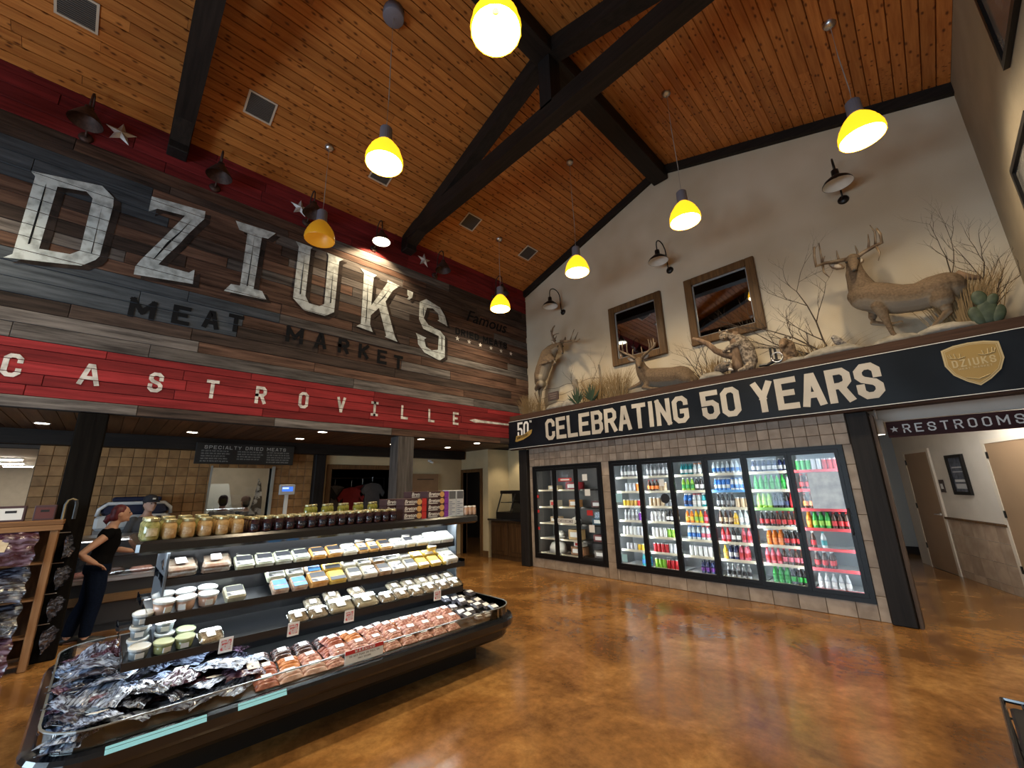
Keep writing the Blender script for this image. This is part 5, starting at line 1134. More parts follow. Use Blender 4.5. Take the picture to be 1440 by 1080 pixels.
for i, (dx, dy, dz) in enumerate(((.02,.43,0),(.02,.56,0),(.03,.69,0),(.16,.44,.0),(.16,.57,.0),(.17,.70,0))):
    x = SHV[1][1]-.05-dx-.02; put('soup', cup, (x, dy, shelf_z(1, x)+.004), 'lidded cup of pink spread at the open end of the middle shelf', 'pink spread cups on the middle shelf', rot=(0,TILT,R.uniform(-.5,.5)))
t = lay('pale', 1, .86, .02, .05); t['label'] = 'lone pale cheese pack beside the pink spread cups'; del t['group']
for i, (k, dx, dy, dz) in enumerate((('white',.02,.33,0),('green',.02,.45,0),('green',.03,.57,0),('white',.15,.33,0),('white',.15,.33,.078),('white',.15,.33,.156),('green',.15,.58,0),('white',.16,.46,0),('white',.16,.46,.078))):
    x = SHV[2][1]-.05-dx-.02; put(k, cup, (x, dy, shelf_z(2, x)+.004+dz), ('green dip cup' if k == 'green' else 'dark deli cup with clear lid')+(' stacked' if dz else '')+' at the open end of the lowest shelf', k+' dip cups on the lowest shelf', rot=(0,TILT,R.uniform(-.5,.5)))

# ---------------------------------------------------------------- sausage packs and jerky bags in the well
def sausage(kind):
    n, w_, d_, r = {'pink': (6,.15,.13,.017), 'red': (5,.15,.14,.019), 'dark': (5,.14,.15,.018), 'orange': (6,.14,.13,.016), 'ring': (5,.17,.13,.019)}[kind]
    fd = {'pink': food('fresh_sausage',(.36,.13,.10),(.72,.46,.39),45), 'red': food('red_sausage',(.26,.07,.05),(.45,.18,.13),30), 'dark': food('dark_sausage',(.035,.02,.022),(.10,.055,.05),30), 'orange': food('orange_sausage',(.5,.18,.06),(.68,.33,.14),30), 'ring': food('pale_sausage',(.45,.25,.19),(.64,.46,.4),24)}[kind]
    t = thing('sausage_pack', '', 'package'); mb = MB()
    # one film-wrapped slab with the ribs of the links pressed through
    nu, nv = n*6, 6; vs = []
    for i in range(nu+1):
        for j in range(nv+1):
            u = i/nu; v = j/nv; e = min(1, 6*min(u,1-u))*min(1, 5*min(v,1-v)); vs.append((-d_*u, (v-.5)*w_*(1-.06*math.sin(u*n*math.pi)), .004+e*(r*.75+r*1.25*abs(math.sin(u*n*math.pi)))+.002*math.sin(v*9+i)))
    top = len(vs); vs += [(-d_*i/nu, (j/nv-.5)*w_, 0) for i in range(nu+1) for j in range(nv+1)]
    fs = [(i*(nv+1)+j, i*(nv+1)+j+1, (i+1)*(nv+1)+j+1, (i+1)*(nv+1)+j) for i in range(nu) for j in range(nv)]
    fs += [(top+(i+1)*(nv+1)+j, top+(i+1)*(nv+1)+j+1, top+i*(nv+1)+j+1, top+i*(nv+1)+j) for i in range(nu) for j in range(nv)]
    rim = [i*(nv+1) for i in range(nu+1)]+[nu*(nv+1)+j for j in range(1,nv+1)]+[i*(nv+1)+nv for i in range(nu-1,-1,-1)]+[j for j in range(nv-1,0,-1)]
    fs += [(rim[i], rim[(i+1)%len(rim)], top+rim[(i+1)%len(rim)], top+rim[i]) for i in range(len(rim))]
    mb.add(vs, fs); mb.obj('links', fd, t, True)
    MB().box(-d_*.72, -d_*.36, -w_*.22, w_*.2, r*2.0+.0035, r*2.0+.0055).obj('label', PAPER, t); return t
SD = {'pink': 'pink fresh sausage pack', 'red': 'red smoked sausage pack', 'dark': 'dark dried sausage pack', 'orange': 'orange sausage pack', 'ring': 'pale bratwurst pack'}
def deck_z(x): return .395+(CX+.93-x)*(.125/.58)
DT = math.atan(.125/.58)
def lay_s(kind, x, y, layer, rz):
    return put(kind, sausage, (x, y, deck_z(x-.06)-.0+layer*.04+.006-.014), '%s %s in the meat case well' % (SD[kind], ('along the front glass', 'in the middle', 'at the back')[0 if x > -3.6 else (1 if x > -3.75 else 2)]), kind+' sausage packs in the well', rot=(R.uniform(-.03,.03), DT+R.uniform(-.03,.03), rz))
yy = 1.02
for i in range(11):
    k0 = 'red' if i == 0 else ('ring' if i in (1,2) else 'pink'); k1 = ('red','orange','pink','red','orange','pink','pink','pink','pink','pink','pink')[i]; k2 = 'dark' if i < 7 else ('orange' if i < 9 else 'pink')
    lay_s(k0, -3.49, yy, 0, R.uniform(-.12,.12)); lay_s(k1, -3.63, yy+.02, .1, R.uniform(-.12,.12)); lay_s(k2, -3.765, yy+.01, .1, R.uniform(-.1,.1))
    if i > 2: lay_s(k0, -3.55, yy+.05, 1.0, R.uniform(-.3,.3)); lay_s(k1, -3.69, yy+.06, 1.1, R.uniform(-.3,.3))
    yy += .158
def darkpack(kind):
    t = thing('vacuum_pack', '', 'package'); MB().cbox(-.13, 0, -.05, .05, 0, .038, .014).obj('meat', pmat('dark_ham', (.02,.018,.022), .2, col2=(.10,.10,.12), scale=16, coat=.6), t); MB().box(-.09,-.035,-.034,.034,.0375,.04).obj('label', PAPER, t); return t
for r in range(4):
    for i in range(4):
        x = -3.49-r*.135; put('darkpack', darkpack, (x, 2.80+i*.115, deck_z(x-.06)-.006+(.035 if (r+i) % 3 == 0 else 0)), 'dark vacuum pack with white label at the far end of the meat case well', 'dark vacuum packs in the well', rot=(R.uniform(-.1,.1), DT+R.uniform(-.1,.1), R.uniform(-.25,.25)))
def bag_mesh(seed, w_=.24, d_=.17, th=.03):
    r_ = random.Random(seed); nu, nv = 12, 9; ph = [r_.uniform(0,6) for _ in range(8)]; vs = []
    for s in (1, -1):
        for i in range(nu+1):
            for j in range(nv+1):
                u, v = i/nu, j/nv; e = (1-(2*u-1)**4)*(1-(2*v-1)**4)
                wr = .007*math.sin(u*17+ph[0]+v*5)+.006*math.sin(v*19+ph[1]-u*7)+.005*math.sin((u+v)*23+ph[2])+r_.uniform(-.004,.004)
                bow = .02*math.sin(u*3+ph[3])*math.sin(v*3+ph[4])
                vs.append(((u-.5)*d_+.006*math.sin(v*11+ph[5]), (v-.5)*w_+.006*math.sin(u*13+ph[6]), bow+th*.5+s*e*th*.45+wr*(1 if s > 0 else .35)*(.35+.65*e)))
    m_ = (nu+1)*(nv+1); fs = []
    for i in range(nu):
        for j in range(nv):
            a = i*(nv+1)+j; fs.append((a, a+nv+1, a+nv+2, a+1)); fs.append((m_+a, m_+a+1, m_+a+nv+2, m_+a+nv+1))
    rim = [i*(nv+1) for i in range(nu+1)]+[nu*(nv+1)+j for j in range(1,nv+1)]+[i*(nv+1)+nv for i in range(nu-1,-1,-1)]+[j for j in range(nv-1,0,-1)]
    fs += [(rim[(i+1)%len(rim)], rim[i], m_+rim[i], m_+rim[(i+1)%len(rim)]) for i in range(len(rim))]
    return MB().add(vs, fs)
BAGM = {'blue': pmat('jerky_film_blue', (.03,.035,.065), .12, col2=(.34,.42,.58), scale=20, stretch=(4,1,1), bump=.4, bscale=40, rnd=.3, coat=.8, lo=.42, hi=.58), 'maroon': pmat('jerky_film_maroon', (.05,.014,.026), .14, col2=(.19,.13,.20), scale=20, stretch=(4,1,1), bump=.4, bscale=40, rnd=.3, coat=.8, lo=.45, hi=.64), 'red': pmat('jerky_film_red', (.16,.015,.02), .14, col2=(.4,.12,.12), scale=26, bump=.5, bscale=45, rnd=.2, coat=.8), 'dark': pmat('jerky_film_dark', (.012,.012,.02), .12, col2=(.13,.15,.21), scale=20, stretch=(4,1,1), bump=.4, bscale=40, rnd=.3, coat=.8, lo=.46, hi=.66)}
BAGS = {(k, s): bag_mesh(s).mesh('jerky_bag', m, True) for k, m in BAGM.items() for s in range(3)}
LBLM = MB().box(-.03,.03,-.04,.04,0,.002).mesh('label', PAPER)
def bag(k, loc, rot, lab, grp, label=True, sc=1, lm=None):
    t = thing('jerky_bag', lab, 'bag', loc, 0, grp); t.rotation_euler = rot; t.scale = (sc,)*3
    inst('film', BAGS[(k, R.randrange(3))], t)
    if label: inst('label', lm or LBLM, t, (R.uniform(-.02,.02), R.uniform(-.03,.05), .042), (0, R.uniform(-.15,.15), R.uniform(-.3,.3)))
    return t
for i in range(30):
    # bags round the open end of the case, past the shelf ends
    x = -3.55-(i % 10)*.145+R.uniform(-.03,.03); y = .02+(i//10)*.075+R.uniform(-.03,.03); k = R.choice(['blue','blue','blue','dark','maroon'])
    bag(k, (x, max(y, .06), .42+(i//10)*.035+(.05 if x < -3.75 else 0)), (R.uniform(-.25,.15), R.uniform(-.15,.25), 1.57+R.uniform(-.7,.7)), '%s jerky bag along the end glass of the meat case' % k, k+' jerky bags along the end glass', R.random() < .25)
# loose heap of dried-meat bags at the near end of the well
yi = 0
for lay_i in range(3):
    for gx in range(5 if lay_i < 2 else 4):
        for gy in range(5 if lay_i < 2 else 4):
            x = -3.60-gx*.155-lay_i*.05+R.uniform(-.03,.03); y = .10+gy*.19+lay_i*.05+R.uniform(-.04,.04)
            if x < -3.83 and y > .27 and lay_i > 0: continue
            if lay_i == 2 and (x > -3.62): continue
            k = R.choice(['blue','blue','blue','dark','maroon']); 
            if gx in (2,3) and gy == 1 and lay_i: k = 'red'
            bag(k, (x, y, (deck_z(max(x, -4.0)) if x > -4.05 else .52)+lay_i*.040+.012), (R.uniform(-.2,.2), DT*.6+R.uniform(-.2,.2), R.uniform(-1.2,1.2)), '%s jerky bag %s in the meat case' % (k, ('at the bottom of the heap','within the heap','on top of the heap')[lay_i]), k+' jerky bags in the case heap', R.random() < .35)
# ================================================================== mounted animals and plants on the ledge
ZL = 3.38
def SM(x, a, b): return max(0.0, min(1.0, (x-a)/(b-a)))
def furmat(name, top, belly, scale=40):
    """fur: brown back to pale underside, following a stored patch mask"""
    if name in MATS: return MATS[name]
    m = bpy.data.materials.new(name); m.use_nodes = True; N = m.node_tree.nodes; L = m.node_tree.links; b = N['Principled BSDF']; b.inputs['Roughness'].default_value = .9; b.inputs['Specular IOR Level'].default_value = .15
    at = N.new('ShaderNodeAttribute'); at.attribute_name = 'patch'; tc = N.new('ShaderNodeTexCoord'); no = N.new('ShaderNodeTexNoise'); no.inputs['Scale'].default_value = scale; no.inputs['Detail'].default_value = 4; L.new(tc.outputs['Object'], no.inputs[0])
    r = N.new('ShaderNodeValToRGB'); r.color_ramp.elements[0].position = .3; r.color_ramp.elements[1].position = .7; r.color_ramp.elements[0].color = tuple(c*.7 for c in top)+(1,); r.color_ramp.elements[1].color = tuple(min(1,c*1.25) for c in top)+(1,); L.new(no.outputs[0], r.inputs[0])
    mx = N.new('ShaderNodeMixRGB'); L.new(at.outputs['Fac'], mx.inputs[0]); L.new(r.outputs[0], mx.inputs[1]); mx.inputs[2].default_value = tuple(belly)+(1,); L.new(mx.outputs[0], b.inputs['Base Color'])
    bp = N.new('ShaderNodeBump'); bp.inputs['Strength'].default_value = .4; bp.inputs['Distance'].default_value = .01; L.new(no.outputs[0], bp.inputs['Height']); L.new(bp.outputs[0], b.inputs['Normal']); MATS[name] = m; return m
DEER = furmat('deer_fur', (.12,.083,.054), (.30,.26,.20)); ANT = pmat('antler_bone', (.09,.055,.032), .5, col2=(.24,.17,.105), scale=9); HOOF = pmat('hoof_black', (.02,.017,.015), .4); EYEB = pmat('glass_eye', (.01,.008,.006), .05, coat=1)
EARM = pmat('ear_inner', (.40,.33,.26), .9)
def paint_patch(me, fn):
    a = me.attributes.new('patch', 'FLOAT', 'POINT'); a.data.foreach_set('value', [fn(v.co, v.normal) for v in me.vertices])
def local(root, pts): return [Vector(p)-root for p in pts]
def deer(label, base, limbs, skull, nose, ears, antlers, voxel=.013, patch=None, tail=None):
    """limbs: chains of (px, py, Y, radius); the trunk, neck, head and legs become one skin"""
    root = Vector(base); t = thing('mounted_deer', label, 'deer', root); mb = MB()
    for ch in limbs:
        P = [atY(a, b, Y)-root for a, b, Y, r in ch]; mb.tube(P, [r if not isinstance(r, (int, float)) else (r, r) for *_, r in ch], 14)
        for (a, b, Y, r), p in zip(ch, P):
            q = r if isinstance(r, (int, float)) else min(r); mb.ball(p, q*.98, 12, 8)
    S_, Nn = atY(*skull[:3])-root, atY(*nose[:3])-root; d = Nn-S_
    rs = skull[3]; mb.ball(S_, (rs, rs, rs*1.05), 14, 10); mb.tube([S_, S_+d*.45, S_+d*.8, Nn], [rs*.92, rs*.70, rs*.50, rs*.40], 12); mb.ball(Nn, rs*.42, 10, 8)
    me = fuse(mb, voxel, 'body', DEER, 5); 
    paint_patch(me, patch or (lambda co, n: 1.0 if n.z < -.55 else 0.0)); me2 = bpy.data.objects.new('body', me); link(me2, t)
    side = d.cross(Vector((0,0,1))).normalized(); upn = side.cross(d).normalized()
    MB().ball(Nn+d.normalized()*rs*.30, rs*.26, 10, 6).obj('nose', HOOF, t, True)
    for s in (-1, 1): MB().ball(S_+d*.24+side*(s*rs*.78)+upn*rs*.34, rs*.22, 8, 6).obj('eye', EYEB, t, True)
    for (p0, p1, w_) in ears:
        a, b = atY(*p0)-root, atY(*p1)-root; e = MB(); e.tube([a, a.lerp(b,.35), a.lerp(b,.7), b], [(w_*.35,.018),(w_,.022),(w_*.85,.018),(.006,.006)], 10, (0,1,0)); o = e.obj('ear', MATS['deer_fur_ear'] if 'deer_fur_ear' in MATS else pmat('deer_fur_ear', (.17,.11,.065), .9), t, True)
        e = MB(); off = Vector((0,-.015,0)); e.tube([a.lerp(b,.15)+off, a.lerp(b,.4)+off, a.lerp(b,.72)+off, a.lerp(b,.9)+off], [(w_*.25,.006),(w_*.62,.008),(w_*.5,.008),(.005,.004)], 8, (0,1,0)); e.obj('ear_inner', EARM, o, True)
    for beam_, tines in antlers:
        P = [atY(*q)-root for q in beam_]; n = len(P); an = MB().tube(P, [.032-.018*i/(n-1) for i in range(n)], 8).obj('antler', ANT, t, True)
        for tn in tines:
            P = [atY(*q)-root for q in tn]; n = len(P); MB().tube(P, [.019-.013*i/(n-1) for i in range(n)], 6).obj('tine', ANT, an, True)
    if tail: 
        P = [atY(*q[:3])-root for q in tail]; MB().tube(P, [q[3] for q in tail], 8).obj('tail', pmat('deer_tail', (.18,.11,.07), .9), t, True)
    return t
# --- standing buck
k = lambda x, y, Y: (1120+x/4.5, 300+y/4.5, Y)
Yb = 7.16
hoof_l = []
limbs = [
 [(1207,416,Yb,.13),(1218,417,Yb,.195),(1240,419,Yb,.205),(1265,421,Yb,.195),(1290,418,Yb,.185),(1312,410,Yb,.20),(1330,404,Yb,.19),(1343,402,Yb,.12)],
 [(1216,412,Yb,.17),(1208,398,Yb-.02,.135),(1202,384,Yb-.04,.108),(1200,371,Yb-.05,.085)],
 [(1236,430,Yb-.1,.085),(1244,446,Yb-.1,.05),(1249,456,Yb-.1,.036),(1254,466,Yb-.1,.029),(1259,473,Yb-.1,.03)],
 [(1231,430,Yb+.08,.075),(1227,446,Yb+.06,.048),(1228,454,Yb+.04,.038),(1245,456,Yb+.02,.029),(1258,456,Yb,.027),(1267,453,Yb,.028)],
 [(1322,404,Yb-.07,.15),(1324,420,Yb-.09,.12),(1330,432,Yb-.1,.06),(1334,437,Yb-.1,.045),(1325,447,Yb-.1,.034),(1317,455,Yb-.1,.03),(1312,461,Yb-.1,.03)],
 [(1340,408,Yb+.06,.13),(1348,424,Yb+.08,.085),(1356,438,Yb+.08,.045),(1350,450,Yb+.08,.032),(1346,459,Yb+.08,.03)]]
A1 = ([k(325,290,Yb-.06),k(250,305,Yb-.08),k(180,315,Yb-.14),k(125,335,Yb-.22),k(112,270,Yb-.26),k(113,212,Yb-.28)], [[k(165,318,Yb-.15),k(152,250,Yb-.17),k(142,188,Yb-.18)],[k(270,302,Yb-.07),k(258,265,Yb-.1),k(254,235,Yb-.12)],[k(165,318,Yb-.15),k(172,370,Yb-.18),k(208,405,Yb-.2)],[k(160,312,Yb-.15),k(180,270,Yb-.2)]])
A2 = ([k(375,285,Yb-.06),k(420,250,Yb-.08),k(480,215,Yb-.12),k(540,185,Yb-.18),k(530,130,Yb-.22),k(505,95,Yb-.24)], [[k(455,230,Yb-.1),k(458,180,Yb-.12),k(452,132,Yb-.13)],[k(500,205,Yb-.14),k(497,120,Yb-.17),k(465,75,Yb-.18)],[k(388,275,Yb-.06),k(384,240,Yb-.08),k(370,203,Yb-.1)],[k(505,208,Yb-.14),k(527,250,Yb-.17),k(518,300,Yb-.19)]])
rt_b = atY(1265, 470, Yb); rt_b.z = ZL+.06
buck = deer('standing whitetail buck mount with raised foreleg and wide antlers at the hall end', rt_b, limbs, (1199.5,365.5,Yb-.08,.085), (1201,379,Yb-.25), [(k(300,345,Yb-.06), k(205,325,Yb-.04), .05),(k(395,320,Yb-.06), k(418,285,Yb-.04), .04)], [A1, A2],
     patch=lambda co, n: (SM(-n.z, .15, .7) if co.z < .7 else 0.0), tail=[(1344,385,Yb,.05),(1358,389,Yb,.045),(1380,391,Yb,.02)])
# --- resting buck
k = lambda x, y, Y: (720+x/6, 430+y/6, Y)
Yl = 7.14
limbs = [
 [k(1130,610,Yl)+(.13,),k(1170,612,Yl)+(.19,),k(1260,615,Yl)+(.205,),k(1350,610,Yl)+(.20,),k(1430,600,Yl)+(.205,),(962,531,Yl,.19),(972,536,Yl,.13)],
 [k(1145,600,Yl)+(.17,),k(1110,560,Yl-.04)+(.135,),k(1088,520,Yl-.07)+(.105,),k(1078,480,Yl-.08)+(.085,)],
 [k(1150,660,Yl-.1)+(.08,),k(1110,690,Yl-.18)+(.045,),k(1180,700,Yl-.2)+(.03,),k(1230,698,Yl-.2)+(.028,)],
 [k(1110,655,Yl)+(.07,),k(1040,680,Yl-.1)+(.04,),k(990,702,Yl-.14)+(.03,)],
 [(955,528,Yl-.08,.14),(966,534,Yl-.13,.10),(976,541,Yl-.16,.05),(962,548,Yl-.2,.032),(945,550,Yl-.2,.028)]]
A1 = ([k(1048,455,Yl-.08),k(1010,425,Yl-.1),k(950,400,Yl-.16),k(905,375,Yl-.22),k(903,330,Yl-.26)], [[k(940,395,Yl-.17),k(930,350,Yl-.2),k(932,305,Yl-.22)],[k(975,410,Yl-.14),k(968,360,Yl-.16),k(968,310,Yl-.18)],[k(1025,435,Yl-.09),k(1018,395,Yl-.1),k(1020,365,Yl-.12)],[k(910,380,Yl-.2),k(897,360,Yl-.24)]])
A2 = ([k(1098,440,Yl-.08),k(1125,405,Yl-.1),k(1170,370,Yl-.16),k(1205,335,Yl-.22),k(1207,310,Yl-.25)], [[k(1195,350,Yl-.19),k(1195,310,Yl-.21),k(1190,272,Yl-.22)],[k(1160,378,Yl-.15),k(1160,330,Yl-.17),k(1148,282,Yl-.18)],[k(1180,362,Yl-.17),k(1175,310,Yl-.2),k(1168,280,Yl-.2)],[k(1103,432,Yl-.08),k(1097,385,Yl-.1),k(1088,345,Yl-.12)]])
rt_l = atY(930, 545, Yl); rt_l.z = ZL+.02
deer('resting whitetail buck mount lying on the ledge before the gable windows', rt_l, limbs, k(1072,470,Yl-.1)+(.082,), k(1072,512,Yl-.27), [(k(1040,470,Yl-.06), k(972,440,Yl-.04), .05),(k(1110,455,Yl-.06), k(1160,402,Yl-.04), .05)], [A1, A2],
     patch=lambda co, n: SM(-n.z, .3, .8))
# --- leaping buck
Yj = 7.18
limbs = [
 [k(232,640,Yj)+(.13,),k(245,590,Yj)+(.175,),k(262,530,Yj)+(.18,),k(285,470,Yj)+(.185,),k(305,420,Yj)+(.19,),k(330,385,Yj)+(.16,)],
 [k(320,395,Yj)+(.16,),k(350,360,Yj-.02)+(.12,),k(378,345,Yj-.03)+(.095,),k(395,340,Yj-.04)+(.08,)],
 [k(320,430,Yj-.1)+(.07,),k(352,455,Yj-.12)+(.045,),k(362,480,Yj-.12)+(.032,),k(345,500,Yj-.12)+(.027,)],
 [k(290,450,Yj-.12)+(.07,),k(320,468,Yj-.15)+(.045,),k(285,482,Yj-.16)+(.032,),k(235,495,Yj-.16)+(.028,)],
 [k(235,610,Yj-.07)+(.13,),k(240,660,Yj-.08)+(.10,),k(205,700,Yj-.08)+(.05,),k(200,740,Yj-.08)+(.036,),k(222,800,Yj-.08)+(.03,),k(215,850,Yj-.08)+(.028,)],
 [k(255,610,Yj+.06)+(.12,),k(262,660,Yj+.06)+(.09,),k(240,715,Yj+.05)+(.045,),k(238,760,Yj+.05)+(.034,),k(225,850,Yj+.05)+(.028,)]]
A1 = ([k(365,300,Yj-.03),k(348,275,Yj-.06),k(335,235,Yj-.12),k(345,190,Yj-.14),k(360,168,Yj-.16)], [[k(340,260,Yj-.08),k(365,240,Yj-.1),k(395,232,Yj-.12)],[k(337,235,Yj-.11),k(328,215,Yj-.12),k(330,200,Yj-.14)],[k(355,290,Yj-.04),k(372,265,Yj-.06),k(378,250,Yj-.07)]])
A2 = ([k(412,298,Yj-.04),k(450,300,Yj-.08),k(500,297,Yj-.13),k(545,300,Yj-.18),k(572,280,Yj-.2)], [[k(490,297,Yj-.12),k(505,250,Yj-.14),k(525,198,Yj-.15)],[k(525,298,Yj-.15),k(540,260,Yj-.16),k(558,222,Yj-.17)],[k(440,298,Yj-.07),k(445,275,Yj-.08),k(452,262,Yj-.09)]])
rt_j = atY(756, 572, Yj); rt_j.z = ZL+.02
deer('leaping whitetail buck mount rearing over the wire fence by the sign wall', rt_j, limbs, k(402,335,Yj-.05)+(.08,), k(425,395,Yj-.16), [(k(372,330,Yj-.03), k(330,288,Yj), .045),(k(425,318,Yj-.02), k(455,268,Yj+.02), .04)], [A1, A2],
     patch=lambda co, n: (SM(n.x, .2, .75) if co.z < 1.15 else SM(-n.z, .3, .8)))

# --- bobcat on a snag, raccoon, badger, quail, iron trap
k = lambda x, y, Y: (940+x/6, 400+y/6, Y)
def critter(name, label, cat, base, chains, fur, extra, voxel=.009):
    root = Vector(base); t = thing(name, label, cat, root); mb = MB()
    for ch in chains:
        P = [atY(a, b, Y)-root for a, b, Y, r in ch]; mb.tube(P, [r for *_, r in ch], 12)
        for p, q in zip(P, ch): mb.ball(p, q[3]*.98, 10, 8)
    me = fuse(mb, voxel, 'body', fur, 4); link(bpy.data.objects.new('body', me), t)
    for nm, a, b, r0, r1, m in extra:
        a, b = atY(*a)-root, atY(*b)-root; MB().tube([a, a.lerp(b,.6), b], [r0, (r0+r1)/2, r1], 8).obj(nm, m, t, True)
    return t
BARK = pmat('weathered_bark', (.10,.06,.035), .9, col2=(.25,.16,.10), scale=14, stretch=(1,1,.4), bump=.6)
yc = 7.15; b0 = atY(1037, 520, yc); b0.z = ZL+.02
t = thing('tree_snag', 'gnarled brown tree snag with a bobcat clinging to it', 'snag', b0)
mb = MB(); mb.tube([atY(*k(585,745,yc))-b0, atY(*k(580,650,yc))-b0, atY(*k(560,560,yc))-b0, atY(*k(555,480,yc))-b0, atY(*k(570,400,yc))-b0], [.095,.075,.07,.065,.05], 10); mb.obj('trunk', BARK, t, True)
mb = MB(); mb.tube([atY(*k(560,610,yc))-b0, atY(*k(470,590,yc-.03))-b0, atY(*k(400,560,yc-.06))-b0, atY(*k(330,500,yc-.08))-b0, atY(*k(260,470,yc-.1))-b0, atY(*k(205,455,yc-.1))-b0], [.06,.055,.05,.045,.035,.02], 10); mb.obj('limb', BARK, t, True)
CATF = pmat('bobcat_fur', (.10,.075,.055), .9, col2=(.30,.24,.18), scale=26, lo=.42, hi=.58, bump=.3)
bc = atY(1050, 510, yc+.06); bc.z = ZL+.02
critter('mounted_bobcat', 'spotted grey bobcat mount clinging to the tree snag', 'bobcat', bc, [[k(700,720,yc+.05)+(.06,),k(690,640,yc+.07)+(.115,),k(665,560,yc+.08)+(.125,),k(620,490,yc+.07)+(.115,),k(560,450,yc+.02)+(.09,)],[k(560,450,yc+.02)+(.08,),k(500,440,yc-.03)+(.07,),k(468,440,yc-.08)+(.078,)],[k(468,440,yc-.09)+(.05,),k(462,455,yc-.17)+(.035,)],[k(600,500,yc-.02)+(.05,),k(530,520,yc-.08)+(.04,),k(470,560,yc-.1)+(.035,)],[k(690,690,yc)+(.07,),k(640,715,yc-.08)+(.045,),k(600,730,yc-.1)+(.035,)]], CATF,
   [('ear', k(440,410,yc-.06), k(428,380,yc-.05), .03, .004, CATF),('ear', k(490,405,yc-.06), k(498,375,yc-.05), .03, .004, CATF),('eye', k(452,432,yc-.155), k(452,433,yc-.165), .012, .010, EYEB),('eye', k(478,430,yc-.155), k(478,431,yc-.165), .012, .010, EYEB),('nose', k(462,452,yc-.2), k(462,456,yc-.21), .014, .008, HOOF),('tail', k(705,690,yc+.1), k(735,640,yc+.12), .03, .015, CATF)])
RAC = pmat('raccoon_fur', (.045,.038,.032), .9, col2=(.20,.15,.11), scale=24, bump=.3); WHT = pmat('white_fur', (.5,.47,.42), .9)
rc = atY(1017, 515, 7.02); rc.z = ZL+.005
critter('mounted_raccoon', 'raccoon mount with dark mask peeking from under the tree snag', 'raccoon', rc, [[k(420,720,7.08)+(.07,),k(460,700,7.05)+(.09,),k(500,690,7.0)+(.075,)],[k(505,685,6.98)+(.06,),k(525,705,6.93)+(.03,)]], RAC, [('mask', k(488,682,6.93), k(516,684,6.93), .022, .022, HOOF),('muzzle', k(515,712,6.92), k(545,722,6.90), .026, .012, WHT),('ear', k(480,655,6.98), k(478,640,6.98), .02, .01, WHT),('ear', k(512,650,6.98), k(516,636,6.98), .02, .01, WHT)])
bg = atY(1105, 500, 7.12); bg.z = ZL+.005
critter('mounted_badger', 'dark brown badger mount beside the twig bush', 'badger', bg, [[k(1030,660,7.15)+(.08,),k(1020,590,7.15)+(.11,),k(1000,520,7.14)+(.105,),k(975,490,7.10)+(.075,)],[k(975,490,7.09)+(.07,),k(965,500,7.0)+(.055,),k(958,520,6.95)+(.035,)],[k(990,600,7.05)+(.05,),k(975,650,7.0)+(.035,),k(970,690,7.0)+(.03,)],[k(1045,640,7.05)+(.06,),k(1045,690,7.02)+(.035,)]], pmat('badger_fur', (.06,.035,.022), .9, col2=(.26,.17,.10), scale=22, bump=.3), [('stripe', k(968,480,7.0), k(960,515,6.93), .02, .012, WHT),('ear', k(985,450,7.1), k(1000,430,7.1), .025, .008, RAC),('ear', k(1020,450,7.1), k(1045,440,7.1), .025, .008, RAC)])
t = thing('iron_trap', 'old black iron trap with a pale ring between the snag and the badger', 'trap', (atY(*k(890,665,7.0)).x, 7.0, ZL))
mb = MB(); mb.tube([(-.2,0,.06),(-.08,0,.05),(.02,0,.09),(.1,0,.07)], [.02,.025,.03,.02], 8); mb.box(-.03,.0,-.015,.015,.06,.3).box(.03,.06,-.015,.015,.06,.28); mb.obj('jaws', BLKMET, t)
mb = MB(); mb.tube([(.06+.075*math.cos(a*.45),-.03,.13+.075*math.sin(a*.45)) for a in range(15)], .009, 6); mb.obj('ring', STEEL, t, True)
k = lambda x, y, Y: (1120+x/4.5, 300+y/4.5, Y)
q0 = atY(1174, 488, 7.0); q0.z = ZL+.03
critter('mounted_quail', 'small grey and white quail mount at the foot of the twig bush', 'bird', q0, [[k(330,830,7.0)+(.012,),k(290,822,7.0)+(.035,),k(265,810,7.0)+(.055,),k(248,795,7.0)+(.045,),k(235,785,6.99)+(.032,)],[k(262,825,6.98)+(.012,),k(262,850,6.98)+(.01,)]], pmat('quail_feather', (.07,.06,.055), .8, col2=(.32,.28,.24), scale=40), [('bill', k(228,788,6.97), k(218,792,6.96), .01, .003, HOOF),('cheek', k(236,783,6.955), k(233,790,6.955), .014, .01, WHT)], .006)
ROCK = pmat('pale_rock', (.15,.135,.11), .9, col2=(.30,.27,.23), scale=7, bump=.5, rnd=.2)
def rock(x, y, rx, ry, rz, lab, seed):
    r_ = random.Random(seed); mb = MB(); mb.ball((0,0,rz*.35), (rx,ry,rz), 14, 9)
    mb.v = [(a*(1+r_.uniform(-.12,.12)), b*(1+r_.uniform(-.12,.12)), max(0, c*(1+r_.uniform(-.15,.15)))) for a, b, c in mb.v]
    o = mb.obj('rock', ROCK, None, True); o.location = (x, y, ZL); tag(o, lab, 'rock', 'rocks on the ledge')
rock(rt_b.x-.05, 7.1, .26, .16, .09, 'flat pale rock under the standing deer\'s front hoof', 1); rock(rt_b.x+.42, 7.1, .3, .2, .10, 'flat pale rock under the standing deer\'s hind hooves', 2)
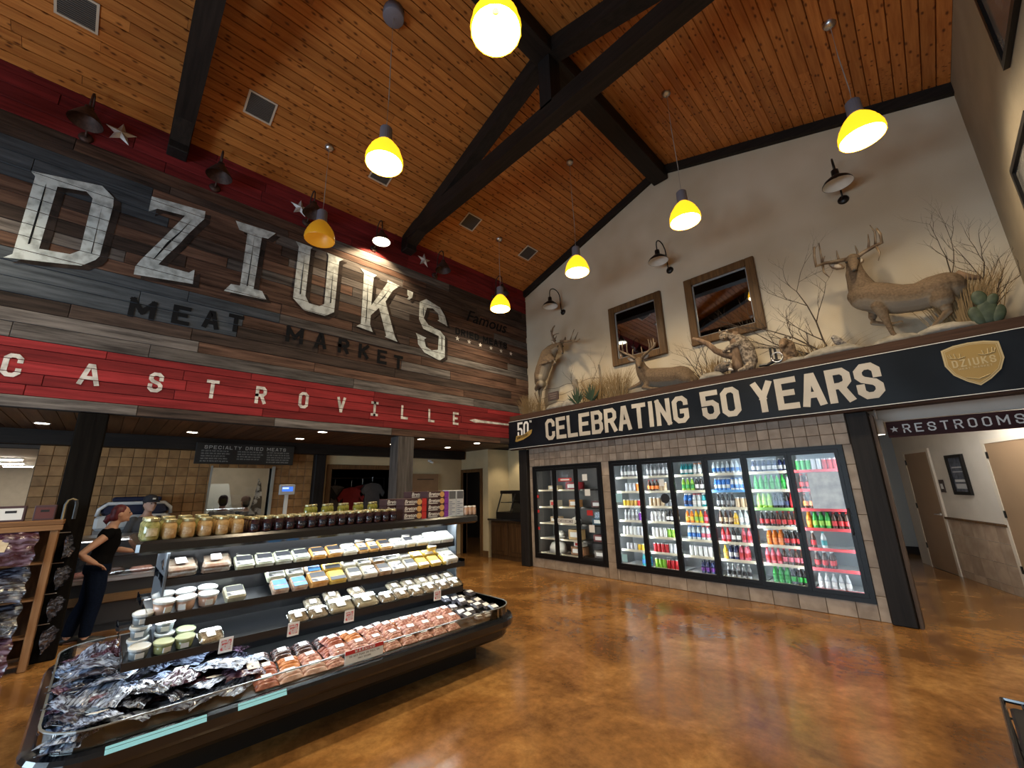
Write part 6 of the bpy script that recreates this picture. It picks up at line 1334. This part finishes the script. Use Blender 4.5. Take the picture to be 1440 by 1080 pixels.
rock(-.72, 7.02, .34, .12, .10, 'long pale rock by the quail', 3); rock(-5.75, 7.05, .3, .12, .1, 'pale rock by the leaping deer', 4); rock(-5.35, 7.03, .22, .1, .12, 'pale rock at the foot of the fence post', 5); rock(-2.35, 7.02, .22, .11, .08, 'pale rock under the raccoon', 6); rock(-1.2, 7.1, .3, .14, .07, 'flat rock between the badger and the quail', 7); rock(rt_j.x, 7.18, .2, .15, .07, 'dark rock under the leaping deer', 8)
# --- twig bushes
TWIG = pmat('dry_twig', (.05,.033,.022), .9)
def bush(name, label, base, dirs, seed, depth=3, r0=.014, mat_=TWIG, Lmul=.62):
    r_ = random.Random(seed); t = thing(name, label, 'branch', base)
    def grow(mb, p, d, L_, r, lv):
        pts = [p]; rad = [r]; n = 4
        for i in range(n):
            d = (d+Vector((r_.uniform(-.22,.22), r_.uniform(-.12,.12), r_.uniform(-.12,.2)))).normalized(); p = p+d*(L_/n)
            p.y = min(p.y, YU-.05-base[1]); p.x = min(p.x, XC-.04-base[0]); pts.append(p); rad.append(r*(1-.55*(i+1)/n))
        mb.tube(pts, rad, 5 if lv < 2 else 4)
        if lv < depth:
            for i in range(1, n+1):
                for _ in range(1 if i < n else 2):
                    if r_.random() < .85:
                        dd = (d+Vector((r_.uniform(-.9,.9), r_.uniform(-.3,.3), r_.uniform(-.4,.6)))).normalized(); grow(mb, pts[i], dd, L_*Lmul*r_.uniform(.6,1), rad[i]*.75, lv+1)
    for dr in dirs:
        mb = MB(); v = Vector(dr); grow(mb, Vector((0,0,0)), v.normalized(), v.length, r0, 0); mb.obj('branch', mat_, t)
    return t
bush('twig_bush', 'bare twig bush leaning toward the gable window behind the quail', (atY(1168,486,7.15).x, 7.15, ZL), [(-.75,.0,.95),(-.95,-.05,.55),(-.3,.05,1.1),(-.8,.1,.3)], 3)
bush('twig_bush', 'small bare twig bush behind the resting deer', (atY(993,535,7.3).x, 7.3, ZL), [(-.25,0,.6),(.02,0,.75),(-.4,0,.5)], 5, 2, .010)
bush('twig_bush', 'bare twig bush behind the rump of the standing deer', (.72, 7.35, ZL), [(-.15,0,1.1),(.15,0,.9),(.2,.0,.5)], 8, 3, .013)
bush('twig_bush', 'thin bare bush between the fence posts', (-5.25, 7.35, ZL), [(-.2,0,.7),(.3,0,.8),(.05,0,.5)], 12, 2, .010)
# --- grass tufts and cactus
GRASS = pmat('dry_grass', (.22,.14,.06), .8, rnd=.15)
def tuft(label, x, y, w_, h_, n, seed, z=ZL, lean=0):
    r_ = random.Random(seed); mb = MB()
    for i in range(n):
        bx, by = r_.gauss(0, w_*.22), r_.uniform(-.06,.06); hh = h_*r_.uniform(.6,1.05); lx = bx*1.6+r_.gauss(lean, w_*.18); ly = r_.uniform(-.08,.08)
        P = [Vector((bx,by,0)), Vector((bx+lx*.35, by+ly*.4, hh*.6)), Vector((bx+lx, by+ly, hh))]; s = .0035
        b = len(mb.v); mb.v += [tuple(P[0]+Vector((-s,0,0))), tuple(P[0]+Vector((s,0,0))), tuple(P[1]+Vector((s,0,0))), tuple(P[1]+Vector((-s,0,0))), tuple(P[2])]
        mb.face((b,b+1,b+2,b+3)); mb.face((b+3,b+2,b+4))
    o = mb.obj('grass_tuft', GRASS); o.location = (x, min(y, 7.4), z); o['kind'] = 'stuff'; tag(o, label, 'grass')
tuft('dry tan grass tuft at the corner by the sign wall', -6.62, 7.0, .38, .55, 160, 1); tuft('dry tan grass tuft between fence post and resting deer', -4.85, 7.25, .5, .7, 200, 2); tuft('dry tan grass tuft behind the green agaves', -4.35, 7.3, .55, .75, 220, 3); tuft('dry tan grass tuft behind the raccoon', -2.35, 7.2, .35, .5, 120, 4); tuft('tall dry grass at the tail of the standing deer', .60, 7.15, .42, .85, 320, 5); tuft('low dry grass under the twig bush', -.95, 7.2, .5, .35, 120, 6); tuft('short dry grass at the leaping deer\'s hooves', -6.3, 7.05, .3, .35, 70, 7)
CACT = pmat('cactus_green', (.018,.032,.016), .6, col2=(.045,.065,.035), scale=12)
t = thing('prickly_pear', 'dark green prickly pear cactus beside the tall grass at the hall end', 'cactus', (.74, 7.02, ZL)); t.scale = (.72,.72,.72)
for (x, z, rx, rz, a) in ((-.10,.17,.09,.17,-.2),(.02,.22,.12,.22,.1),(.12,.14,.08,.15,.35),(-.02,.45,.09,.14,-.1),(.1,.38,.07,.11,.4)):
    mb = MB(); mb.ball((0,0,0), (rx,.03,rz), 14, 9); o = mb.obj('pad', CACT, t, True); o.location = (x,0,z+.02); o.rotation_euler = (0,a,0)
for x, lab in ((-5.12, 'small dark green agave by the thin fence post'), (-4.72, 'broad green agave before the dry grass')):
    t = thing('agave', lab, 'plant', (x, 6.98, ZL)); r_ = random.Random(x)
    for i in range(9):
        a = (i-4)*.22; L_ = .42-.03*abs(i-4); mb = MB(); yv = r_.uniform(-.05,.05); mb.add([(-.02,yv,0),(.02,yv,0),(math.sin(a)*L_*.5+.03,yv-.02,math.cos(a)*L_*.5),(math.sin(a)*L_*.5-.03,yv-.02,math.cos(a)*L_*.5),(math.sin(a)*L_,yv-.03,math.cos(a)*L_),(math.sin(a)*L_*.5,yv+.015,math.cos(a)*L_*.5)], [(0,1,2,3),(3,2,4),(1,0,5),(2,1,5),(4,2,5),(3,4,5),(0,3,5)]); mb.obj('leaf', pmat('agave_green', (.022,.042,.018), .5, rnd=.2), t)
# --- barbed wire fence
POSTG = pmat('fence_post_wood', (.09,.075,.06), .9, col2=(.24,.21,.18), scale=10, stretch=(1,1,.3), bump=.6)
t = thing('wire_fence', 'old barbed wire fence with crooked grey posts beside the leaping deer', 'fence', (-5.75, 7.3, ZL))
for x, h_, r_ in ((-.72, .72, .035), (.40, .66, .075), (1.06, .86, .03)):
    MB().tube([(x,0,0),(x+.01,0,h_*.5),(x-.015,0,h_)], [r_,r_*.9,r_*.75], 9).obj('post', POSTG, t, True)
for zz in (.22, .4, .58):
    MB().tube([(-.72+i*.089, -.03, zz+.02*math.sin(i*.9+zz*9)) for i in range(21)], .004, 4).obj('wire', RUST, t)
t2 = thing('fence_plaque', 'small brown plaque hung on the barbed wire fence', 'sign', (-5.98, 7.255, ZL+.28)); MB().cbox(-.16,.16,-.02,0,0,.2,.004).obj('board', pmat('plaque_brown', (.06,.035,.03), .7), t2)
for i in range(3): MB().box(-.12+.02*i,.12-.02*i,-.022,-.0205,.14-i*.05,.16-i*.05).obj('print_line', pmat('plaque_print', (.16,.12,.1), .7), t2)
# ================================================================== deli counter
t = thing('deli_counter', 'long glass-fronted deli counter with steel ledge behind the red-haired woman', 'counter', (-8.0, .9, 0))
MB().box(-.85, -.02, -1.15, 1.9, .1, .62).obj('base', pmat('counter_black', (.02,.02,.022), .35), t); MB().box(-.80, -.08, -1.1, 1.85, 0, .1).obj('toe_kick', BLACK, t)
MB().cbox(-.03, .05, -1.16, 1.91, .36, .46, .01).obj('wood_bumper', woodmat('bumper_wood', (.10,.055,.025), (.2,.12,.06), 'Y', rough=.5, rnd=.05), t)
MB().cbox(-.14, .06, -1.16, 1.91, .62, .67, .006).obj('steel_ledge', STEEL, t)
MB().box(-.8, -.1, -1.12, 1.88, .62, .66).obj('display_deck', pmat('deck_grey', (.2,.2,.2), .4), t)
mb = MB(); ny = 8; P = [(.0,.67),(-.02,.85),(-.08,1.02),(-.2,1.14)]
mb.add([(x, y, z) for y in (-1.13, 1.89) for x, z in P], [(i, i+1, 5+i-0, 4+i) for i in range(3)]); mb.obj('curved_glass', GLASS, t, True)
MB().cbox(-.82, -.18, -1.16, 1.91, 1.13, 1.17, .006).obj('top', STEEL, t); MB().cbox(-.86, -.80, -1.16, 1.91, .62, 1.13, .006).obj('rear_panel', pmat('counter_black', (.02,.02,.022), .35), t)
MB().box(-.66,-.2,-1.1,1.85,.9,.912).obj('inner_shelf', GLASS, t); MB().box(-.3,-.27,-1.05,1.8,1.11,1.128).obj('light_strip', emat('counter_led', (.9,.95,1), 5), t)
for i in range(9):
    o = MB().cbox(-.11,.11,-.13,.13,0,.07+.02*(i%2),.03).obj('meat_tray', [MATS['food_red_sausage'], MATS['food_dark_sausage'], MATS['food_fresh_sausage']][i%3], None, True); o.location = (-8.32, -.05+i*.31, .662); tag(o, '%s joint of meat inside the glass deli counter' % ('red','dark','pink')[i%3], 'meat', ('red','dark','pink')[i%3]+' joints in the deli counter')
# till screen on a stalk
t = thing('till_display', 'small grey till display with a blue screen on a stalk', 'screen', (-8.35, 2.40, 1.17)); MB().cbox(-.06,.06,-.06,.06,0,.02,.004).obj('foot', WHITE, t); MB().cbox(-.02,.02,-.03,.03,.02,.52,.004).obj('stalk', pmat('till_grey', (.42,.45,.48), .4), t)
MB().cbox(-.03,.03,-.13,.13,.50,.68,.01).obj('case', pmat('till_grey', (.42,.45,.48), .4), t); MB().box(.03,.032,-.09,.09,.56,.64).obj('screen', emat('till_blue', (.05,.18,.9), 1.2), t); MB().box(.032,.033,-.085,.02,.60,.63).obj('screen_text', emat('till_pale', (.5,.65,1), 1.2), t)
t = thing('counter_scale', 'white counter scale beside the till display', 'scale', (-8.4, 2.12, 1.17)); MB().cbox(-.13,.13,-.14,.14,0,.09,.01).obj('body', WHITE, t); MB().cbox(-.14,.14,-.16,.16,.1,.115,.005).obj('pan', STEEL, t); MB().box(-.03,.03,-.03,.03,.09,.1).obj('stem', BLACK, t)
# vacuum machine behind the counter
t = thing('vacuum_sealer', 'dark blue machine with a white rounded rim behind the deli counter', 'machine', (-9.33, .43, 0)); MB().box(-.15,.15,-.45,.45,0,1.2).obj('stand', pmat('machine_steel', (.3,.31,.33), .35, metal=.6), t)
MB().cbox(-.15,.15,-.46,.46,1.2,1.42,.04).obj('lower_body', pmat('machine_grey', (.5,.52,.54), .4), t); MB().cbox(-.14,.14,-.42,.42,1.42,1.62,.05).obj('lid', pmat('machine_navy', (.012,.018,.05), .3), t)
MB().tube([(.13,-.44,1.42),(.14,-.43,1.52),(.14,-.34,1.60),(.14,.34,1.60),(.14,.43,1.52),(.13,.44,1.42)], .028, 10).obj('rim', pmat('machine_rim', (.55,.57,.6), .35), t, True); MB().cbox(-.13,.1,-.3,.3,1.62,1.70,.02).obj('top_box', pmat('machine_navy', (.012,.018,.05), .3), t)
t = thing('heater_sign', 'dark red sign with pale lettering in the kitchen beyond the tile pier', 'sign', (-10.3, -1.75, 1.55)); MB().box(0,.04,-.45,.6,0,.2).obj('board', pmat('sign_maroon', (.09,.02,.02), .5), t); mb = MB(); write(mb, 'FO', (.042,.30,.06), U_, V_, .09, .08, .02, .03); mb.obj('lettering', pmat('sign_pale', (.6,.4,.36), .5), t); MB().box(0,.03,-.4,-.36,-1.55,0).box(0,.03,.5,.54,-1.55,0).obj('legs', BLKMET, t)

# ================================================================== jerky rack by the sign wall
RW = woodmat('rack_wood', (.15,.07,.03), (.30,.16,.075), 'Z', rough=.5, rnd=.12); RWY = woodmat('rack_wood_cross', (.15,.07,.03), (.30,.16,.075), 'Y', rough=.5, rnd=.12)
rk = thing('jerky_rack', 'honey-brown wooden rack of hanging jerky bags beside the black post', 'rack', (-6.9, -1.0, 0)); WK = 1.42
for y in (-.72, -.05, .655): MB().cbox(-.02,.03,y,y+.065,0,1.42,.006).obj('upright', RW, rk)
for y in (-.72, .655): MB().cbox(-.19,-.145,y,y+.065,0,1.42,.006).obj('upright', RW, rk)
MB().cbox(-.20,.05,-.75,.745,1.42,1.475,.008).obj('top_board', RWY, rk); MB().cbox(.03,.05,-.75,.745,1.365,1.42,.004).obj('fascia', RWY, rk)
MB().box(.05,.053,.05,.17,1.35,1.46).obj('price_card', pmat('kraft_card', (.5,.36,.2), .7), rk)
for i, z in enumerate((.05, .30, .66, 1.02)): MB().cbox(-.16,.0,-.71,.71,z,z+.02,.004).obj('shelf', RWY, rk)
MB().box(-.18,-.165,-.66,.66,.1,1.4).obj('back_panel', woodmat('rack_back', (.05,.025,.012), (.10,.05,.025), 'Z', rough=.7, rnd=0), rk)
KL = MB().box(-.03,.03,-.028,.028,0,.002).mesh('label', pmat('kraft_label', (.42,.33,.22), .7, col2=(.55,.46,.33), scale=40))
for r, z in enumerate((1.20, .84, .52, .18)):
    for c, y in enumerate((-.40, .33)):
        bag(('maroon','dark','dark','maroon')[r], (-6.86, -1.0+y, z), (0, math.radians(68), 0), '%s bag of jerky with kraft label, %s row of the wooden rack' % (('maroon','dark','dark','maroon')[r], ('top','second','third','bottom')[r]), '%s row bags on the wooden rack' % ('top','second','third','bottom')[r], True, 2.1, KL)
for r, z in enumerate((1.18, .86, .55, .25)):
    bag('dark', (-6.99, -.20, z), (math.radians(-80), math.radians(90), 0), 'dark bag of jerky hung on the end of the wooden rack, %s' % ('highest','second down','third down','lowest')[r], 'bags on the rack end', False, 1.3)
    o = MB().tube([(-6.99,-.29,z+.15),(-6.99,-.19,z+.15)], .004, 5).obj('peg', STEEL, None); o.parent = rk; o.location = (6.9, 1.0, 0)
for i, (y, k, w_, h_) in enumerate(((-1.18,'p',.1,.16),(-1.03,'p',.1,.17),(-.88,'p',.1,.16),(-.66,'b',.2,.16),(-.42,'b',.16,.16))):
    if k == 'p':
        t = thing('snack_bag', 'purple snack bag on top of the wooden jerky rack', 'bag', (-6.95, y, 1.475), 0, 'purple snack bags on the rack'); mb = MB(); mb.add([(-.03,-w_/2,0),(.03,-w_/2,0),(.03,w_/2,0),(-.03,w_/2,0),(-.005,-w_/2*.9,h_),(.005,-w_/2*.9,h_),(.005,w_/2*.9,h_),(-.005,w_/2*.9,h_)], [(0,3,2,1),(4,5,6,7),(0,1,5,4),(1,2,6,5),(2,3,7,6),(3,0,4,7)]); mb.obj('film', pmat('snack_purple', (.14,.02,.12), .2, col2=(.5,.3,.48), scale=12, coat=.6), t); MB().box(.018,.032,-.02,.02,.03,.06).obj('label', PAPER, t)
    else:
        t = thing('snack_carton', '%s snack carton on top of the wooden jerky rack' % ('white fronted' if i == 3 else 'dark brown'), 'carton', (-6.95, y, 1.475)); MB().cbox(-.06,.06,-w_/2,w_/2,0,h_,.004).obj('carton', pmat('snack_brown', (.06,.03,.035), .5), t); MB().box(.06,.0615,-w_*.42,w_*.42,h_*.12,h_*.85).obj('front_print', PAPER if i == 3 else pmat('maroon_print', (.10,.03,.03), .5), t); MB().box(.0615,.063,-w_*.2,w_*.2,h_*.55,h_*.7).obj('emblem', BLACK, t)
t = thing('strap_loop', 'arched black and brass strap loop standing on the end of the rack', 'strap', (-6.9, -.24, 1.475)); 
mb = MB(); mb.tube([(0,-.035,0),(0,-.035,.16),(0,-.02,.2),(0,.01,.215),(0,.04,.2),(0,.05,.16),(0,.05,0)], [(.016,.005)]*7, 6, (1,0,0)); mb.obj('loop', BLACK, t); mb = MB(); mb.tube([(.018,-.035,0),(.018,-.035,.16),(.018,-.02,.205),(.018,.01,.22),(.018,.04,.205)], .007, 6, (1,0,0)); mb.obj('brass_edge', pmat('brass', (.5,.4,.22), .35, metal=.8), t)

# ================================================================== people
SKIN = pmat('skin', (.50,.29,.21), .55)
def person(label, loc, rz, sc, hair, top, legs, cap=None, lean=0, arms='hip', ponytail=False, sleeves=False, shoes=BLACK):
    t = thing('person', label, 'person', loc, rz); t.scale = (sc,)*3; V3 = Vector
    def L_(x, y, z): return (x, y+lean*max(0, z-.95), z)
    b = MB(); tr = [(L_(0,0,.84),(.16,.125)),(L_(0,.0,.95),(.155,.12)),(L_(0,.012,1.06),(.128,.10)),(L_(0,.02,1.2),(.155,.115)),(L_(0,.01,1.32),(.165,.10)),(L_(0,.005,1.385),(.10,.07)),(L_(0,.015,1.43),(.055,.055)),(L_(0,.03,1.49),(.05,.052))]
    b.tube([p for p, r in tr], [r for p, r in tr], 16, (0,1,0))
    hd = V3(L_(0,.05,1.575)); b.ball(hd, (.076,.095,.112), 16, 12); b.ball(hd+V3((0,.03,-.055)), (.058,.065,.06), 12, 8)
    b.tube([hd+V3((0,.085,.02)), hd+V3((0,.112,-.018))], [.010,.017], 8); b.ball(hd+V3((0,.108,-.016)), .016, 8, 6); b.ball(hd+V3((0,.09,-.052)), (.026,.012,.012), 8, 6); b.ball(hd+V3((0,.082,-.09)), (.025,.02,.018), 8, 6)
    for s in (-1, 1): b.ball(hd+V3((s*.077,-.005,-.01)), (.012,.022,.032), 8, 6)
    lg = {}
    for s, st in ((1, .03), (-1, -.13)):
        P = [(s*.085,0,.88),(s*.095,.015+st*.2,.66),(s*.095,.02+st*.5,.47),(s*.095,-.01+st*.8,.28),(s*.095,-.02+st,.09),(s*.10,-.01+st,.045)]; rd = [.098,.088,.062,.058,.042,.042]; b.tube(P, rd, 12, (0,1,0)); lg[s] = (P, rd, st)
        b.tube([(s*.10,-.05+st,.04),(s*.10,.05+st,.035),(s*.105,.15+st,.025)], [.04,.042,.028], 10)
    AR = []
    for s in (1, -1):
        sh = V3(L_(s*.165,.005,1.335))
        if arms == 'hip' and s == 1: el, wr, dirh = V3((.29,-.19,1.10)), V3((.245,-.03,.975)), V3((-.25,.75,-.5))
        elif arms == 'hip': el, wr, dirh = V3(L_(-.24,.10,1.10)), V3(L_(-.18,.32,1.05)), V3((.2,.95,-.1))
        elif arms == 'down': el, wr, dirh = V3((s*.225,-.03,1.08)), V3((s*.225,.03,.86)), V3((-s*.05,.1,-1))
        else: el, wr, dirh = V3(L_(s*.24,.08,1.08)), V3(L_(s*.17,.30,1.05)), V3((-s*.2,.9,-.2))
        b.tube([sh, sh.lerp(el,.5), el, el.lerp(wr,.35), wr], [.055,.048,.040,.040,.027], 12, (0,1,.01)); b.ball(sh, .058, 10, 8)
        dirh.normalize(); sd = dirh.cross(V3((0,0,1))).normalized(); un = sd.cross(dirh)
        b.tube([wr, wr+dirh*.04, wr+dirh*.085], [(.027,.02),(.04,.016),(.042,.015)], 10, tuple(un))
        for f in range(4):
            o = wr+dirh*.08+sd*(.03-.02*f); q = [.0,.03,.055,.07]; ln = (.95,1.08,1.0,.8)[f]; b.tube([o+dirh*(a*ln)-un*(a*a*6*.9) for a in q], [.0095,.009,.0085,.007], 6)
        th = wr+dirh*.03+sd*.035; b.tube([th, th+sd*.022+dirh*.025, th+sd*.02+dirh*.055-un*.01], [.012,.0105,.008], 6); AR.append((sh, el, wr))
    me = fuse(b, .0105, 'body', SKIN, 2); link(bpy.data.objects.new('body', me), t)
    c = MB(); c.tube([p for p, r in tr[1:6]], [(r[0]+.016, r[1]+.018) for p, r in tr[1:6]], 16, (0,1,0))
    for (sh, el, wr) in AR:
        c.ball(sh, .066, 10, 8); e = sh.lerp(el, .2 if not sleeves else .8); c.tube([sh, e], [.066,.058], 12, (0,1,.01))
    link(bpy.data.objects.new('shirt', fuse(c, .012, 'shirt', top, 2)), t)
    c = MB(); c.tube([p for p, r in tr[:2]], [(r[0]+.014, r[1]+.016) for p, r in tr[:2]], 16, (0,1,0)); c.ball((0,0,.86), (.165,.13,.12), 14, 10)
    for s in (1, -1): P, rd, st = lg[s]; c.tube(P[:5], [r+.016 for r in rd[:5]], 12, (0,1,0))
    link(bpy.data.objects.new('trousers', fuse(c, .012, 'trousers', legs, 2)), t)
    for s in (1, -1): st = lg[s][2]; MB().tube([(s*.10,-.075+st,.04),(s*.10,.03+st,.045),(s*.105,.12+st,.035),(s*.105,.18+st,.028)], [(.042,.036),(.046,.042),(.044,.034),(.026,.02)], 12, (0,0,1)).obj('shoe', shoes, t, True)
    h = MB(); h.ball(hd+V3((0,-.022,.03)), (.084,.092,.098), 14, 10); h.ball(hd+V3((0,-.05,-.03)), (.078,.06,.085), 12, 8)
    if ponytail: h.ball(hd+V3((0,-.115,-.05)), (.04,.045,.05), 10, 8); h.tube([hd+V3((0,-.10,-.03)), hd+V3((0,-.14,-.09)), hd+V3((0,-.12,-.17))], [.03,.035,.012], 8)
    link(bpy.data.objects.new('hair', fuse(h, .012, 'hair', hair, 2)), t)
    for s in (1, -1): MB().ball(hd+V3((s*.03,.087,.012)), .009, 8, 6).obj('eye', EYEB, t, True)
    if cap:
        cm = MB(); cm.lathe([(.092,.0),(.097,.02),(.092,.07),(.065,.105),(.02,.118)], 18, (hd.x, hd.y-.012, hd.z+.035)); cp = cm.obj('cap', cap, t, True)
        mb = MB(); mb.add([(hd.x+a*.075, hd.y+.07+(.085 if j else 0)*(1-abs(a)**2*.5), hd.z+.045-(.012 if j else 0)+k_) for k_ in (0,.008) for j in (0,1) for a in (-1,-.5,0,.5,1)], [tuple([0,1,2,3,4,9,8,7,6,5])[::-1], (10,11,12,13,14,19,18,17,16,15), (5,6,16,15),(6,7,17,16),(7,8,18,17),(8,9,19,18),(0,5,15,10),(9,4,14,19)]); mb.obj('brim', cap, cp)
        MB().box(hd.x-.02, hd.x+.02, hd.y+.078, hd.y+.086, hd.z+.075, hd.z+.10).obj('cap_badge', PAPER, cp)
    return t
person('woman with dark red hair in a black sleeveless top and jeans, hand on hip', (-7.63, .10, 0), .0, .945, pmat('hair_dark_red', (.10,.012,.02), .5, var=.3, scale=40, stretch=(1,1,.2)), pmat('black_cotton', (.005,.005,.006), .95, spec=.05), pmat('dark_denim', (.005,.009,.022), .95, var=.2, scale=50, spec=.05), lean=.12, arms='hip', ponytail=True)
person('deli worker in a dark cap with white badge, standing behind the counter', (-9.02, .56, 0), -math.pi/2*.75, 1.0, pmat('hair_black', (.012,.01,.009), .6), pmat('grey_shirt', (.06,.06,.065), .9), pmat('dark_trousers', (.015,.015,.017), .9), cap=pmat('cap_navy', (.015,.015,.022), .8), arms='down', sleeves=True)
person('kitchen worker with black hair turned away behind the deli window', (-10.35, 1.80, 0), math.pi/2*1.0, 1.0, pmat('hair_black', (.012,.01,.009), .6), pmat('white_coat', (.5,.48,.44), .9), pmat('dark_trousers', (.015,.015,.017), .9), arms='front', sleeves=True)
person('kitchen worker in a dark maroon cap farther back behind the deli window', (-11.0, 2.35, 0), math.pi/2*1.1, .96, pmat('hair_black', (.012,.01,.009), .6), pmat('grey_shirt', (.06,.06,.065), .9), pmat('dark_trousers', (.015,.015,.017), .9), cap=pmat('cap_maroon', (.05,.01,.015), .8), arms='front', sleeves=True)

# ================================================================== shopping basket at the right edge, stool legs by the storeroom
t = thing('shopping_basket', 'black wire shopping basket on the floor near the right wall', 'basket', (.22, 3.30, 0))
def ring(z, a, b): return [(-a,-b,z),(a,-b,z),(a,b,z),(-a,b,z),(-a,-b,z)]
MB().tube(ring(.5,.22,.44), .012, 6, (0,0,1)).obj('rim', BLKGLOSS, t)
for i, z in enumerate((.06,.15,.24,.33,.42)): kx = .17+.05*z/.5; MB().tube(ring(z, kx, kx*2), .006, 5).obj('hoop', BLKMET, t)
for i in range(7):
    y = -.34+i*.113
    for s in (-1, 1): MB().tube([(s*.17,y,.02),(s*.22,y*1.28,.5)], .005, 5).obj('wire', BLKMET, t)
for i in range(4):
    x = -.12+i*.08
    for s in (-1, 1): MB().tube([(x,s*.34,.02),(x*1.25,s*.44,.5)], .005, 5).obj('wire', BLKMET, t)
MB().box(-.17,.17,-.34,.34,.0,.02).obj('floor_panel', BLACK, t); MB().cbox(-.2,.2,-.42,.42,.46,.48,.01).obj('liner', BLACK, t)
MB().tube([(-.08,.44,.5),(-.09,.52,.62),(-.08,.56,.70),(.1,.56,.74)], .016, 8).obj('handle', pmat('handle_blue', (.03,.04,.14), .4), t, True)
t = thing('stock_cart', 'chrome wheeled stock cart in the storeroom doorway', 'cart', (-9.15, 8.15, 0))
for x in (-.22,.22):
    for y in (-.3,.3): MB().tube([(x,y,.08),(x,y,.95)], .012, 8).obj('leg', STEEL, t); MB().lathe([(.001,-.02),(.035,-.015),(.035,.015),(.001,.02)], 12, (x,y,.0)).obj('castor', BLACK, t).location.z = .045
for z in (.15,.5,.9): MB().cbox(-.24,.24,-.32,.32,z,z+.02,.004).obj('shelf', BLKMET, t)
for i in range(3):
    o = MB().cbox(-.1,.1,-.09,.09,0,.14,.006).obj('stock_box', pmat('stock_peach', (.42,.3,.24), .6)); o.location = (-9.15, 7.97+i*.19, .92); tag(o, 'peach coloured box on the stock cart in the storeroom', 'box', 'boxes on the stock cart')
